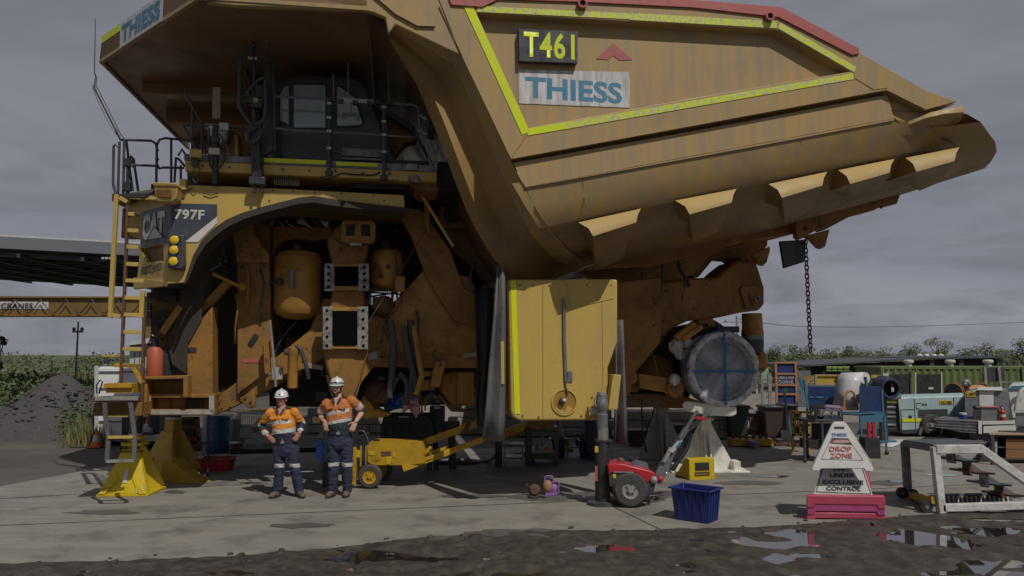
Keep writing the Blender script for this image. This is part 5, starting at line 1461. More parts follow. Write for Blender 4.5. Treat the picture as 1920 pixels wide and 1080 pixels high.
c = gz(230, 930) + YV * .33
jack_stand(c, .80, .92, .27, BRY, 'bright yellow jack stand under the hanging step', R(3), black=(.10, .40))
c = gz(305, 893) + YV * .35
jack_stand(c, .86, 1.02, .28, ORY, 'orange-yellow jack stand behind the wheel chock, under the bumper', R(-20), extra=False, black=(.14, .24))
def chock(c, L_, w, h, yaw, m, label):
    M_ = FR(c, yaw); b = MB(M_).mat(m); n = 8
    prof = [(-L_ / 2, 0), (-L_ / 2, h)] + [(-L_ / 2 + L_ * .22 + (L_ * .72) * (i / n), h * (1 - (i / n)) ** 1.25 + .02) for i in range(n + 1)] + [(L_ / 2, 0)]
    b.prism([(x, -w / 2, z) for x, z in prof], (0, w, 0))
    b.mat(BLK).cyl((-L_ / 2 + .04, -w / 2 - .004, .04), (-L_ / 2 + .04, -w / 2 - .02, .04), .012, seg=8)
    if 'front' in label:
        b.prism([(-L_ / 2 - .004, -w * .28, h * .45), (-L_ / 2 - .004, w * .28, h * .45), (-L_ / 2 - .004, w * .28, h * .85), (-L_ / 2 - .004, -w * .28, h * .85)], (-.003, 0, 0))
        b.mat(RUST)
        for z in (.36, .24): b.beam((-L_ / 2 - .005, -w * .3, h * z), (-L_ / 2 - .005, w * .3, h * z), .02)
    o = b.build('wheel_chock', loc=c, bevel=.006); return tag(o, label, 'wheel chock')
chock(gz(342, 907) + YV * .2, .76, .36, .38, R(-6), ORY, 'yellow wheel chock leaning against the orange jack stand')
chock(gz(1310, 900) + YV * .34, .62, .50, .36, R(104), BRY, 'bright yellow wheel chock in front of the white stand')
# ---- wheeled transmission jack (yellow) ---------------------------------
DJ = 12.9
t = thing('transport_jack', gz(694, 911), 'low yellow two-wheeled lifting jack with sloping arms beside the worker', 'jack')
b = MB().mat(ORY)
pp(b, [(688, 832), (700, 828), (790, 830), (795, 845), (797, 868), (760, 872), (700, 872), (690, 866)], DJ, .5)
b.mat(BRY); pp(b, [(690, 845), (702, 846), (703, 854), (691, 853)], DJ - .01, .01); pp(b, [(724, 856), (735, 856), (734, 862), (731, 870), (725, 870)], DJ - .01, .01); pp(b, [(736, 849), (741, 849), (741, 857), (736, 857)], DJ - .01, .01)
b.mat(RUST); pp(b, [(714, 847), (733, 846), (733, 854), (715, 855)], DJ - .01, .01); b.text('T1801', at(694, 865, DJ - .01), XV, ZV, .045, .17, th=.004)
b.build('body_box', t, bevel=.01)
def wheelm(b, c, d, r, w, hubm=ORY, rr=.58):
    d = Vector(d).normalized(); p = Vector(c) - d * w / 2
    b.mat(TYRE).lathe(p, d, ((0, r * rr), (.0, r * .86), (w * .16, r * .97), (w * .35, r), (w * .65, r), (w * .84, r * .97), (w, r * .86), (w, r * rr)), 32, False)
    b.mat(hubm).lathe(p, d, ((w * .98, r * rr), (w * .8, r * rr * .92), (w * .78, r * .2), (w * 1.02, r * .16), (w * 1.02, .001)), 28, False)
    b.lathe(p, d, ((w * .02, r * rr), (w * .2, r * rr * .92), (w * .22, r * .2), (-w * .02, r * .16), (-w * .02, .001)), 28, False)
def wheel_part(name, c, d, r, w, parent, hubm=ORY, rr=.58):
    tb_ = MB(); cc = Vector(c); d = Vector(d).normalized()
    b = MB(); p = cc - d * w / 2
    b.mat(TYRE).lathe(p, d, ((0, r * rr), (.0, r * .86), (w * .16, r * .97), (w * .35, r), (w * .65, r), (w * .84, r * .97), (w, r * .86), (w, r * rr), (0, r * rr)), 32, False)
    ty = b.build('wheel', parent)
    q = MB().mat(hubm)
    for s_ in (1, -1):
        e = cc + d * (w / 2 * s_) * .98
        q.lathe(e, -d * s_, ((0, r * rr), (w * .2, r * rr * .9), (w * .22, r * .22), (-w * .02, r * .17), (-w * .02, .001)), 28, False)
        q.mat(BLK)
        for k in range(5):
            a = k * 1.2566; u = d.orthogonal().normalized(); v = d.cross(u)
            h_ = e - d * s_ * w * .18 + (u * math.cos(a) + v * math.sin(a)) * r * rr * .55; q.cyl(h_, h_ + d * s_ * .006, r * .045, seg=8)
        q.mat(hubm)
    q.build('rim', ty); return ty
cw = at(694, 889, DJ - .05)
wheel_part('wheel', (cw.x, cw.y, .205), -YV, .205, .11, t)
wheel_part('wheel', (cw.x + .05, cw.y + .75, .205), -YV, .205, .11, t)
b = MB().mat(ORY)
b.beam(at(755, 879, DJ), at(905, 824, DJ + .3), .06, .10); b.beam(at(795, 862, DJ + .05), at(912, 822, DJ + .35), .05, .05)
b.beam(at(762, 842, DJ + .45), at(893, 794, DJ + .6), .07, .12); b.beam(at(797, 853, DJ + .2), at(840, 838, DJ + .3), .09, .05); b.beam(at(797, 850, DJ + .1), at(808, 838, DJ + .1), .06)
b.mat(RUST); b.beam(at(870, 812, DJ + .4), at(880, 792, DJ + .5), .06)
b.build('lifting_arm', t, bevel=.006)
b = MB().mat(ORY); b.beam(at(663, 908, DJ), at(664, 836, DJ), .10, .10); b.beam(at(676, 875, DJ), at(677, 836, DJ), .03); b.beam(at(686, 875, DJ), at(686, 836, DJ), .02)
b.mat(BRY); b.beam(at(650, 880, DJ + .1), at(650, 850, DJ + .1), .05); pp(b, [(668, 845), (675, 845), (675, 858), (668, 858)], DJ - .05, .05)
b.mat(BLK); b.beam(at(666, 836, DJ), at(664, 780, DJ), .12); b.box(at(706, 835, DJ + .1), (.1, .1, .2)); b.mat(CHAR)
b.tube([at(668, 812, DJ), at(680, 808, DJ), at(688, 820, DJ), at(690, 832, DJ)], .02, 6, smooth=4); b.tube([at(672, 820, DJ), at(684, 814, DJ), at(692, 812, DJ)], .016, 6)
b.build('handle_post', t, bevel=.005)
# hose on the ground
b = MB().mat(BLK); b.tube([rz(820, 868, .03), rz(880, 868, .03), rz(915, 864, .03), at(930, 852, 14.1), at(938, 838, 14), at(940, 822, 14)], .03, 8, smooth=5)
tag(b.build('air_hose'), 'black hose curving over the shaded slab by the grey mud flap', 'hose')
# black ribbed drum with cloths
DD = 14.6
b = MB().mat(mat('black_ribbed_plastic', (.022, .023, .026), .5)); pp(b, [(714, 800), (718, 784), (722, 779), (800, 779), (808, 786), (811, 800), (811, 831), (714, 831)], DD, .8)
for k in range(7): b.beam(at(720 + k * 15, 800, DD - .01), at(720 + k * 15, 829, DD - .01), .04)
b.beam(at(712, 796, DD - .02), at(812, 797, DD - .02), .03)
b.mat(WHT); pp(b, [(746, 780), (766, 780), (766, 783), (746, 783)], DD - .03, .01)
b.mat(BLK); b.beam(at(722, 830, DD + .2), Vector((at(722, 830, DD).x, DD + .2, 0)), .1); b.beam(at(804, 830, DD + .2), Vector((at(804, 830, DD).x, DD + .2, 0)), .1)
tag(b.build('plastic_crate', bevel=.03), 'black ribbed crate behind the yellow jack, with cloths on it', 'crate')
def cloth(name, pts, D, m, label, seed, depth=.25):
    b = MB().mat(m); xs = [p[0] for p in pts]; ys = [p[1] for p in pts]; n = len(pts)
    cx_, cy_ = sum(xs) / n, sum(ys) / n
    rows = []
    for ri, s_ in enumerate((1.0, .86, .66, .42, .2, .02)):
        row = []
        dense = []
        for i in range(n):
            for k in range(4):
                t_ = k / 4; dense.append((pts[i][0] * (1 - t_) + pts[(i + 1) % n][0] * t_, pts[i][1] * (1 - t_) + pts[(i + 1) % n][1] * t_))
        for x, y in dense:
            q = Vector((x * .12, y * .05, seed)); w_ = mnoise.noise(q) * .12 + mnoise.noise(q * 2.3) * .05
            row.append(at(cx_ + (x - cx_) * s_, cy_ + (y - cy_) * s_, D - depth * .5 * (1 - s_ ** 3) + w_ * (1 if ri else .4)))
        rows.append(row)
    b.loft([[p + YV * depth * .6 for p in rows[0]]] + rows, True)
    o = b.build(name, smooth=60); return tag(o, label, 'cloth')
cloth('cloth', [(715, 752), (722, 743), (752, 738), (755, 755), (758, 765), (740, 768), (722, 776), (720, 765)], DD - .3, mat('bright_blue_cloth', (.06, .18, .68), .85, col2=(.04, .11, .5), scale=9, amt=.8), 'crumpled bright blue cloth draped next to the pink rag', 2)
cloth('cloth', [(751, 745), (765, 738), (780, 741), (784, 752), (787, 770), (780, 784), (773, 775), (766, 766), (755, 775), (754, 758)], DD - .35, mat('pink_cloth', (.85, .55, .58), .85, col2=(.75, .42, .46), scale=12, amt=.8), 'pale pink rag hanging over the front of the black crate', 5)
cloth('tarp', [(676, 752), (685, 737), (695, 745), (710, 765), (722, 772), (735, 776), (724, 782), (684, 786), (678, 770)], DD - .5, mat('yellow_cloth', (.75, .52, .1), .8, col2=(.6, .36, .08), scale=8, amt=.8), 'mustard yellow tarp bunched next to the blue cloth', 8)
cloth('plastic_bag', [(795, 745), (808, 733), (818, 742), (826, 755), (812, 760), (796, 758)], DD + .6, mat('pale_green_film', (.42, .47, .36), .4, col2=(.3, .34, .25), scale=10, amt=.8), 'pale green-white plastic bag next to the pink rag', 11)
b = MB().mat(BLK); b.box(at(820, 785, DD + .4), (.28, .3, .5)); b.box(at(845, 800, DD + .5), (.35, .3, .2)); b.beam(at(816, 762, DD + .3), at(816, 830, DD + .3), .1); b.mat(WHT); pp(b, [(812, 759), (826, 759), (824, 767), (814, 767)], DD + .2, .01); b.mat(BLK); b.beam(at(846, 790, DD + .5), Vector((at(846, 790, DD).x, DD + .5, 0)), .14)
b.beam(at(816, 830, DD + .3), Vector((at(816, 830, DD).x, DD + .3, 0)), .1)
tag(b.build('equipment_stand', bevel=.01), 'black equipment stand next to the ribbed crate', 'stand')
b = MB().mat(BRY)
for x in (785, 791, 797): b.beam(at(x, 745, DD + .3), at(x, 770, DD + .3), .03)
b.beam(at(782, 759, DD + .3), at(801, 759, DD + .3), .04); b.beam(at(791, 770, DD + .3), Vector((at(791, 770, DD).x, DD + .3, 0)), .05)
tag(b.build('cage_frame'), 'small yellow bar frame between the pink rag and black stand', 'frame')
# rear arm jack, cart and trestles under the tank
b = MB().mat(ORY); DE = 15.4
b.beam(at(940, 815, DE), at(1008, 790, DE), .10, .16); b.beam(at(945, 822, DE + .3), at(1000, 800, DE + .3), .06, .08); b.mat(DARKY); b.box(at(1015, 795, DE + .1), (.5, .4, .18)); b.mat(BLK); b.beam(at(935, 806, DE), Vector((at(935, 806, DE).x, DE, 0)), .14); b.beam(at(990, 800, DE), Vector((at(990, 800, DE).x, DE, 0)), .12)
tag(b.build('lifting_beam', bevel=.006), 'orange lifting beam sloping up under the fuel tank', 'lifting beam')
t = thing('tool_cart', gz(1020, 868), 'dark two-level steel cart standing in the shade under the fuel tank', 'cart'); DC = 15.6
b = MB().mat(CHAR)
for x in (993, 1043):
    for dy in (0, .55): b.beam(at(x, 800, DC + dy), at(x, 862, DC + dy), .09)
b.build('frame', t)
b = MB().mat(CHAR); b.box(at(1018, 804, DC + .27), (.62, .6, .09)); b.build('shelf', t, bevel=.005)
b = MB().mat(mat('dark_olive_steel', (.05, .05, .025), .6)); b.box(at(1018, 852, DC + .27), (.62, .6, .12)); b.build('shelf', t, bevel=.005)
for x in (998, 1042):
    b = MB().mat(BLK); q = at(x, 864, DC); b.cyl(Vector((q.x, DC - .03, .06)), Vector((q.x, DC + .03, .06)), .06, seg=14); b.build('caster', t)
for i, (x, w_, h_, m_) in enumerate(((1008, .10, .14, WOOD), (1017, .05, .3, GALV), (1025, .12, .12, ORY), (1033, .07, .2, WHT))):
    b = MB().mat(m_); q = at(x, 846, DC + .1); b.lathe(q, ZV, ((0, w_ * .5), (h_ * .6, w_ * .5), (h_ * .7, w_ * .28), (h_, w_ * .28)), 12)
    tag(b.build('container'), ('squat timber-coloured pot', 'slim grey metal can', 'orange-yellow tin', 'white bottle')[i] + ' on the lower shelf of the dark cart', 'container', 'bottles and tins on the cart')
t = thing('step_stool', gz(975, 868), 'grey metal trestle stool next to the dark cart under the tank', 'stool')
for x in (946, 980):
    for D_ in (15.2, 15.7):
        q = at(x, 835, D_); MB().mat(GRYS).beam(q, Vector((q.x, D_, 0)), .03).build('leg', t)
b = MB().mat(CHAR); b.box(at(963, 833, 15.45), (.42, .5, .04)); b.box((at(963, 833, 15.45).x, 15.45, .18), (.40, .5, .03)); b.build('tread', t)
def ladderx(x0, x1, y0, y1, D, label, m=WHT):
    b = MB().mat(m)
    p0, p1 = at(x0, y0, D), at(x1, y0, D); q0, q1 = Vector((p0.x + .16, D - .1, 0)), Vector((p1.x + .16, D - .1, 0))
    b.beam(p0, q0, .045); b.beam(p1, q1, .045)
    for k in range(1, 4): b.beam(p0.lerp(q0, k / 4), p1.lerp(q1, k / 4), .035)
    tag(b.build('trestle'), label, 'trestle')
ladderx(1050, 1092, 790, 840, 17.0, 'white metal trestle between the black bin and the dark blue bin')
for k, (x, lb) in enumerate(((1063, 'one nearer the cart'), (1098, 'one nearer the navy cabinet'))):
    b = MB().mat(mat('olive_fitting', (.16, .14, .04), .6)); q = gz(x, 846); b.lathe(q, ZV, ((0, .16), (.12, .13), (.2, .06), (.28, .05)), 14); tag(b.build('axle_stand'), 'small olive floor stand, the ' + lb + ' behind the white trestle', 'floor stand', 'small olive stands')
b = MB().mat(BLK); q = gz(1095, 836); b.lathe(q, ZV, ((0, .2), (.28, .24), (.3, .24), (.3, .2), (.1, .17)), 18); tag(b.build('bucket'), 'wide black bucket behind the white trestle under the tank', 'bucket')
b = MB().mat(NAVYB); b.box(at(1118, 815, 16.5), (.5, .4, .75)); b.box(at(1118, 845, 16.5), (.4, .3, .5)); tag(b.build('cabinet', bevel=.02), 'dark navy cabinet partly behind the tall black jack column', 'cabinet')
# ---- small things on the slab -------------------------------------------
t = thing('chain_hoist', gz(1002, 930), 'rounded rusty brown hoist lying next to the purple-handled one', 'hoist')
b = MB().mat(RUST); c = gz(1002, 929) + ZV * .09; b.ball(c, (.10, .085, .09), 14, 9); b.cyl(c + YV * -.09, c + YV * .09, .06, seg=12); b.tube([c + Vector((-.08, 0, .03)), c + Vector((-.13, -.01, .09)), c + Vector((-.10, 0, .1))], .012, 6); b.build('gear_case', t)
b = MB().mat(BLK); b.tube([rz(990, 931, .015), rz(1000, 934, .015), rz(1012, 931, .015), rz(1022, 933, .015)], .012, 6, smooth=4); b.build('chain', t)
PURP = mat('purple_paint', (.26, .13, .36), .5, col2=(.2, .1, .28), scale=9, amt=.6)
t = thing('lever_hoist', gz(1032, 928), 'lever hoist with purple handle loops and brown drum on the slab', 'hoist')
b = MB().mat(mat('brown_drum', (.30, .15, .10), .6)); c = gz(1027, 928) + ZV * .13; b.ball(c, (.085, .08, .11), 14, 9); b.build('drum', t)
b = MB().mat(PURP)
c2 = gz(1036, 928)
b.tube([c2 + Vector((-.13, 0, .18)), c2 + Vector((-.12, 0, .29)), c2 + Vector((-.08, 0, .30)), c2 + Vector((.0, 0, .29)), c2 + Vector((.01, 0, .22))], .013, 8, smooth=3)
b.tube([c2 + Vector((0, -.03, .20)), c2 + Vector((.08, -.03, .22)), c2 + Vector((.11, -.03, .17)), c2 + Vector((.09, -.03, .12)), c2 + Vector((.1, -.03, .03))], .014, 8, smooth=3)
b.ball(c2 + Vector((.02, 0, .10)), (.07, .05, .09), 12, 8); b.beam(c2 + Vector((-.12, -.04, .02)), c2 + Vector((.08, -.04, .03)), .05, .04); b.build('handle', t)
# ---- mobile axle jack: black column on red wheeled carriage --------------
c0 = gz(1129, 946)
t = thing('mobile_jack', c0, 'red wheeled hydraulic jack with a tall black column and silver rod', 'jack'); DK = c0.y
b = MB().mat(CHAR); b.lathe(c0, ZV, ((0, .22), (.045, .22), (.06, .17)), 28); b.build('foot_plate', t)
def zc(py): return at(1130, py, DK).z
cx0 = at(1130, 900, DK).x
b = MB().mat(BLK); b.lathe(Vector((cx0, DK, .05)), ZV, ((0, .115), (zc(826) - .05, .115)), 28)
b.box((cx0 + .02, DK, zc(826)), (.25, .24, .03)); b.tube([Vector((cx0 + .14, DK - .05, zc(826))), Vector((cx0 + .15, DK - .05, zc(864)))], .008, 6)
b.mat(BRY); b.box((cx0 - .10, DK - .10, zc(841)), (.05, .02, .09)); b.mat(REDP); b.box((cx0 - .105, DK - .085, zc(886)), (.035, .03, .22))
b.build('column', t)
b = MB().mat(CHRM); b.lathe(Vector((cx0 + .01, DK, zc(827))), ZV, ((0, .085), (zc(803) - zc(827), .085)), 28); b.build('rod', t)
b = MB().mat(GRYS); b.lathe(Vector((cx0, DK, zc(804))), ZV, ((0, .082), (.04, .086), (.22, .086), (.23, .078), (.28, .078), (.30, .092), (.42, .092), (.43, .085), (zc(740) - zc(804), .085), (zc(738) - zc(804), .07)), 28)
b.tube([Vector((cx0 - .08, DK - .04, zc(745))), Vector((cx0 - .12, DK - .04, zc(748))), Vector((cx0 - .12, DK - .04, zc(758))), Vector((cx0 - .08, DK - .04, zc(760)))], .010, 6); b.mat(GALV).cyl((cx0, DK, zc(740)), (cx0, DK, zc(735)), .07, seg=18); b.build('extension_tube', t)
REDC = mat('red_machine_paint', (.45, .02, .035), .35, col2=(.33, .02, .03), scale=5, amt=.6)
b = MB().mat(REDC)
pp(b, [(1140, 872), (1165, 869), (1180, 873), (1217, 882), (1229, 888), (1230, 892), (1222, 896), (1217, 905), (1211, 906), (1200, 893), (1190, 886), (1148, 885), (1142, 892)], DK - .26, .52)
b.build('cowl', t, bevel=.02)
b = MB().mat(CHAR)
pp(b, [(1142, 892), (1150, 886), (1190, 887), (1201, 894), (1212, 907), (1230, 905), (1225, 925), (1212, 932), (1208, 920), (1202, 908), (1190, 900), (1178, 897), (1165, 901), (1155, 912), (1143, 912)], DK - .25, .50)
b.mat(GRYS); pp(b, [(1149, 884), (1188, 885), (1189, 888), (1150, 887)], DK - .27, .03); b.mat(BRY); pp(b, [(1149, 889), (1155, 889), (1155, 897), (1149, 897)], DK - .26, .01)
b.build('wheel_arch', t, bevel=.012)
wc = at(1181, 923, DK - .18)
wheel_part('wheel', (wc.x, DK - .2, .265), -YV, .262, .16, t, GALV, .50)
wheel_part('wheel', (wc.x, DK + .25, .265), -YV, .262, .16, t, GALV, .50)
b = MB().mat(GRYS); pp(b, [(1185, 872), (1195, 865), (1215, 870), (1216, 880), (1200, 878)], DK - .1, .2); b.mat(RUST); b.ball(at(1164, 865, DK), .06, 10, 7); b.mat(GALV); b.ball(at(1226, 900, DK - .25), .06, 10, 7); b.ball(at(1238, 902, DK - .2), .05, 8, 6); b.mat(REDC); b.ball(at(1238, 898, DK - .24), .05, 8, 6); b.mat(CHRM); b.ball(at(1249, 888, DK - .2), .03, 8, 6)
b.build('hydraulic_valve', t)
b = MB().mat(GRYS); pp(b, [(1230, 885), (1250, 852), (1262, 838), (1285, 800), (1292, 806), (1275, 835), (1262, 860), (1250, 890), (1240, 905), (1228, 900)], DK - .05, .1)
b.mat(GALV); pp(b, [(1241, 866), (1256, 838), (1262, 842), (1248, 868)], DK - .09, .04); b.mat(WHT); pp(b, [(1255, 846), (1275, 822), (1280, 827), (1262, 850)], DK - .1, .04); b.mat(DEC_B); pp(b, [(1266, 838), (1276, 826), (1278, 831), (1270, 841)], DK - .105, .01)
b.build('tow_bar_panel', t, bevel=.008)
b = MB().mat(GRYS)
b.tube([at(1275, 822, DK - .1), at(1300, 782, DK - .1), at(1308, 770, DK - .1)], .028, 8); b.tube([at(1285, 812, DK + .1), at(1318, 783, DK + .1), at(1333, 769, DK + .1)], .028, 8)
b.mat(REDC); b.beam(at(1297, 781, DK - .1), at(1322, 786, DK + .1), .04); b.mat(BLK); b.tube([at(1240, 880, DK), at(1262, 862, DK), at(1285, 825, DK), at(1290, 812, DK)], .02, 6, smooth=4); b.tube([at(1295, 812, DK), at(1288, 840, DK), at(1268, 870, DK), at(1262, 882, DK)], .035, 8, smooth=4)
b.build('tow_handle', t)
# ---- white stands under the rear axle -----------------------------------
def wstand(c, w, h, m, label, plate_w, yaw=0):
    t = thing('axle_stand', c, label, 'axle stand'); M_ = FR(c, yaw)
    b = MB(M_).mat(m); b.box((0, 0, .018), (plate_w, .8, .036)); b.build('base_plate', t, bevel=.006)
    b = MB(M_).mat(m); b.box((0, 0, h / 2 + .03), (.22, .22, h - .06)); b.box((0, 0, h), (.30, .34, .05)); b.build('column', t, bevel=.02)
    for s_ in (-1, 1):
        b = MB(M_).mat(m); b.prism([(s_ * .11, -.05, .036), (s_ * w / 2, -.05, .036), (s_ * w / 2, -.05, .14), (s_ * .11, -.05, h * .92)], (0, .03, 0))
        b.prism([(s_ * .03, -.11, .036), (s_ * .03, -.38, .036), (s_ * .03, -.11, h * .8)], (s_ * .03, 0, 0)); b.build('gusset', t, bevel=.004)
    return t, M_
SHW = mat('cream_white_paint', (.74, .72, .66), .5, col2=(.42, .39, .33), scale=4, amt=.8, stretch=(1, 1, .5), col3=(.25, .2, .14), scale3=18, lo3=.64, hi3=.72)
ca = gz(1329, 885) + YV * .25
ta, M_ = wstand(ca, 1.05, 1.00, SHW, 'big white axle stand close behind the yellow chock', 1.5)
MB(M_).mat(SHW).box((.55, -.1, .1), (.14, .3, .2)).build('foot', ta, bevel=.01); MB(M_).mat(SHW).box((-.55, -.2, .08), (.3, .4, .16)).build('foot', ta, bevel=.01)
b = MB().mat(SHW); pp(b, [(1280, 756), (1286, 752), (1340, 758), (1381, 764), (1381, 777), (1372, 781), (1325, 779), (1290, 772), (1280, 766)], 14.1, .25); b.build('cradle', ta, bevel=.02)
cb = gz(1247, 868) + YV * .3
wstand(cb, 1.0, 1.13, mat('grey_white_paint', (.36, .36, .34), .6, col2=(.25, .25, .23), scale=4, amt=.8), 'greyer axle stand further back than the white one', 1.3)
b = MB().mat(SHW); q = at(1247, 766, cb.y); b.prism([q + Vector((x, 0, z)) for x, z in ((-.09, -.06), (.09, -.06), (.09, .08), (.05, .14), (-.05, .14), (-.09, .08))], YV * .2); b.mat(BLK); b.cyl(q + Vector((0, -.01, .05)), q + Vector((0, .01, .05)), .045, seg=14)
tag(b.build('pin_bracket', bevel=.01), 'pale bracket with a round hole on top of the grey stand', 'bracket')
b = MB().mat(BLK)
for pts in ([(1203, 742), (1204, 790), (1208, 830), (1215, 857)], [(1231, 745), (1224, 775), (1214, 800), (1212, 815)]): b.tube([at(x, y, 15.6) for x, y in pts[:-1]] + [rz(*pts[-1], .02)], .018, 6, smooth=4)
tag(b.build('hanging_hose'), 'thin black hoses hanging from the rear axle to the slab', 'hose')
# ---- A-frame safety signs ------------------------------------------------
PINK = mat('faded_red_pink_plastic', (.40, .045, .085), .5, col2=(.34, .06, .11), scale=5, amt=.7)
PINK2 = mat('magenta_plastic', (.32, .05, .15), .5, col2=(.38, .06, .15), scale=5, amt=.7)
SGW = mat('sign_white_plastic', (.50, .50, .485), .45, col2=(.38, .365, .34), scale=5, amt=.7)
INK = mat('black_ink', (.02, .02, .022), .5); RINK = mat('red_ink', (.40, .11, .11), .5); BINK = mat('blue_ink', (.03, .12, .32), .5)
GS = gz(1586, 974); DS = GS.y
sc_ = DS / 1400
def sgn(y0, yb, halfb, halft, cx, D, thing_, m, board=None, lines=(), lean=.16):
    """front leaf: trapezoid leaning back + foot bar"""
    b = MB().mat(m)
    q = [at(cx - halfb, yb - 10, D), at(cx + halfb, yb - 10, D), at(cx + halft, y0, D + lean), at(cx - halft, y0, D + lean)]
    n = (q[1] - q[0]).cross(q[3] - q[0]).normalized()
    b.prism(q, -n * .03 if n.y < 0 else n * .03); 
    b.prism([Vector((p.x + (D + .42 + D - 2 * p.y) * .44, D + .42 + (D - p.y), p.z)) for p in q], YV * .03)
    b.build('leaf', thing_, bevel=.012)
    return q, n
def footbar(cx, yt, yb, half, D, parent, m, foot=14):
    b = MB().mat(m)
    pp(b, [(cx - half, yt + 3), (cx - half + 4, yt), (cx + half - 4, yt + 2), (cx + half, yt + 5), (cx + half, yb), (cx + half - foot, yb), (cx + half - foot - 2, yb - 7), (cx - half + foot + 2, yb - 9), (cx - half + foot, yb - 2), (cx - half, yb - 2)], D, .10)
    b.build('foot', parent, bevel=.015); b = MB().mat(m)
    pp(b, [(cx - half, yt + 3), (cx - half + 4, yt), (cx + half - 4, yt + 2), (cx + half, yt + 5), (cx + half, yb), (cx + half - foot, yb), (cx + half - foot - 2, yb - 7), (cx - half + foot + 2, yb - 9), (cx - half + foot, yb - 2), (cx - half, yb - 2)], D + .40, .10)
    b.build('foot', parent, bevel=.015)
def leafpt(q, n, px, py, off):   # pixel -> point on the leaf plane
    d = ray(px, py); nn = n if n.y < 0 else -n
    p0 = q[0] + nn * off
    t_ = (p0 - CAM).dot(nn) / d.dot(nn); return CAM + d * t_
tops = []
for k, (yt, yb, half, m_, lb) in enumerate(((960, 981, 74, PINK, 'red A-frame sign at the bottom of the stack of signs'), (944, 968, 73, PINK2, 'magenta A-frame sign in the middle of the stack of signs'), (928, 955, 74, PINK, 'red-framed UNIT UNDER EXCLUSIVE CONTROL sign, upper of the pink stack'))):
    t = thing('floor_sign', Vector((GS.x, DS, .0 + .13 * k)), lb, 'floor sign', 'pink stacked floor signs')
    footbar(1586, yt, yb, half, DS - .012 * k, t, m_)
    q, n = sgn((905, 895, 868)[k], yb - 6, 60 - k * 3, (34, 32, 30)[k] + 14, 1584, DS + .03 + .02 * (2 - k), t, m_)
b = MB().mat(SGW)
q4 = [leafpt(q, n, x, y, .006) for x, y in ((1526, 926), (1637, 930), (1617, 872), (1543, 870))]
b.prism(q4, YV * .004)
nn = n if n.y < 0 else -n; upl = (q[3] - q[0] + q[2] - q[1]).normalized()
b.mat(INK)
for a, c_ in ((0, 1), (1, 2), (2, 3), (3, 0)):
    i4 = [leafpt(q, n, x, y, .012) for x, y in ((1530, 922), (1633, 926), (1615, 872), (1545, 870))]
    b.beam(i4[a], i4[c_], .006)
def stxt(b, s_, x0, x1, yb, h, q, n, off=.012, bold=.03):
    o_ = leafpt(q, n, x0, yb, off); e_ = leafpt(q, n, x1, yb + (x1 - x0) * .02, off)
    b.text(s_, o_, e_ - o_, upl, h * sc_ * 1.02, (e_ - o_).length, th=.004, bold=bold)
stxt(b, 'UNIT', 1562, 1594, 883.5, 7.5, q, n); stxt(b, 'UNDER', 1556, 1603, 895, 8, q, n); stxt(b, 'EXCLUSIVE', 1543, 1619, 907.5, 8, q, n); stxt(b, 'CONTROL', 1549, 1614, 919.5, 8, q, n)
b.build('sign_face', t)
t = thing('floor_sign', Vector((GS.x, DS, .26)), 'white DROP ZONE danger A-frame sign on top of the pink stack', 'floor sign')
b = MB().mat(SGW); DW = DS - .10
out = [(1523, 878), (1525, 872), (1560, 797), (1564, 792), (1583, 792), (1589, 797), (1636, 873), (1639, 879), (1637, 885), (1624, 884), (1620, 879), (1540, 879), (1536, 884), (1522, 883)]
def lean(x, y, off=0): return at(x, y, DW + (885 - y) / 93 * .20 - off)
b.prism([lean(x, y) for x, y in out], YV * .035)
b.prism([Vector((p.x + (2 * (DW + .26) - 2 * p.y) * .44, 2 * (DW + .26) - p.y, p.z)) for p in [lean(x, y) for x, y in out]], YV * .035)
b.build('leaf', t, bevel=.012)
b = MB().mat(INK)
for (xa, ya), (xb, yb_) in (((1540, 861), (1559, 821)), ((1559, 821), (1590, 822)), ((1590, 822), (1618, 863)), ((1618, 863), (1540, 861))): b.beam(lean(xa, ya, .003), lean(xb, yb_, .003), .004)
b.prism([lean(x, y, .004) for x, y in ((1556, 831), (1560, 822), (1590, 823), (1598, 834))], -YV * .002)
b.prism([lean(x, y, .004) for x, y in ((1563, 801), (1565, 799.5), (1582, 800), (1584, 802), (1582, 804.5), (1565, 804))], -YV * .002)
b.mat(RINK).prism([lean(1577 + 17 * math.cos(a) * (1 + 0 * a), 828 + 3.6 * math.sin(a), .008) for a in [i * math.pi / 12 for i in range(24)]], -YV * .001)
ul = (lean(1577, 800) - lean(1577, 870)).normalized()
def wt(s_, x0, x1, yb_, h, m_, bold=.03, off=.010):
    b.mat(m_); o_ = lean(x0, yb_, off); e_ = lean(x1, yb_, off); b.text(s_, o_, e_ - o_, ul, h * sc_, (e_ - o_).length, th=.003, bold=bold)
wt('THIESS', 1559, 1588, 817.5, 5.5, BINK, .04); wt('DANGER', 1564, 1591, 830, 3.6, SGW, .02, .014); wt('DROP', 1555, 1597, 846.5, 9.5, RINK); wt('ZONE', 1556, 1598, 859, 9.5, RINK)
b.build('sign_face', t)
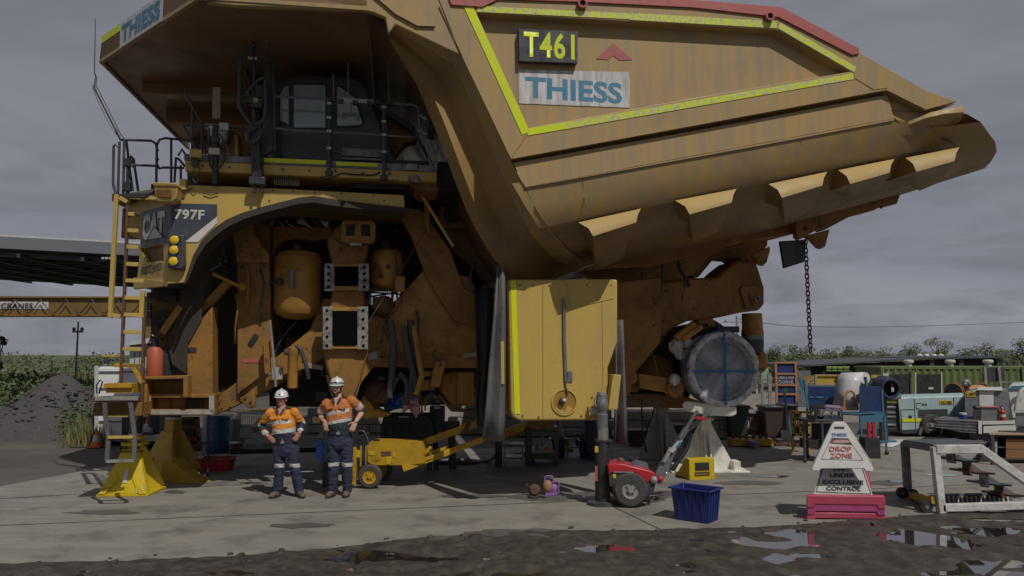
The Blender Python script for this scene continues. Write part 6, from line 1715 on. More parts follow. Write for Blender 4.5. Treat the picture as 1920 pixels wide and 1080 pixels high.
# ---- white steel work platform steps at the right edge -------------------
t = thing('work_platform', gz(1737, 962), 'scuffed white steel step platform on small wheels', 'steps')
PF = [at(1737, 963, gz(1737, 963).y), ]
D1 = gz(1737, 963).y; D2 = D1 + 1.15
b = MB().mat(SWH)
def PX(x, y, D=D1): return at(x, y, D)
b.beam(PX(1765, 962), PX(1752, 838), .10, .10); b.build('leg', t, bevel=.006)
b = MB().mat(SWH); b.beam(PX(1752, 842), PX(1840, 841), .12, .12); b.build('top_rail', t, bevel=.006)
b = MB().mat(SWH); b.beam(PX(1765, 952), PX(1990, 945), .10, .10); b.build('bottom_rail', t, bevel=.006)
b = MB().mat(SWH); b.beam(PX(1836, 840), PX(1985, 945), .11, .11); b.build('stringer', t, bevel=.006)
b = MB().mat(GRYS); b.beam(at(1693, 830, D2), at(1700, 938, D2), .06, .06); b.beam(at(1702, 832, D2), at(1708, 938, D2), .04, .04); b.build('leg', t)
b = MB().mat(GRYS); b.beam(at(1795, 855, D2), at(1925, 945, D2), .05, .05); b.build('stringer', t)
b = MB().mat(CHAR); b.prism([PX(1752, 836), PX(1836, 833), at(1790, 824, D2), at(1693, 827, D2)], ZV * .02); b.build('deck_plate', t, bevel=.004)
b = MB().mat(GRYS); b.beam(at(1693, 832, D2), PX(1752, 842), .05, .08); b.build('side_rail', t)
for k, (x0, y0, x1, y1) in enumerate(((1776, 854, 1836, 862), (1806, 877, 1868, 886), (1838, 899, 1900, 908), (1866, 919, 1935, 931))):
    b = MB().mat(RUST if k % 2 else CHAR); b.beam(at(x0, y0, D2), at(x0 + 14, y0 + 1, D1 + .3), .03, .22); b.prism([at(x0, y0, D2), at(x0 + 60, y0 + 10, D1 + .1), at(x0 + 60, y0 + 13, D1 + .1), at(x0, y0 + 4, D2)], Vector((-.22, 0, .0))); b.build('tread', t)
b = MB().mat(ORY); b.beam(at(1704, 928, D2 - .1), PX(1750, 938), .05, .10); b.build('cross_bar', t); 
b = MB().mat(GRYS); b.beam(at(1772, 936, D1 + .9), at(1895, 934, D1 + .9), .08, .16); b.mat(WHT)
for k in range(14): x = 1778 + k * 8.5; b.beam(at(x, 930, D1 + .84), at(x + 2, 942, D1 + .84), .025, .02)
b.build('rear_rail', t)
for (x, y, D_) in ((1692, 942, D2), (1712, 942, D2 - .15), (1736, 951, D1 + .05)):
    q = at(x, y, D_); b = MB().mat(BLK); b.cyl((q.x, D_ - .03, .085), (q.x, D_ + .03, .085), .085, seg=20); b.mat(GRYS).cyl((q.x, D_ - .035, .085), (q.x, D_ + .035, .085), .03, seg=10); b.build('caster', t)
b = MB().mat(BLK); b.beam(at(1712, 944, D2 - .15), at(1740, 950, D1 + .1), .05); b.build('wheel_bar', t)
# ================================================================== right background yard
LBL = mat('light_blue_paint', (.045, .16, .26), .5, col2=(.06, .14, .2), scale=5, amt=.6)
DBL = mat('deep_blue_paint', (.008, .03, .11), .5, col2=(.015, .04, .09), scale=5, amt=.6)
TEAL = mat('pale_teal_paint', (.36, .47, .48), .45, col2=(.28, .36, .37), scale=4, amt=.7)
GRN = mat('container_green', (.12, .165, .055), .55, col2=(.09, .12, .045), scale=2, amt=.8, stretch=(1, 1, .3))
CABO = mat('cable_orange_tan', (.42, .20, .07), .6, col2=(.33, .17, .08), scale=6, amt=.6)
def one(name, b, label, cat, group=None, **k): return tag(b.build(name, **k), label, cat, group)
def legs_to_ground(b, x, y, D, w): q = at(x, y, D); b.beam(q, Vector((q.x, D, 0)), w)
# big dark shed
b = MB().mat(mat('dark_roof_sheet', (.05, .055, .065), .6, col2=(.08, .085, .09), scale=1, amt=.8)); D = 44
b.prism([at(1505, 684, D), at(1735, 671, D), at(1735, 673, D), at(1505, 687, D)], YV * 9); b.prism([at(1735, 670, D), at(1888, 667, D), at(1888, 671, D), at(1735, 673, D)], YV * 9)
sh = b.build('shed'); tag(sh, 'long low dark-roofed open shed behind the green container', 'shed')
b = MB().mat(BKD)
for q_ in ([(1515, 687), (1735, 675), (1735, 700), (1515, 703)], [(1735, 674), (1880, 671), (1880, 692), (1735, 692)]): pp(b, q_, D + 1, .2)
b.build('rear_wall', sh)
for x in (1513, 1580, 1640, 1745, 1800, 1870): q = at(x, 674 if x > 1700 else 684, D + .3); MB().mat(CHAR).beam(q, Vector((q.x, D + .3, 0)), .25).build('post', sh)
b = MB().mat(WHT)
for x in (1724, 1737, 1751, 1764): b.ball(at(x, 667, D + 3), (.18, .18, .13), 8, 6)
b.build('roof_vent', sh)
b = MB().mat(mat('lime_cabin', (.20, .30, .05), .6)); rect(b, 1549, 688, 1594, 696, 38, 2); b.mat(CHAR); rect(b, 1549, 691, 1594, 692, 37.97, .02); [rect(b, 1549 + k * 11, 687, 1550 + k * 11, 696, 37.97, .02) for k in range(5)]
b.mat(CHAR); legs_to_ground(b, 1550, 696, 38.5, .3); legs_to_ground(b, 1592, 696, 38.5, .3)
one('portable_cabin', b, 'small lime green cabin under the low end of the dark shed', 'cabin')
# green corrugated container
t = thing('shipping_container', gz(1790, 768), 'long green corrugated container with white roof vents', 'container'); D = 31
b = MB().mat(GRN); X0, X1 = at(1651, 700, D).x, at(1990, 700, D).x; zt = at(1700, 687.5, D).z
pts = []; n = 150
for i in range(n + 1):
    x = X0 + (X1 - X0) * i / n; ph = i % 6; pts.append(Vector((x, D + (.0 if ph < 2 else .06 if ph in (3, 4) else .03), 0)))
b.loft([pts, [p + ZV * (zt - .1) for p in pts]]); b.box(((X0 + X1) / 2, D + 1.2, zt - .05), (X1 - X0, 2.4, .1)); b.box(((X0 + X1) / 2, D + 1.25, zt / 2), (X1 - X0 - .1, 2.2, zt - .12))
for x in (X0, at(1915, 700, D).x): b.box((x + .06, D - .02, zt / 2), (.14, .1, zt))
b.build('shell', t, smooth=20)
for i, x in enumerate((1704, 1782, 1853)):
    q = at(x, 687, D + .6); b = MB().mat(mat('cream_vent', (.5, .48, .42), .5)); b.lathe(Vector((q.x, q.y, zt)), ZV, ((0, .12), (.12, .12), (.13, .17), (.17, .2), (.24, .2), (.28, .16), (.29, .02)), 18); b.build('roof_vent', t)
b = MB().mat(BLK)
for x0, x1 in ((1668, 1706), (1719, 1764)): rect(b, x0, 702, x1, 744, D - .06, .05)
b.mat(WHT); [rect(b, x - 1, 698, x + 1, 745, D - .1, .04) for x in (1665, 1708, 1717, 1766)]; b.mat(GRN); rect(b, 1709, 695, 1716, 742, D - .15, .1)
b.mat(WHT); rect(b, 1741, 726, 1750, 730, D - .09, .02)
b.build('mesh_door', t)
b = MB().mat(CHAR); rect(b, 1842, 689, 1884, 716, D - 4, .04); b.mat(GALV); [b.beam(at(x0, 688, D - 4.05), Vector((at(x1, 760, D - 4.05).x, D - 4.05, 0)), .08) for x0, x1 in ((1846, 1850), (1872, 1880))]; b.beam(at(1870, 716, D - 4.05), at(1930, 716, D - 4.05), .03)
one('shade_screen', b, 'grey mesh screen on two pale posts before the green container', 'screen')
# cable reels
def reel(x0, x1, ytop, ybot, D, label):
    t = thing('cable_reel', Vector((at((x0 + x1) / 2, 700, D).x, D, 0)), label, 'cable reel', 'cable reels')
    r = (at(x0, ytop, D).z); r = (at(x0, ytop, D) - at(x0, ybot, D)).length / 2 * 1.15
    zc_ = at(x0, ytop, D).z - r; p, q = Vector((at(x0, 700, D).x, D, zc_)), Vector((at(x1, 700, D).x, D + .5, zc_)); d = (q - p).normalized()
    b = MB().mat(CABO); b.cyl(p, q, r * .74, seg=24); b.build('cable', t)
    for e, m_ in ((p, BLK), (q, CABO)):
        b = MB().mat(m_); b.cyl(e - d * .03, e + d * .03, r, seg=28); b.mat(CABO); b.lathe(e - d * .035, d, ((0, r * .99), (0, r * 1.03), (.09, r * 1.03), (.09, r * .99)), 28, False); b.build('flange', t)
    b = MB().mat(CHAR); b.beam(p - ZV * r * .8, Vector((p.x, p.y, 0)), .12); b.beam(q - ZV * r * .8, Vector((q.x, q.y, 0)), .12); b.build('stand', t)
reel(1785, 1806, 719, 745, 25, 'black-faced orange cable reel just above the compressor')
reel(1838, 1856, 719, 742, 26.5, 'plain tan cable reel without a black face, behind the ute')
b = MB().mat(CABO); b.cyl(at(1806, 740, 25.5), at(1840, 737, 26.6), .30, seg=20); legs_to_ground(b, 1825, 745, 26, .2); one('cable_drum', b, 'tan cable drum lying between the two cable reels', 'drum')
b = MB().mat(GRYS); b.ball(at(1812, 717, 25.4), (.16, .1, .12), 8, 6); b.ball(at(1809, 721, 25.4), .1, 8, 6); b.ball(at(1816, 720, 25.4), .1, 8, 6); one('coupling', b, 'small grey metal coupling sitting on top of the cable drum', 'fitting')
# hose bundle (navy) and yard clutter
b = MB().mat(mat('navy_hose', (.02, .028, .055), .6, col2=(.04, .05, .08), scale=9, amt=.8)); q = at(1664, 728, 19)
for k in range(7): rr = .30 - k * .012; b.tube([q + Vector((rr * math.cos(a) * .95, -.06 * k + .2, rr * math.sin(a) * .98)) for a in [i * math.pi / 10 for i in range(20)]], .035, 6, closed=True)
b.mat(CHAR); b.box(q + Vector((0, .3, 0)), (.4, .2, .5)); b.mat(WHT).box(q + Vector((.0, -.25, -.02)), (.06, .02, .1)); b.box(q + Vector((0, .1, .34)), (.12, .05, .06)); b.mat(CHAR); b.beam(q - ZV * .28 + YV * .3, Vector((q.x, q.y + .3, 0)), .15)
one('hose_reel', b, 'coiled navy hose reel next to the compressor', 'hose reel')
# compressor trailer
D = 21; t = thing('compressor', gz(1740, 815), 'pale teal towable air compressor with lime stripe and grille', 'compressor')
b = MB().mat(TEAL); pp(b, [(1683, 747), (1690, 745), (1808, 742), (1812, 745), (1812, 795), (1735, 797), (1722, 805), (1720, 808), (1690, 808), (1687, 790)], D, 1.6); b.build('canopy', t, bevel=.03)
b = MB().mat(CHAR); pp(b, [(1690, 806), (1722, 804), (1722, 813), (1692, 814)], D - .01, 1.5); pp(b, [(1656, 750), (1684, 750), (1688, 808), (1660, 806)], D + .1, 1.3); b.mat(GRYS); [rect(b, 1659, y, 1680, y + 4, D + .07, .03) for y in (762, 772, 780, 795)]; b.mat(WTAPE); rect(b, 1657, 751, 1683, 756, D + .06, .03); b.mat(GRYS); pp(b, [(1655, 745), (1690, 743), (1690, 749), (1656, 750)], D, 1.5); b.build('end_panel', t, bevel=.01)
b = MB().mat(TAPE); rect(b, 1692, 785, 1715, 791, D - .015, .012); rect(b, 1717, 785, 1750, 791, D - .015, .012); b.build('stripe', t); b = MB().mat(BRY); rect(b, 1762, 751, 1786, 758, D - .015, .012); b.mat(INK); b.text('AC1485', at(1764, 757, D - .02), XV, ZV, .075, .30, th=.004, bold=.02); b.build('number_plate', t)
b = MB().mat(INK); b.text('400', at(1728, 760.5, D - .01), XV, ZV, .065, .15, th=.004, bold=.02); [b.beam(at(*p, D - .005), at(*q_, D - .005), .012) for p, q_ in (((1718, 756), (1727, 756)), ((1718, 766), (1718, 756)), ((1718, 766), (1724, 766)), ((1689, 768), (1714, 768)), ((1689, 768), (1691, 800)), ((1714, 747), (1717, 805)), ((1788, 746), (1790, 795)))]
b.mat(BLK); rect(b, 1704, 779, 1710, 784, D - .02, .02); b.build('livery', t)
b = MB().mat(CHAR); pp(b, [(1722, 768), (1776, 767), (1777, 780), (1723, 782)], D - .012, .01); b.mat(GRYS); [b.beam(at(1722, y, D - .02), at(1777, y - .7, D - .02), .012) for y in (769, 773, 777, 781)]; [b.beam(at(1723 + k * 5.4, 767, D - .02), at(1723 + k * 5.4, 781, D - .02), .008) for k in range(11)]; b.build('grille', t)
wc = at(1749, 810, D - .1); wheel_part('wheel', (wc.x, D, .30), -YV, .30, .2, t, GALV, .5)
b = MB().mat(GRYS); pp(b, [(1722, 815), (1726, 800), (1738, 797), (1760, 797), (1756, 801), (1740, 801), (1731, 805), (1727, 816)], D - .08, .3); b.build('mudguard', t)
# ute
D = 19.6; t = thing('utility_truck', gz(1850, 825), 'white and grey utility truck with a low tray loaded with tools', 'ute')
b = MB().mat(GRYS); pp(b, [(1809, 738), (1830, 731), (1835, 731), (1890, 732), (1895, 786), (1809, 786)], D + .6, 1.4); b.mat(WHT); rect(b, 1836, 733, 1863, 769, D + .58, .02); b.mat(WHT); pp(b, [(1832, 730), (1880, 730), (1880, 733), (1832, 732)], D + .5, 1.5); b.build('service_body', t, bevel=.01)
b = MB().mat(WHT); pp(b, [(1889, 733), (1892, 724), (1898, 721), (2010, 719), (2010, 786), (1897, 786)], D + .7, 1.5); b.build('cab', t, bevel=.04)
b = MB().mat(mat('blue_windscreen', (.06, .16, .24), .1)); pp(b, [(1894, 726), (1898, 723), (1960, 722), (1960, 729), (1892, 730)], D + .65, .04); b.build('rear_window', t)
b = MB().mat(WHT); b.tube([at(x, y, D + .5) for x, y in ((1930, 727), (1918, 730), (1911, 740), (1906, 758), (1904, 772))], .05, 8, smooth=3); b.mat(CHAR); b.build('snorkel', t)
b = MB().mat(BRY); pp(b, [(1813, 734), (1829, 734), (1829, 744), (1813, 744)], D + .58, .02); b.mat(INK); b.text('LUMP2', at(1815, 742, D + .57), XV, ZV, .09, .18, th=.004, bold=.02); b.build('vehicle_number', t)
b = MB().mat(GRYS); pp(b, [(1752, 786), (1758, 784), (1836, 788), (1838, 813), (1800, 810), (1752, 800)], D - .1, .06); pp(b, [(1752, 785), (1836, 789), (1836, 791), (1752, 787)], D - .14, .12); [b.beam(at(1754, 791 + k * 5, D - .12), at(1836, 795 + k * 6, D - .12), .02) for k in range(3)]; b.mat(WHT); pp(b, [(1834, 790), (1841, 790), (1841, 814), (1835, 813)], D - .16, .1); b.build('tray_tailgate', t)
b = MB().mat(WHT); pp(b, [(1842, 790), (1903, 789), (1903, 795), (1842, 796)], D - .1, .06); pp(b, [(1844, 799), (1905, 797), (1905, 811), (1844, 812)], D - .08, .06); b.mat(CHAR); pp(b, [(1843, 796), (1903, 795), (1903, 799), (1843, 799)], D - .02, .03); b.build('tray_side', t)
b = MB().mat(GRYS); b.prism([at(1752, 785, D), at(1905, 790, D), at(1900, 783, D + 1.4), at(1770, 780, D + 1.4)], -ZV * .05); b.mat(BLK); b.box(at(1862, 816, D + .7), (2.0, 1.2, .25)); b.build('tray_floor', t)
for x in (1848, 1960): q = at(x, 800, D); wheel_part('wheel', (q.x, D + .3, .33), -YV, .33, .22, t, GALV, .5)
b = MB().mat(mat('cooler_blue', (.03, .04, .20), .4)); q = at(1806, 788, D + .15); b.lathe(q, ZV, ((0, .09), (.15, .09)), 20); b.mat(WHT).lathe(q + ZV * .15, ZV, ((0, .094), (.04, .09), (.05, .03)), 20); one('drink_cooler', b, 'blue round drink cooler with white lid on the ute tray', 'cooler')
b = MB().mat(GRYS); rect(b, 1838, 764, 1873, 789, D + .15, .4); b.mat(BLK); rect(b, 1824, 769, 1840, 789, D + .12, .35); b.ball(at(1832, 764, D + .2), (.12, .1, .07), 8, 6); b.mat(REDP); b.beam(at(1838, 763, D + .12), at(1872, 763, D + .12), .035); one('toolbox', b, 'grey toolbox with black front and red trim on the ute tray', 'toolbox', bevel=.008)
b = MB().mat(mat('extinguisher_red', (.38, .02, .02), .4)); q = at(1880, 789, D + .1); b.lathe(q, ZV, ((0, .07), (.24, .07), (.29, .03), (.33, .03)), 18); b.mat(WHT).lathe(q + ZV * .10, ZV, ((0, .072), (.07, .072)), 18, False); b.mat(BLK).box(q + ZV * .35, (.1, .04, .04)); b.mat(WHT).ball(q + ZV * .33, .035, 8, 6); one('fire_extinguisher', b, 'red fire extinguisher standing beside the toolbox on the ute', 'fire extinguisher')
# far-right table
D = 15.6; t = thing('workbench', gz(1900, 862), 'dark steel bench with timber top beside the step platform', 'workbench')
b = MB().mat(WOOD); b.prism([at(1855, 812, D), at(1990, 813, D), at(1990, 808, D + .8), at(1872, 807, D + .8)], -ZV * .04); b.build('top', t, bevel=.005)
b = MB().mat(CHAR); b.beam(at(1859, 815, D), Vector((at(1859, 815, D).x, D, 0)), .07); b.build('leg', t); b = MB().mat(CHAR); b.beam(at(1866, 815, D + .7), Vector((at(1866, 815, D).x, D + .7, 0)), .07); b.build('leg', t)
b = MB().mat(BKD); rect(b, 1870, 818, 1990, 858, D + .65, .05); b.build('back_panel', t)
b = MB().mat(mat('brown_case', (.22, .10, .04), .6)); rect(b, 1886, 824, 1985, 860, D + .1, .4); b.mat(BLK); rect(b, 1886, 841, 1985, 842, D + .09, .01); b.mat(WHT); b.beam(at(1872, 838, D + .2), at(1886, 839, D + .2), .03); one('case', b, 'orange-brown case under the timber-topped bench', 'case', bevel=.008)
b = MB().mat(GRYS); rect(b, 1904, 773, 1990, 800, D + .1, .5); b.mat(BLK); rect(b, 1908, 798, 1990, 806, D + .12, .4); b.mat(GALV); rect(b, 1902, 772, 1990, 775, D + .06, .58); one('steel_bin', b, 'open grey steel box sitting on the timber-topped bench', 'steel box', bevel=.006)
# ground sheets / boards
b = MB().mat(WHT); b.poly([rz(x, y, .015) for x, y in ((1645, 836), (1668, 822), (1696, 824), (1690, 832), (1672, 838), (1655, 837))]); one('plastic_sheet', b, 'flat white plastic sheet on the dirt next to the compressor wheel', 'sheet', solid=.012)
b = MB().mat(GRYS); b.prism([rz(x, y, .02) for x, y in ((1690, 829), (1840, 825), (1850, 832), (1700, 836))], ZV * .03); one('steel_plate', b, 'thin grey steel plate lying behind the step platform', 'plate')
# notice board
D = 24; t = thing('notice_board', gz(1473, 758), 'blue notice board in tan frame reading CHANGE BACK TO CHANNEL', 'sign')
b = MB().mat(mat('board_blue', (.012, .03, .14), .5)); rect(b, 1455, 680, 1491, 762, D, .06); b.build('panel', t)
b = MB().mat(CABO)
for x in (1454, 1491): b.beam(at(x, 678, D - .02), Vector((at(x, 700, D).x, D - .02, 0)), .06)
for y in (680, 701, 722, 739, 762): b.beam(at(1454, y, D - .03), at(1491, y, D - .03), .05)
b.build('frame', t)
b = MB().mat(DEC_W); b.text('CHANGE BACK', at(1458, 711, D - .02), XV, ZV, .115, .53, th=.004, bold=.01); b.text('TO CHANNEL', at(1459, 719.5, D - .02), XV, ZV, .115, .50, th=.004, bold=.01); b.build('lettering', t)
# yellow banner, fence, grey screen
b = MB().mat(mat('yellow_banner', (.48, .33, .03), .6, col2=(.36, .24, .03), scale=4, amt=.7)); rect(b, 1529, 703, 1572, 723, 23.5, .05); b.mat(WOOD); [b.beam(at(1528, y, 23.45), at(1574, y, 23.45), .03) for y in (703, 720)]; b.beam(at(1529, 702, 23.4), Vector((at(1529, 702, 23.4).x, 23.4, 0)), .06); b.beam(at(1573, 702, 23.4), Vector((at(1573, 702, 23.4).x, 23.4, 0)), .06)
one('barrier_banner', b, 'yellow banner panel on a low frame above the deep blue cabinet', 'banner')
b = MB().mat(mat('ochre_panel', (.30, .16, .03), .6)); rect(b, 1508, 705, 1526, 719, 24, .05); b.mat(WOOD); b.beam(at(1508, 721, 23.9), at(1527, 706, 23.9), .03); b.beam(at(1508, 717, 23.9), at(1527, 717, 23.9), .03); legs_to_ground(b, 1517, 719, 24, .05); one('panel', b, 'small ochre panel between notice board and yellow banner', 'panel')
b = MB().mat(mat('yellow_banner', (0, 0, 0))); rect(b, 1634, 703, 1653, 722, 24, .05); legs_to_ground(b, 1650, 722, 24, .05); one('barrier_banner', b, 'short yellow-brown panel next to the white roll', 'banner')
b = MB().mat(GRYS); rect(b, 1492, 695, 1520, 762, 27, .1); one('metal_screen', b, 'pale grey metal sheet standing next to the notice board', 'metal sheet')
b = MB().mat(mat('mint_panel', (.22, .33, .24), .6)); pp(b, [(1427, 700), (1441, 688), (1441, 720), (1427, 720)], 26, .2); b.mat(GALV); [legs_to_ground(b, x, 700, 26, .06) for x in (1428, 1441, 1444)]; [b.beam(at(1424, y, 26), at(1446, y, 26), .03) for y in (711, 718, 735, 745)]; b.mat(WHT); rect(b, 1418, 720, 1431, 738, 26.1, .2); b.mat(WOOD); rect(b, 1441, 720, 1444, 740, 25.9, .05)
one('mesh_gate', b, 'mint green panel on a mesh gate next to the wrapped hub', 'gate')
# deep blue bench cabinet and white roll
D = 18.6
b = MB().mat(DBL); pp(b, [(1516, 724), (1572, 724), (1580, 768), (1512, 768)], D, .6); b.mat(LBL); rect(b, 1530, 744, 1544, 747, D - .02, .02); rect(b, 1516, 744, 1526, 746, D - .02, .02); b.mat(CHAR); legs_to_ground(b, 1516, 766, D + .2, .1); legs_to_ground(b, 1575, 766, D + .2, .1); one('equipment_cabinet', b, 'deep blue slope-fronted cabinet under the yellow banner', 'cabinet', bevel=.02)
b = MB().mat(LBL); b.prism([at(1498, 708, D - .4), at(1507, 712, D - .4), at(1510, 734, D - .4), at(1507, 735, D - .4)], YV * .05); b.beam(at(1508, 712, D - .4), Vector((at(1509, 712, D).x, D - .4, 0)), .04); b.beam(at(1468, 734, D - .4), at(1508, 734, D - .4), .022, .03); b.beam(at(1470, 736, D - .4), Vector((at(1472, 736, D).x, D - .4, .1)), .04); b.mat(mat('lime_cap', (.2, .4, .08), .5)); b.box(at(1472, 732, D - .45), (.09, .08, .1))
one('flag_stand', b, 'thin light blue pole frame with arm reaching over the bins', 'stand')
FIL = mat('white_film_roll', (.60, .60, .62), .35, col2=(.44, .44, .46), scale=6, amt=.8, stretch=(1, 1, .4))
t = thing('film_roll', gz(1600, 850), 'large white plastic film roll on a blue dispenser stand', 'film roll'); D = 17.6
b = MB().mat(FIL); p, q = at(1590, 709, D + .6), at(1622, 709, D); rr = (at(1622, 698, D) - at(1622, 720, D)).length / 2; b.cyl(p, q, rr, seg=28); b.mat(BLK); d = (q - p).normalized(); b.cyl(q, q + d * .02, .035, seg=12); b.build('roll', t)
b = MB().mat(FIL); pts0 = [at(1577, 699, D + .3), at(1569, 712, D + .2), at(1567, 735, D + .15), at(1561, 758, D + .1)]; pts1 = [at(1619, 698, D - .05), at(1614, 716, D - .1), at(1610, 740, D - .12), at(1606, 766, D - .12)]; pm = [a.lerp(c_, .5) - YV * .05 for a, c_ in zip(pts0, pts1)]; b.loft([pts0, pm, pts1]); b.build('film_sheet', t, solid=.01)
b = MB().mat(LBL); b.beam(at(1624, 710, D - .02), at(1628, 752, D - .02), .04); b.build('axle_arm', t)
b = MB().mat(DBL); rect(b, 1611, 724, 1653, 772, D - .3, .06); b.build('back_panel', t); MB().mat(LBL).beam(at(1653, 730, D - .3), at(1657, 795, D - .3), .04).build('upright', t); MB().mat(LBL).beam(at(1572, 733, D + .2), at(1574, 770, D + .2), .03).build('upright', t)
b = MB().mat(LBL); b.prism([at(1572, 775, D - .1), at(1580, 771, D + .4), at(1655, 772, D + .1), at(1658, 774, D - .5), at(1613, 777, D - .5)], -ZV * .03); b.prism([at(1612, 777, D - .5), at(1658, 775, D - .5), at(1658, 791, D - .5), at(1612, 792, D - .5)], YV * .04); b.build('bench_top', t)
for x, y, dd in ((1613, 780, -.5), (1658, 780, -.5), (1578, 776, 0), (1640, 776, .2)):
    b = MB().mat(LBL); q = at(x, y, D + dd); b.beam(q, Vector((q.x + .02, q.y, .06)), .035); b.mat(BLK); b.ball((q.x + .02, q.y, .05), .05, 8, 6); b.build('leg', t)
b = MB().mat(LBL); b.beam(Vector((at(1613, 780, D).x, D - .5, .30)), Vector((at(1658, 780, D).x, D - .5, .30)), .04); b.build('stretcher', t)
b = MB().mat(CABO); b.tube([at(x, y, D - .2) for x, y in ((1583, 768), (1583, 748), (1590, 735), (1598, 734), (1605, 748), (1608, 768))], .03, 8, smooth=4); b.mat(BLK); b.box(at(1595, 766, D - .2), (.3, .1, .08)); one('hose_hanger', b, 'yellow hose looped over the light blue bench', 'hose')
# pallet jack red
b = MB().mat(RED); b.beam(at(1629, 792, 16.6), at(1628, 822, 16.6), .05); b.beam(at(1637, 792, 16.6), at(1639, 822, 16.6), .06); [b.beam(at(1627, y, 16.6), at(1640, y, 16.6), .04) for y in (796, 806, 815)]; q = at(1632, 822, 16.6); b.mat(BLK); b.prism([Vector((q.x + x_, q.y - .1, z_)) for x_, z_ in ((-.16, 0), (.16, 0), (.16, q.z + .02), (-.16, q.z + .02))], YV * .3); one('hand_trolley', b, 'red hand trolley under the light blue bench', 'trolley')
# dark trolley with gear
D = 15.9; t = thing('tool_trolley', gz(1532, 848), 'dark tool trolley with hoses on top behind the white sign', 'trolley')
b = MB().mat(CHAR); b.box(at(1535, 787, D + .3), (.78, .6, .06)); b.build('top', t, bevel=.005)
b = MB().mat(BKD); b.box(at(1537, 830, D + .3), (.68, .5, .16)); b.box(at(1545, 812, D + .5), (.5, .1, .42)); b.build('shelf', t, bevel=.005)
for x, dd in ((1507, 0), (1541, 0), (1568, .1), (1512, .6)): b = MB().mat(CHAR); q = at(x, 789, D + dd); b.beam(q, Vector((q.x, q.y, .07)), .045); b.mat(BLK); b.ball((q.x, q.y, .05), .05, 8, 6); b.build('leg', t)
b = MB().mat(mat('mauve_cloth', (.22, .16, .22), .8)); b.tube([at(1521, 764, D + .2), at(1535, 761, D + .2), at(1550, 763, D + .2), at(1575, 765, D + .2)], .05, 8, smooth=3)
b.mat(GRYS)
for x0 in (1528, 1550, 1566): b.tube([at(x0 - 8, 780, D + .1), at(x0 - 6, 772, D + .1), at(x0, 768, D + .1), at(x0 + 8, 771, D + .1), at(x0 + 10, 782, D + .1)], .022, 6, smooth=3)
b.mat(GALV); b.box(at(1535, 778, D + .2), (.12, .2, .2)); b.mat(CHAR); b.box(at(1545, 782, D + .25), (.6, .3, .08)); b.mat(REDP); b.box(at(1580, 766, D + .3), (.12, .1, .06))
one('hose_pile', b, 'tangle of grey hoses and fittings heaped on the dark trolley', 'hoses')
# orange frame rack and tangled gear
b = MB().mat(ORY); D = 17.4
for x in (1486, 1500, 1516): b.beam(at(x, 772, D), at(x + 1, 818, D), .05)
for y in (773, 786, 797, 815): b.beam(at(1485, y, D), at(1518, y, D), .05)
for x in (1486, 1516): b.beam(at(x, 815, D), Vector((at(x, 815, D).x, D, 0)), .05)
b.mat(RUST); rect(b, 1488, 776, 1498, 784, D + .05, .1); b.box(at(1503, 806, D + .2), (.3, .3, .2)); one('steel_rack', b, 'orange steel rack frame behind the dark trolley', 'rack')
# bins
def wheelie(x, ytop, ybot, w, m, lm, label):
    g_ = gz(x, ybot); D = g_.y; W = w * D / 1400; t = thing('wheelie_bin', g_, label, 'bin', 'wheelie bins by the yard'); h = at(x, ytop, D).z
    b = MB(FR(g_)).mat(m); b.loft([[(s_ * W * .42, d_ * .26 + .28, .08) for s_, d_ in ((-1, -1), (1, -1), (1, 1), (-1, 1))], [(s_ * W * .5, d_ * .32 + .28, h - .04) for s_, d_ in ((-1, -1), (1, -1), (1, 1), (-1, 1))]], True, True); b.build('bin_body', t, bevel=.02)
    b = MB(FR(g_)).mat(lm); b.box((0, .28, h - .01), (W * 1.1, .74, .07)); b.beam((-W * .45, .66, h), (W * .45, .66, h), .04); b.build('lid', t, bevel=.02)
    for s_ in (-1, 1): b = MB(FR(g_)).mat(BLK); b.cyl((s_ * W * .42, .5, .1), (s_ * W * .5, .5, .1), .1, seg=16); b.build('wheel', t)
BRN = mat('brown_bin', (.12, .055, .05), .6, col2=(.09, .045, .04), scale=4, amt=.7); DGR = mat('dark_green_bin', (.02, .04, .028), .6); DBR = mat('dark_brown_bin', (.055, .035, .032), .6)
wheelie(1386, 762, 824, 38, DGR, DGR, 'dark green wheelie bin beside the wrapped hub')
wheelie(1417, 773, 822, 24, BRN, mat('grey_lid', (.2, .19, .18), .6), 'red-brown bin with grey lid in front of the darker bins')
wheelie(1452, 763, 826, 34, DBR, BLK, 'wide dark brown bin with black lid next to the bucket')
wheelie(1484, 760, 824, 22, DBR, BLK, 'narrow dark brown bin behind the white bucket')
b = MB().mat(WHT); q = gz(1475, 829); b.lathe(q, ZV, ((0, .10), (.27, .135), (.28, .145), (.30, .145), (.30, .12), (.1, .1)), 22); one('bucket', b, 'white plastic bucket on the slab edge next to the bolt tray', 'bucket')
t = thing('bolt_tray', gz(1412, 836), 'long yellow tray full of upright bolts beside the bins', 'tray'); q = gz(1412, 838)
b = MB().mat(ORY); b.box(q + Vector((0, .2, .10)), (1.05, .4, .16)); b.build('tray_body', t, bevel=.008)
for k in range(18): MB().mat(RUST).cyl(q + Vector((-.48 + k * .056, .1 + (k % 3) * .1, .18)), q + Vector((-.48 + k * .056, .1 + (k % 3) * .1, .30)), .016, seg=6).build('bolt', t)
t_ = MB().mat(PURP); t_.beam(rz(1398, 826, .12), rz(1420, 834, .12), .12, .1); one('strap_roll', t_, 'purple lifting strap draped over the yellow bolt tray', 'strap')
b = MB().mat(RUST); rng = random.Random(6)
for k in range(14): p = gz(rng.uniform(1455, 1520), rng.uniform(832, 838)); b.beam(p + ZV * .04, p + Vector((rng.uniform(-.4, .4), rng.uniform(-.2, .2), .06)), .06)
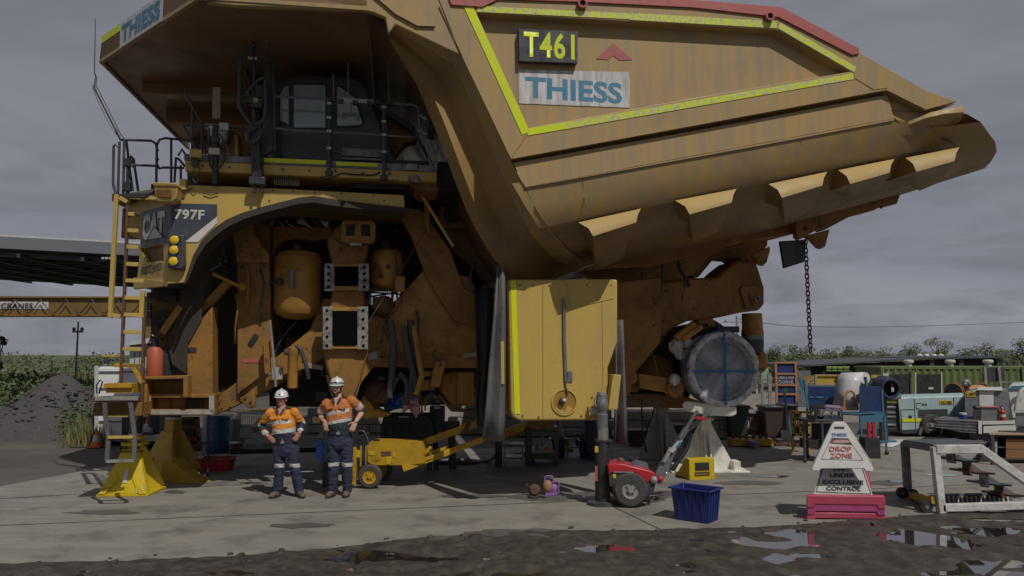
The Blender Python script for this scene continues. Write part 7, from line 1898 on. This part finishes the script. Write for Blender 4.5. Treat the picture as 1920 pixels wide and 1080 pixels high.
o = b.build('scrap_metal'); o['kind'] = 'stuff'
# yellow equipment and concrete block wall far behind under the truck
def blockwall(x0, x1, ybase, rows, bw, label):
    D = gz((x0 + x1) / 2, ybase).y; t = thing('block_wall', gz((x0 + x1) / 2, ybase), label, 'wall')
    b = MB().mat(mat('pale_concrete_block', (.34, .31, .27), .85, col2=(.24, .22, .19), scale=2.5, amt=.9, bump=.4, bscale=14)); X0, X1 = at(x0, ybase, D).x, at(x1, ybase, D).x; bh = .24
    for r_ in range(rows):
        x = X0 - (bw / 2 if r_ % 2 else 0)
        while x < X1: b.box((x + bw / 2, D + .25, r_ * bh + bh / 2), (bw - .02, .5, bh - .015)); x += bw
    b.build('blocks', t, bevel=.012)
blockwall(575, 720, 812, 3, .9, 'low pale concrete block wall visible behind the two workers')
blockwall(862, 905, 815, 4, .7, 'short pale block wall seen next to the grey mud flap')
blockwall(945, 1120, 818, 3, 1.0, 'long pale block wall visible below the fuel tank')
blockwall(1176, 1380, 822, 3, 1.0, 'pale block wall behind the rear axle stands')
b = MB().mat(ORY); D = 22
for x in range(1178, 1300, 9): b.beam(at(x, 770, D), at(x, 792, D), .07)
for y in (770, 780, 791): b.beam(at(1175, y, D), at(1300, y, D), .07)
for x in (1178, 1295): b.beam(at(x, 790, D), Vector((at(x, 790, D).x, D, 0)), .1)
b.mat(WHT); rect(b, 1273, 774, 1287, 784, D - .1, .1); one('safety_barrier', b, 'yellow rail barrier seen between the axle stands', 'barrier')
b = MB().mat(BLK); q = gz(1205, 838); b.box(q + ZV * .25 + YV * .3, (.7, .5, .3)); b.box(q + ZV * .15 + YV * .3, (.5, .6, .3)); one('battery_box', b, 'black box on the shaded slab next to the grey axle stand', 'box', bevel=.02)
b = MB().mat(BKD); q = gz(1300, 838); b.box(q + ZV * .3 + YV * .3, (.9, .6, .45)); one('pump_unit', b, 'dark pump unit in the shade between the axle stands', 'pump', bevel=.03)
GB = mat('gravel_bank', (.16, .14, .12), .95, col2=(.22, .2, .17), scale=3, amt=.9, detail=9, bump=.6, bscale=12)
b = MB().mat(GB); rows = []
for j in range(8):
    row = []
    for i in range(120):
        x = -9 + i * .24; y = 25.5 + j * .8; p = Vector((x, y, 0)); e_ = min(1, max(0, (x + 6.5) / 2.5)) * min(1, max(0, (15 - x) / 3)); row.append(Vector((x, y, (math.sin(min(1, j / 4) * math.pi / 2) * (.72 + .22 * mnoise.noise(p * .5)) + .08 * mnoise.noise(p * 2)) * e_ - .03)))
    rows.append(row)
b.loft(rows); o = b.build('earth_bank', smooth=80); o['kind'] = 'structure'
# ================================================================== left background objects
D = 19.0
t = thing('site_container', gz(225, 828), 'white ribbed container end standing behind the ladder', 'container')
b = MB().mat(mat('clean_white_panel', (.78, .78, .78), .5, col2=(.6, .6, .58), scale=3, amt=.6)); pp(b, [(183, 690), (300, 690), (300, 828), (183, 828)], D, 2.2); b.build('shell', t, bevel=.01)
b = MB().mat(WHT); rect(b, 177, 686, 185, 832, D - .06, .1); b.mat(GRYS)
for y in (697, 728, 790, 824): b.beam(at(186, y, D - .02), at(300, y, D - .02), .03)
b.build('frame', t)
D = 26
t = thing('site_hut', gz(275, 760), 'small white hut with pale sloping roof behind the ladder', 'hut')
b = MB().mat(WHT); rect(b, 243, 648, 330, 760, D, 2.5); b.mat(GRYS); [b.beam(at(x, 655, D - .02), at(x, 740, D - .02), .02) for x in (252, 262, 272)]; b.build('wall', t)
b = MB().mat(WHT); b.prism([at(234, 644, D - .3), at(300, 629, D - .3), at(340, 629, D - .3), at(340, 637, D - .3), at(234, 648, D - .3)], YV * 3); b.build('roof', t)
b = MB().mat(GALV); b.beam(at(199, 672, 24), Vector((at(199, 672, 24).x, 24, 0)), .06); b.mat(BRY); b.box(at(208, 667, 24), (.4, .4, .05)); b.mat(GALV); b.box(at(199, 680, 24), (.12, .1, .3)); one('tank_stand', b, 'small pole with pale yellow cap next to the hut', 'pole')
# cones
def cone(px, py, label, s_=1.0):
    g_ = gz(px, py); t = thing('traffic_cone', g_, label, 'traffic cone')
    b = MB().mat(mat('cone_orange', (.62, .13, .03), .5)); b.box(g_ + ZV * .02, (.30 * s_, .30 * s_, .04)); b.lathe(g_ + ZV * .04, ZV, ((0, .13 * s_), (.10 * s_, .10 * s_)), 18); b.lathe(g_ + ZV * (.04 + .25 * s_), ZV, ((0, .065 * s_), (.10 * s_, .035 * s_), (.10 * s_, .01)), 18); b.build('cone_body', t)
    b = MB().mat(WHT); b.lathe(g_ + ZV * (.04 + .10 * s_), ZV, ((0, .10 * s_), (.15 * s_, .066 * s_)), 18, False); b.build('reflective_band', t)
cone(180, 838, 'orange and white traffic cone at the foot of the white container')
# blue and pale drums
b = MB().mat(mat('drum_blue', (.015, .07, .17), .5, col2=(.02, .05, .1), scale=4, amt=.7, stretch=(6, 6, .4))); g_ = gz(399, 849); r_ = 21 / 1400 * g_.y; h_ = at(399, 783, g_.y).z; b.lathe(g_ + YV * r_, ZV, ((0, r_ * .96), (.02, r_), (h_ * .33, r_), (h_ * .34, r_ * 1.03), (h_ * .36, r_), (h_ * .66, r_), (h_ * .67, r_ * 1.03), (h_ * .69, r_), (h_, r_), (h_, r_ * .9), (h_ - .05, r_ * .9)), 28); one('drum', b, 'large blue drum standing behind the red tub', 'drum')
b = MB().mat(mat('drum_pale', (.3, .36, .30), .5)); g_ = gz(424, 845); b.lathe(g_ + YV * .5, ZV, ((0, .14), (.7, .14), (.72, .12)), 20); one('drum', b, 'slim pale green drum tucked next to the blue drum', 'drum')
b = MB().mat(RUST); g_ = gz(434, 852); b.cyl(g_ + YV * .2, g_ + YV * .2 + ZV * .22, .11, seg=16); b.mat(WHT); b.box(g_ + YV * .2 + ZV * .24, (.2, .2, .03)); one('paint_tin', b, 'small rusty tin with pale lid next to the blue drum', 'tin')
# brown step unit
t = thing('step_ladder', gz(350, 856), 'rusty brown slotted steel step unit under the bumper', 'steps')
b = MB().mat(mat('brown_step_paint', (.17, .075, .03), .7, col2=(.1, .05, .03), scale=6, amt=.8)); D = 14.9
for q_ in ([(322, 782), (330, 782), (338, 846), (331, 846)], [(364, 782), (374, 782), (380, 846), (372, 846)]): pp(b, q_, D, .06)
for y0, y1 in ((782, 786), (797, 805), (818, 826), (836, 846)): pp(b, [(326, y0), (372, y0), (376, y1), (330, y1)], D, .06)
b.build('frame', t, bevel=.004)
b = MB().mat(BKD); pp(b, [(328, 786), (370, 786), (375, 836), (334, 836)], D + .35, .04); b.build('back_plate', t); b = MB().mat(GRYS); b.box(at(353, 835, D + .1), (.5, .3, .03)); b.build('tread', t)
for x in (333, 361): b = MB().mat(BLK); q = at(x, 846, D); b.beam(q, Vector((q.x, D, 0)), .06); b.build('leg', t)
b = MB().mat(BLK); b.beam(at(391, 778, 14.2), at(391, 830, 14.2), .035); b.beam(at(391, 830, 14.2), at(378, 830, 14.2), .035); b.cyl(at(391, 830, 14.2), Vector((at(391, 830, 14.2).x, 14.2, 0)), .02, seg=6); one('prop_rod', b, 'thin black prop rod in front of the blue drum', 'rod')
# white utility trailer behind the stand
D = 18.2; t = thing('service_trailer', gz(300, 842), 'low white service trailer with gear on it behind the jack stands', 'trailer')
b = MB().mat(WHT); rect(b, 255, 817, 338, 828, D, 1.2); b.mat(BLK); rect(b, 262, 828, 330, 836, D + .1, 1.0); b.build('deck', t, bevel=.01)
b = MB().mat(WHT); rect(b, 333, 782, 345, 818, D, .1); b.build('end_panel', t)
for x in (274, 318): q = at(x, 835, D + .1); wheel_part('wheel', (q.x, D + .1, .2), -YV, .2, .14, t, GALV, .5)
b = MB().mat(RED); b.tube([at(272, 781, D + .3), at(268, 795, D + .3), at(276, 803, D + .3), at(281, 790, D + .3), at(279, 781, D + .3)], .06, 8, smooth=4); b.mat(CHAR); b.box(at(293, 797, D + .4), (.3, .3, .5)); one('hose_coil', b, 'red hose coil hung beside a dark box on the white trailer', 'hose')
b = MB().mat(WHT); b.box(at(274, 808, D + .2), (.28, .3, .16)); b.box(at(275, 800, D + .2), (.12, .1, .12)); one('generator', b, 'small white pump unit sitting on the white trailer', 'pump', bevel=.02)
b = MB().mat(BLK); rect(b, 228, 783, 250, 818, 17.4, .4); legs_to_ground(b, 232, 818, 17.6, .1); legs_to_ground(b, 246, 818, 17.6, .1); one('black_case', b, 'black upright case behind the hanging step', 'case', bevel=.01)
# white mesh cage
D = 18.4; t = thing('mesh_cage', gz(484, 828), 'white steel mesh cage holding yellow parts near the shorter worker', 'cage')
b = MB().mat(WHT)
for x in (449, 520): b.beam(at(x, 773, D), at(x, 826, D), .06); b.beam(at(x, 773, D + 1), at(x, 826, D + 1), .06)
for y in (774, 799, 822): b.beam(at(449, y, D), at(520, y, D), .05); b.beam(at(449, y, D + 1), at(520, y, D + 1), .05)
for x in (449, 520): b.beam(at(x, 774, D), at(x, 774, D + 1), .05); b.beam(at(x, 822, D), at(x, 822, D + 1), .05)
for x in (455, 485, 515): b.beam(at(x, 824, D), Vector((at(x, 824, D).x, D, 0)), .1)
b.build('frame', t)
b = MB().mat(GALV)
for k in range(17): b.beam(at(451 + k * 4.2, 774, D), at(451 + k * 4.2, 822, D), .008)
for k in range(12): b.beam(at(449, 777 + k * 3.8, D), at(520, 777 + k * 3.8, D), .008)
b.build('mesh', t)
cloth('yellow_sheet', [(470, 806), (478, 792), (484, 784), (492, 790), (487, 808), (474, 812)], D + .5, BRY, 'bright yellow folded part lying inside the white mesh cage', 21)
cloth('yellow_cover', [(436, 800), (440, 780), (448, 775), (446, 800), (440, 815)], D + .4, ORY, 'orange-yellow cover leaning against the mesh cage', 25)
cloth('yellow_tarp', [(440, 772), (480, 768), (525, 765), (560, 762), (530, 774), (490, 775), (450, 776)], D + .9, BRY, 'flat yellow tarp spread along the top of the mesh cage', 28)
b = MB().mat(WHT)
for x in (386, 434): b.beam(at(x, 776, 19.5), Vector((at(x, 776, 19.5).x, 19.5, 0)), .09)
b.beam(at(384, 780, 19.5), at(436, 780, 19.5), .1); b.beam(at(384, 790, 19.5), at(436, 790, 19.5), .05); one('portal_frame', b, 'white portal frame behind the blue drum', 'frame')
b = MB().mat(BKD); g0, g1 = gz(430, 851), gz(600, 846); b.beam(g0 + ZV * .05 + YV * .1, g1 + ZV * .05 + YV * .1, .35, .10); one('shadow_strip', b, 'long black strip standing in for a shadow along the back edge of the slab', 'strip')  # low black beam built in place of a shadow band
b = MB().mat(mat('bright_blue_cloth', (0, 0, 0))); 
rows = []
for k, (y, w_) in enumerate(((824, 5), (835, 7), (850, 8), (860, 6), (866, 2))): rows.append([at(600 + w_ * math.cos(a) + (k % 2), y, 12.9 + .10 * math.sin(a)) for a in [i * math.pi / 5 for i in range(10)]])
b.loft(rows, True, True); tag(b.build('jacket', smooth=60), 'bright blue jacket hanging behind the bearded worker', 'jacket')
b = MB().mat(BLK); b.beam(at(600, 826, 12.95), at(612, 790, 13.0), .08); b.beam(at(612, 790, 13), Vector((at(612, 790, 13).x, 13, 0)), .08); b.mat(RUST); b.box(at(594, 787, 12.95), (.12, .1, .1)); b.beam(at(600, 786, 12.95), at(612, 790, 13), .05); tag(b.build('tool_post'), 'black post with rusty head behind the bearded worker', 'post')
# ================================================================== the two workers
def remesh(b, name, parent, voxel, mats, zone=None, smooth_it=3, label=None, wr=0.0, wscale=9.0, seed=0):
    me = bpy.data.meshes.new('tmp'); me.from_pydata(b.v, [], b.f)
    bm = bmesh.new(); bm.from_mesh(me); bmesh.ops.remove_doubles(bm, verts=bm.verts, dist=1e-5); bmesh.ops.recalc_face_normals(bm, faces=bm.faces); bm.to_mesh(me); bm.free()
    ob = bpy.data.objects.new('tmp', me); COL.objects.link(ob)
    md = ob.modifiers.new('r', 'REMESH'); md.mode = 'VOXEL'; md.voxel_size = voxel
    if smooth_it:
        m2 = ob.modifiers.new('s', 'SMOOTH'); m2.iterations = smooth_it; m2.factor = .5
    dg = bpy.context.evaluated_depsgraph_get()
    nm = bpy.data.meshes.new_from_object(ob.evaluated_get(dg))
    bpy.data.objects.remove(ob)
    q = MB(); q.mats = list(mats)
    loc = WL[parent.name]
    vn = [v.normal.copy() for v in nm.vertices]
    for v in nm.vertices:
        p = v.co.copy()
        if wr:
            w1 = mnoise.noise(Vector((p.x * wscale, p.y * wscale, p.z * wscale * 1.7 + seed))); w2 = mnoise.noise(Vector((p.x * wscale * 2.5 + p.z * 9, p.y * wscale * 2, p.z * wscale * 2.8 + seed)))
            p += vn[v.index] * wr * ((1 - abs(w1) * 3) * .8 + w2)
        q.v.append(p)
    for f in nm.polygons:
        q.f.append(list(f.vertices)); q.mi.append(zone(f.center) if zone else 0)
    o = q.build(name, parent, smooth=180, label=label)
    return o
def ell(c, rx, ry, n=22, tilt=0.0):   # horizontal ring
    return [Vector(c) + Vector((rx * math.cos(a), ry * math.sin(a), tilt * math.cos(a))) for a in [2 * math.pi * i / n for i in range(n)]]
def limb(b, pts, rad, seg=14):
    b.tube(pts, rad, seg)
    for p, r in zip(pts, rad): b.ball(p, r * .995, 12, 8)
def hand(b, w_, d, across, nrm, s=1.0, curl=.5):
    d, across, nrm = d.normalized(), across.normalized(), nrm.normalized()
    R3 = Matrix((across, nrm, d)).transposed()
    b.ball(w_ + d * .045 * s, (.040 * s, .016 * s, .056 * s), 14, 10, rot=R3)
    b.ball(w_ + d * .072 * s, (.041 * s, .014 * s, .028 * s), 12, 8, rot=R3)
    for k, (off, ln) in enumerate(((-.031, .060), (-.011, .078), (.010, .084), (.030, .074))):
        p0 = w_ + d * .088 * s + across * off * s; fan = (d + across * off * 3.2).normalized()
        p1 = p0 + fan * ln * .45 * s; d2 = (fan + nrm * curl * .7).normalized(); p2 = p1 + d2 * ln * .32 * s; d3 = (fan + nrm * curl * 1.5).normalized(); p3 = p2 + d3 * ln * .25 * s
        limb(b, [p0 - d * .02 * s, p1, p2, p3], [.0095 * s, .0092 * s, .0085 * s, .0072 * s], 8)
    t0 = w_ + d * .022 * s + across * .030 * s
    t1 = t0 + (d * .6 + across * .9).normalized() * .036 * s; t2 = t1 + (d * .85 + across * .45 + nrm * .2).normalized() * .032 * s; t3 = t2 + (d + across * .1 + nrm * .3).normalized() * .022 * s
    limb(b, [t0 - across * .012, t1, t2, t3], [.014 * s, .012 * s, .0105 * s, .009 * s], 8)
SK1 = mat('ruddy_skin', (.42, .20, .145), .55, col2=(.34, .15, .11), scale=14, amt=.6)
SK2 = mat('sunlit_skin', (.52, .30, .22), .5, col2=(.44, .22, .16), scale=14, amt=.6)
ORG1 = mat('hi_vis_orange_cotton', (.66, .25, .03), .8, col2=(.50, .17, .02), scale=8, amt=.8, bump=.3, bscale=30)
ORG2 = mat('rust_orange_cotton', (.48, .165, .045), .8, col2=(.36, .12, .03), scale=8, amt=.8, bump=.3, bscale=30)
NVY = mat('navy_work_cotton', (.016, .021, .050), .8, col2=(.032, .036, .066), scale=7, amt=.8, bump=.3, bscale=30)
NVY2 = mat('dark_green_navy_cotton', (.02, .035, .045), .8, col2=(.03, .05, .06), scale=7, amt=.6)
SIL = mat('reflective_silver_tape', (.46, .45, .43), .4, col2=(.36, .35, .34), scale=20, amt=.6)
HAT = mat('white_hard_hat', (.58, .59, .60), .35, col2=(.46, .47, .47), scale=6, amt=.5)
BOOT = mat('dusty_brown_boot', (.11, .07, .05), .7, col2=(.17, .13, .10), scale=12, amt=.8)
HAIR = mat('dark_brown_hair', (.045, .025, .016), .8)
def person(DP, P, skin, orange, low, label, group, beard, zones):
    J = {k: at(v[0], v[1], DP + (v[2] if len(v) > 2 else 0)) for k, v in P.items() if len(v) > 1 and not k.startswith(('hand', 'toe', 'aband'))}
    base = Vector(((J['an1'].x + J['an2'].x) / 2, DP, 0))
    t = thing('person', base, label, 'person', group)
    s = P['scale'][0]
    # ---- body, one surface
    b = MB()
    hc = J['head']; nk = J['neck']
    b.ball(hc + Vector((0, .012, .025)) * s, (.077 * s, .095 * s, .105 * s), 20, 14)
    b.ball(hc + Vector((0, -.018, -.045)) * s, (.060 * s, .068 * s, .075 * s), 18, 12)      # jaw
    b.ball(hc + Vector((0, -.045, -.095)) * s, (.030 * s, .026 * s, .022 * s), 12, 8)     # chin
    b.tube([hc + Vector((0, -.085, .018)) * s, hc + Vector((0, -.105, -.018)) * s, hc + Vector((0, -.088, -.032)) * s], [.010 * s, .017 * s, .014 * s], 8)  # nose
    b.ball(hc + Vector((-.012, -.094, -.024)) * s, .011 * s, 8, 6); b.ball(hc + Vector((.012, -.094, -.024)) * s, .011 * s, 8, 6)
    b.tube([hc + Vector((-.05, -.068, .028)) * s, hc + Vector((0, -.088, .030)) * s, hc + Vector((.05, -.068, .028)) * s], [.012 * s, .013 * s, .012 * s], 8)  # brow
    for e in (-1, 1):
        b.ball(hc + Vector((e * .040, -.070, -.018)) * s, (.022 * s, .018 * s, .02 * s), 10, 7)   # cheek
        b.ball(hc + Vector((e * .080, .012, -.005)) * s, (.010 * s, .020 * s, .032 * s), 10, 7)   # ear
    b.tube([hc + Vector((-.022, -.078, -.060)) * s, hc + Vector((0, -.086, -.062)) * s, hc + Vector((.022, -.078, -.060)) * s], [.007 * s, .010 * s, .007 * s], 8)
    limb(b, [hc + Vector((0, .015, -.06)) * s, nk, nk - ZV * .08], [.056 * s, .062 * s, .085 * s])
    shc = (J['sh1'] + J['sh2']) / 2; hip = (J['hp1'] + J['hp2']) / 2
    chest = shc.lerp(hip, .35)
    b.loft([ell(nk - ZV * .02, .07, .07), ell(shc - ZV * .0, .15 * s, .09 * s), ell(chest, .155 * s, .11 * s), ell(shc.lerp(hip, .7), .14 * s, .11 * s), ell(hip, .15 * s, .11 * s), ell(hip - ZV * .09, .12 * s, .10 * s)], True, True)
    for i in '12':
        limb(b, [J['sh' + i] - ZV * .02, J['sh' + i].lerp(J['el' + i], .5), J['el' + i], J['el' + i].lerp(J['wr' + i], .35), J['wr' + i]], [.052 * s, .047 * s, .040 * s, .043 * s, .027 * s])
        limb(b, [J['hp' + i], J['kn' + i], J['kn' + i].lerp(J['an' + i], .35), J['an' + i]], [.085 * s, .055 * s, .057 * s, .038 * s])
        hv = P['hand' + i]
        hand(b, J['wr' + i], Vector(hv[0]), Vector(hv[1]), Vector(hv[2]), s * 1.0)
    body = remesh(b, 'body', t, .0065, [skin], smooth_it=2)
    # ---- eyes, mouth
    for e in (-1, 1):
        q = MB().mat(WHT); c = hc + Vector((e * .031, -.079, .004)) * s; q.ball(c, .0115 * s, 10, 8); q.mat(HAIR); q.ball(c + Vector((0, -.008, 0)) * s, .006 * s, 8, 6)
        q.beam(c + Vector((-.018, -.012, .020)) * s, c + Vector((.018, -.012, .020)) * s, .007 * s, .006 * s); q.build('eye', t)
    q = MB().mat(WHT if beard else RINK); q.tube([hc + Vector((-.019, -.090, -.060)) * s, hc + Vector((0, -.097, -.063)) * s, hc + Vector((.019, -.090, -.060)) * s], .005 * s, 6); q.build('mouth', t)
    # hair / beard
    q = MB().mat(HAIR); q.ball(hc + Vector((0, .028, .02)) * s, (.083 * s, .092 * s, .10 * s), 18, 12); q.build('hair', t)
    if beard:
        q = MB(); q.ball(hc + Vector((0, -.020, -.062)) * s, (.064 * s, .064 * s, .036 * s), 18, 12); q.ball(hc + Vector((0, -.05, -.105)) * s, (.040 * s, .036 * s, .030 * s), 14, 9)
        for e in (-1, 1): q.ball(hc + Vector((e * .062, -.01, -.03)) * s, (.016 * s, .03 * s, .04 * s), 10, 7)
        q.tube([hc + Vector((-.03, -.084, -.056)) * s, hc + Vector((0, -.094, -.047)) * s, hc + Vector((.03, -.084, -.056)) * s], .007 * s, 6)
        remesh(q, 'beard', t, .006, [HAIR], smooth_it=1, wr=.002, wscale=60)
    # ---- hard hat
    q = MB().mat(HAT); hb_ = hc + Vector((0, .0, .048)) * s; ax = Vector((0, .10, 1)).normalized()
    q.lathe(hb_, ax, ((0, .112 * s), (.006 * s, .112 * s), (.012 * s, .104 * s), (.05 * s, .100 * s), (.085 * s, .082 * s), (.108 * s, .050 * s), (.118 * s, .002)), 28)
    q.loft([[hb_ + Vector((.112 * math.cos(a), -.112 * math.sin(a), .004)) * s for a in [math.pi * i / 12 for i in range(13)]], [hb_ + Vector((.108 * math.cos(a), -(.112 + .040 * math.sin(a)) * math.sin(a), -.012 * math.sin(a))) * s for a in [math.pi * i / 12 for i in range(13)]], [hb_ + Vector((.105 * math.cos(a), -.10 * math.sin(a), -.006)) * s for a in [math.pi * i / 12 for i in range(13)]]])
    q.tube([hb_ + Vector((0, -.088, .055)) * s, hb_ + Vector((0, -.05, .105)) * s, hb_ + Vector((0, .02, .124)) * s, hb_ + Vector((0, .08, .09)) * s], .012 * s, 8, smooth=3)
    q.mat(NVY if beard else GRYS)
    if beard:
        q.lathe(hb_ + ax * .012, ax, ((0, .106 * s), (.022 * s, .105 * s)), 28, False)
    q.ball(hb_ + Vector((0, -.100, .040)) * s, (.016 * s, .008 * s, .014 * s), 10, 6)
    q.build('hard_hat', t, smooth=50)
    # ---- shirt
    q = MB()
    w_ = P['width'][0]
    bl = J['waist']
    q.loft([ell(nk - ZV * .025 * s, .085 * s, .082 * s), ell(shc + ZV * .01, .155 * s, .105 * s), ell(shc - ZV * .07, .205 * w_, .130 * s), ell(chest + Vector((0, -.01, 0)), .20 * w_, .145 * s), ell(shc.lerp(bl, .72) + Vector((0, -.02, 0)), .192 * w_, .155 * s), ell(bl, .185 * w_, .145 * s), ell(bl - ZV * .03, .18 * w_, .14 * s)], True, True)
    for i in '12':
        e_ = J['el' + i].lerp(J['wr' + i], P['sleeve'][0])
        if P['sleeve'][0] > 0: limb(q, [J['sh' + i] - ZV * .01, J['sh' + i].lerp(J['el' + i], .5), J['el' + i], e_], [.078 * s, .070 * s, .060 * s, .050 * s])
        else: 
            e_ = J['sh' + i].lerp(J['el' + i], .92); limb(q, [J['sh' + i] - ZV * .01, J['sh' + i].lerp(J['el' + i], .5), e_], [.078 * s, .072 * s, .068 * s])
    q.tube([nk + Vector((-.07, -.04, -.01)) * s, nk + Vector((-.075, .03, .02)) * s, nk + Vector((0, .075, .03)) * s, nk + Vector((.075, .03, .02)) * s, nk + Vector((.07, -.04, -.01)) * s], .016 * s, 8)
    def zone(p):
        for i in '12':
            a, c = J['sh' + i], J['el' + i]; d = c - a; tt = (p - a).dot(d) / d.length_squared
            out = (p - (a + d * max(0, min(1, tt)))).length
            if abs(p.x - nk.x) > P['armx'][0] * w_ and out < .16:
                if P['sleeve'][0] > 0:
                    f0, f1 = c, J['wr' + i]; df = f1 - f0; tf = max(0, min(1, (p - f0).dot(df) / df.length_squared))
                    if tf > .12 and (p - f0 - df * tf).length < .085: return 1
                if tt > P['cuff'][0]: return 1
                if P['aband'][0] < tt < P['aband'][1]: return 2
                return 0
        px_ = 960 + (p.x / p.y) * 1400
        # pixel row of the point (bands are cut level with the photo's)
        d = p - CAM; py_ = 540 - 1400 * (d.dot(UPV) / d.dot(FW))
        sl = P['slant'][0] * (px_ - P['neck'][0])
        for y0, y1 in zones:
            if y0 + sl < py_ < y1 + sl: return 2
        if py_ > zones[-1][1] + sl: return 3
        if (p - nk).length < .105 * s and p.z > nk.z - .03: return 1
        return 0
    remesh(q, 'shirt', t, .0075, [orange, NVY, SIL, low], zone, smooth_it=3, wr=.0045, seed=P['neck'][0])
    # collar opening and pocket flaps
    q = MB().mat(skin)
    fr = nk + Vector((0, -.118, -.06)) * s
    dpt = .11 if beard else .045
    q.prism([fr + Vector((-.045, .035, .045)) * s, fr + Vector((.045, .035, .045)) * s, fr + Vector((.0, -.030, -dpt)) * s], Vector((0, .02, 0)))
    q.mat(NVY)
    for e in (-1, 1): q.prism([fr + Vector((e * .045, .028, .06)) * s, fr + Vector((e * .08, .02, .03)) * s, fr + Vector((e * .035, -.02, -.04)) * s, fr + Vector((e * .012, -.02, -.03)) * s], Vector((0, -.008, 0)))
    q.mat(orange)
    for e in (-1, 1): c = nk + Vector((e * .095, -.150, -.155)) * s; q.prism([c + Vector((-.055, 0, .018)) * s, c + Vector((.055, 0, .018)) * s, c + Vector((.055, -.006, -.012)) * s, c + Vector((0, -.008, -.026)) * s, c + Vector((-.055, -.006, -.012)) * s], Vector((0, .03, 0)))
    q.beam(nk + Vector((0, -.150, -.15)) * s, bl + Vector((0, -.15, .02)) * s, .016, .008)
    q.build('collar', t, bevel=.003)
    # ---- trousers
    q = MB()
    q.loft([ell(bl + ZV * .02, .172 * w_, .128 * s), ell(hip, .185 * w_, .14 * s), ell(hip - ZV * .08, .18 * w_, .14 * s), ell(hip - ZV * .15, .13 * s, .11 * s)], True, True)
    for i in '12':
        h_, k_, a_ = J['hp' + i], J['kn' + i], J['an' + i]
        limb(q, [h_ - ZV * .02, h_.lerp(k_, .45), k_, k_.lerp(a_, .4), k_.lerp(a_, .8), a_ - ZV * .01], [.105 * s, .098 * s, .080 * s, .080 * s, .076 * s, .074 * s])
    kz = (J['kn1'].z + J['kn2'].z) / 2
    def zt_(p):
        if abs(p.z - (kz + P['kb'][0] - .06 * (abs(p.x - base.x) - .1))) < .030: return 1
        return 0
    remesh(q, 'trousers', t, .0075, [NVY, SIL], zt_, smooth_it=3, wr=.007, wscale=7, seed=P['neck'][0] + 5)
    q = MB().mat(BLK); q.loft([ell(bl + ZV * .022, .178 * w_, .137 * s), ell(bl - ZV * .015, .182 * w_, .141 * s)], True); q.mat(GALV); q.box(bl + Vector((0, -.146 * s, .004)), (.05, .012, .035)); q.build('belt', t, solid=.006)
    for i in '12':
        q = MB(); a_ = J['an' + i]; dd = Vector(P['toe' + i]).normalized(); sd_ = Vector((-dd.y, dd.x, 0)); R3 = Matrix((sd_, dd, ZV)).transposed()
        gp = Vector((a_.x, a_.y, 0))
        q.ball(gp + dd * .075 + ZV * .050, (.052, .125, .048), 16, 10, rot=R3); q.ball(gp + dd * .155 + ZV * .046, (.050, .065, .045), 14, 9, rot=R3); q.ball(gp + ZV * .052 - dd * .01, (.046, .06, .05), 14, 9, rot=R3)
        q.tube([gp + ZV * .05, a_ + ZV * .03], [.046, .056], 14)
        o = remesh(q, 'boot', t, .007, [BOOT], smooth_it=2, wr=.002, wscale=20)
        q = MB().mat(BLK); out = []
        for k in range(20):
            a = 2 * math.pi * k / 20; r = 1 + .12 * math.cos(a); out.append(gp + dd * (.072 + .150 * math.cos(a)) + sd_ * (.053 * r * math.sin(a)) + ZV * .001)
        q.prism(out, ZV * .024); q.build('sole', o)
    return t
P1 = dict(scale=(1.0,), width=(.94,), head=(527.5, 749.5), neck=(529, 764), sh1=(508, 773), sh2=(551, 772), el1=(489, 799, .10), el2=(567, 796, .10), wr1=(502, 818, -.09), wr2=(562, 812, -.09),
          hp1=(524, 838), hp2=(549, 838), kn1=(524, 873, -.02), kn2=(552, 871, -.02), an1=(521, 923, .03), an2=(561, 920, .02), waist=(535, 828),
          hand1=((.85, -.18, -.55), (.45, -.1, .85), (.2, .9, .2)), hand2=((-.62, -.15, -.85), (-.75, -.1, .55), (-.2, .9, .2)),
          sleeve=(.72,), cuff=(.98,), aband=(.78, .98), armx=(.185,), slant=(-.10,), kb=(.0,), toe1=(-.25, -1, 0), toe2=(.55, -.8, 0))
# keep the ankles at a real height
def fixp(P, DP):
    for k in ('an1', 'an2'):
        x = P[k][0]; dy = P[k][2] if len(P[k]) > 2 else 0
        # pixel row of height 0.10 m at that depth
        q = Vector((0, DP + dy, .105)) - CAM; P[k] = (x, 540 - 1400 * q.dot(UPV) / q.dot(FW), dy)
    return P
DPA = rz(540, 934).y + .10
person(DPA, fixp(P1, DPA), SK1, ORG1, NVY, 'shorter worker in white hard hat with long navy-cuffed orange sleeves', 'workers standing in front of the truck', False, ((788.5, 795.5), (805, 813)))
P2 = dict(scale=(1.06,), width=(1.04,), head=(631.5, 727.5), neck=(634, 743.5), sh1=(613, 756), sh2=(658, 750), el1=(599, 778, .12), el2=(681, 770, .12), wr1=(608, 790, -.07), wr2=(667, 791, -.09),
          hp1=(625, 824), hp2=(650, 824), kn1=(626, 872, -.02), kn2=(651, 870, -.02), an1=(624, 919, .0), an2=(651, 919, .03), waist=(638, 811),
          hand1=((.45, -.25, -.95), (.85, -.1, .35), (.1, .9, .2)), hand2=((-.40, -.25, -.95), (-.85, -.1, .35), (-.1, .9, .2)),
          sleeve=(0,), cuff=(.83,), aband=(.45, .72), armx=(.19,), slant=(-.20,), kb=(.01,), toe1=(-.2, -1, 0), toe2=(.05, -1, 0))
DPB = rz(636, 933).y + .12
person(DPB, fixp(P2, DPB), SK2, ORG2, NVY2, 'taller bearded worker with rolled orange sleeves and bare forearms', 'workers standing in front of the truck', True, ((770, 776.5), (788, 794)))
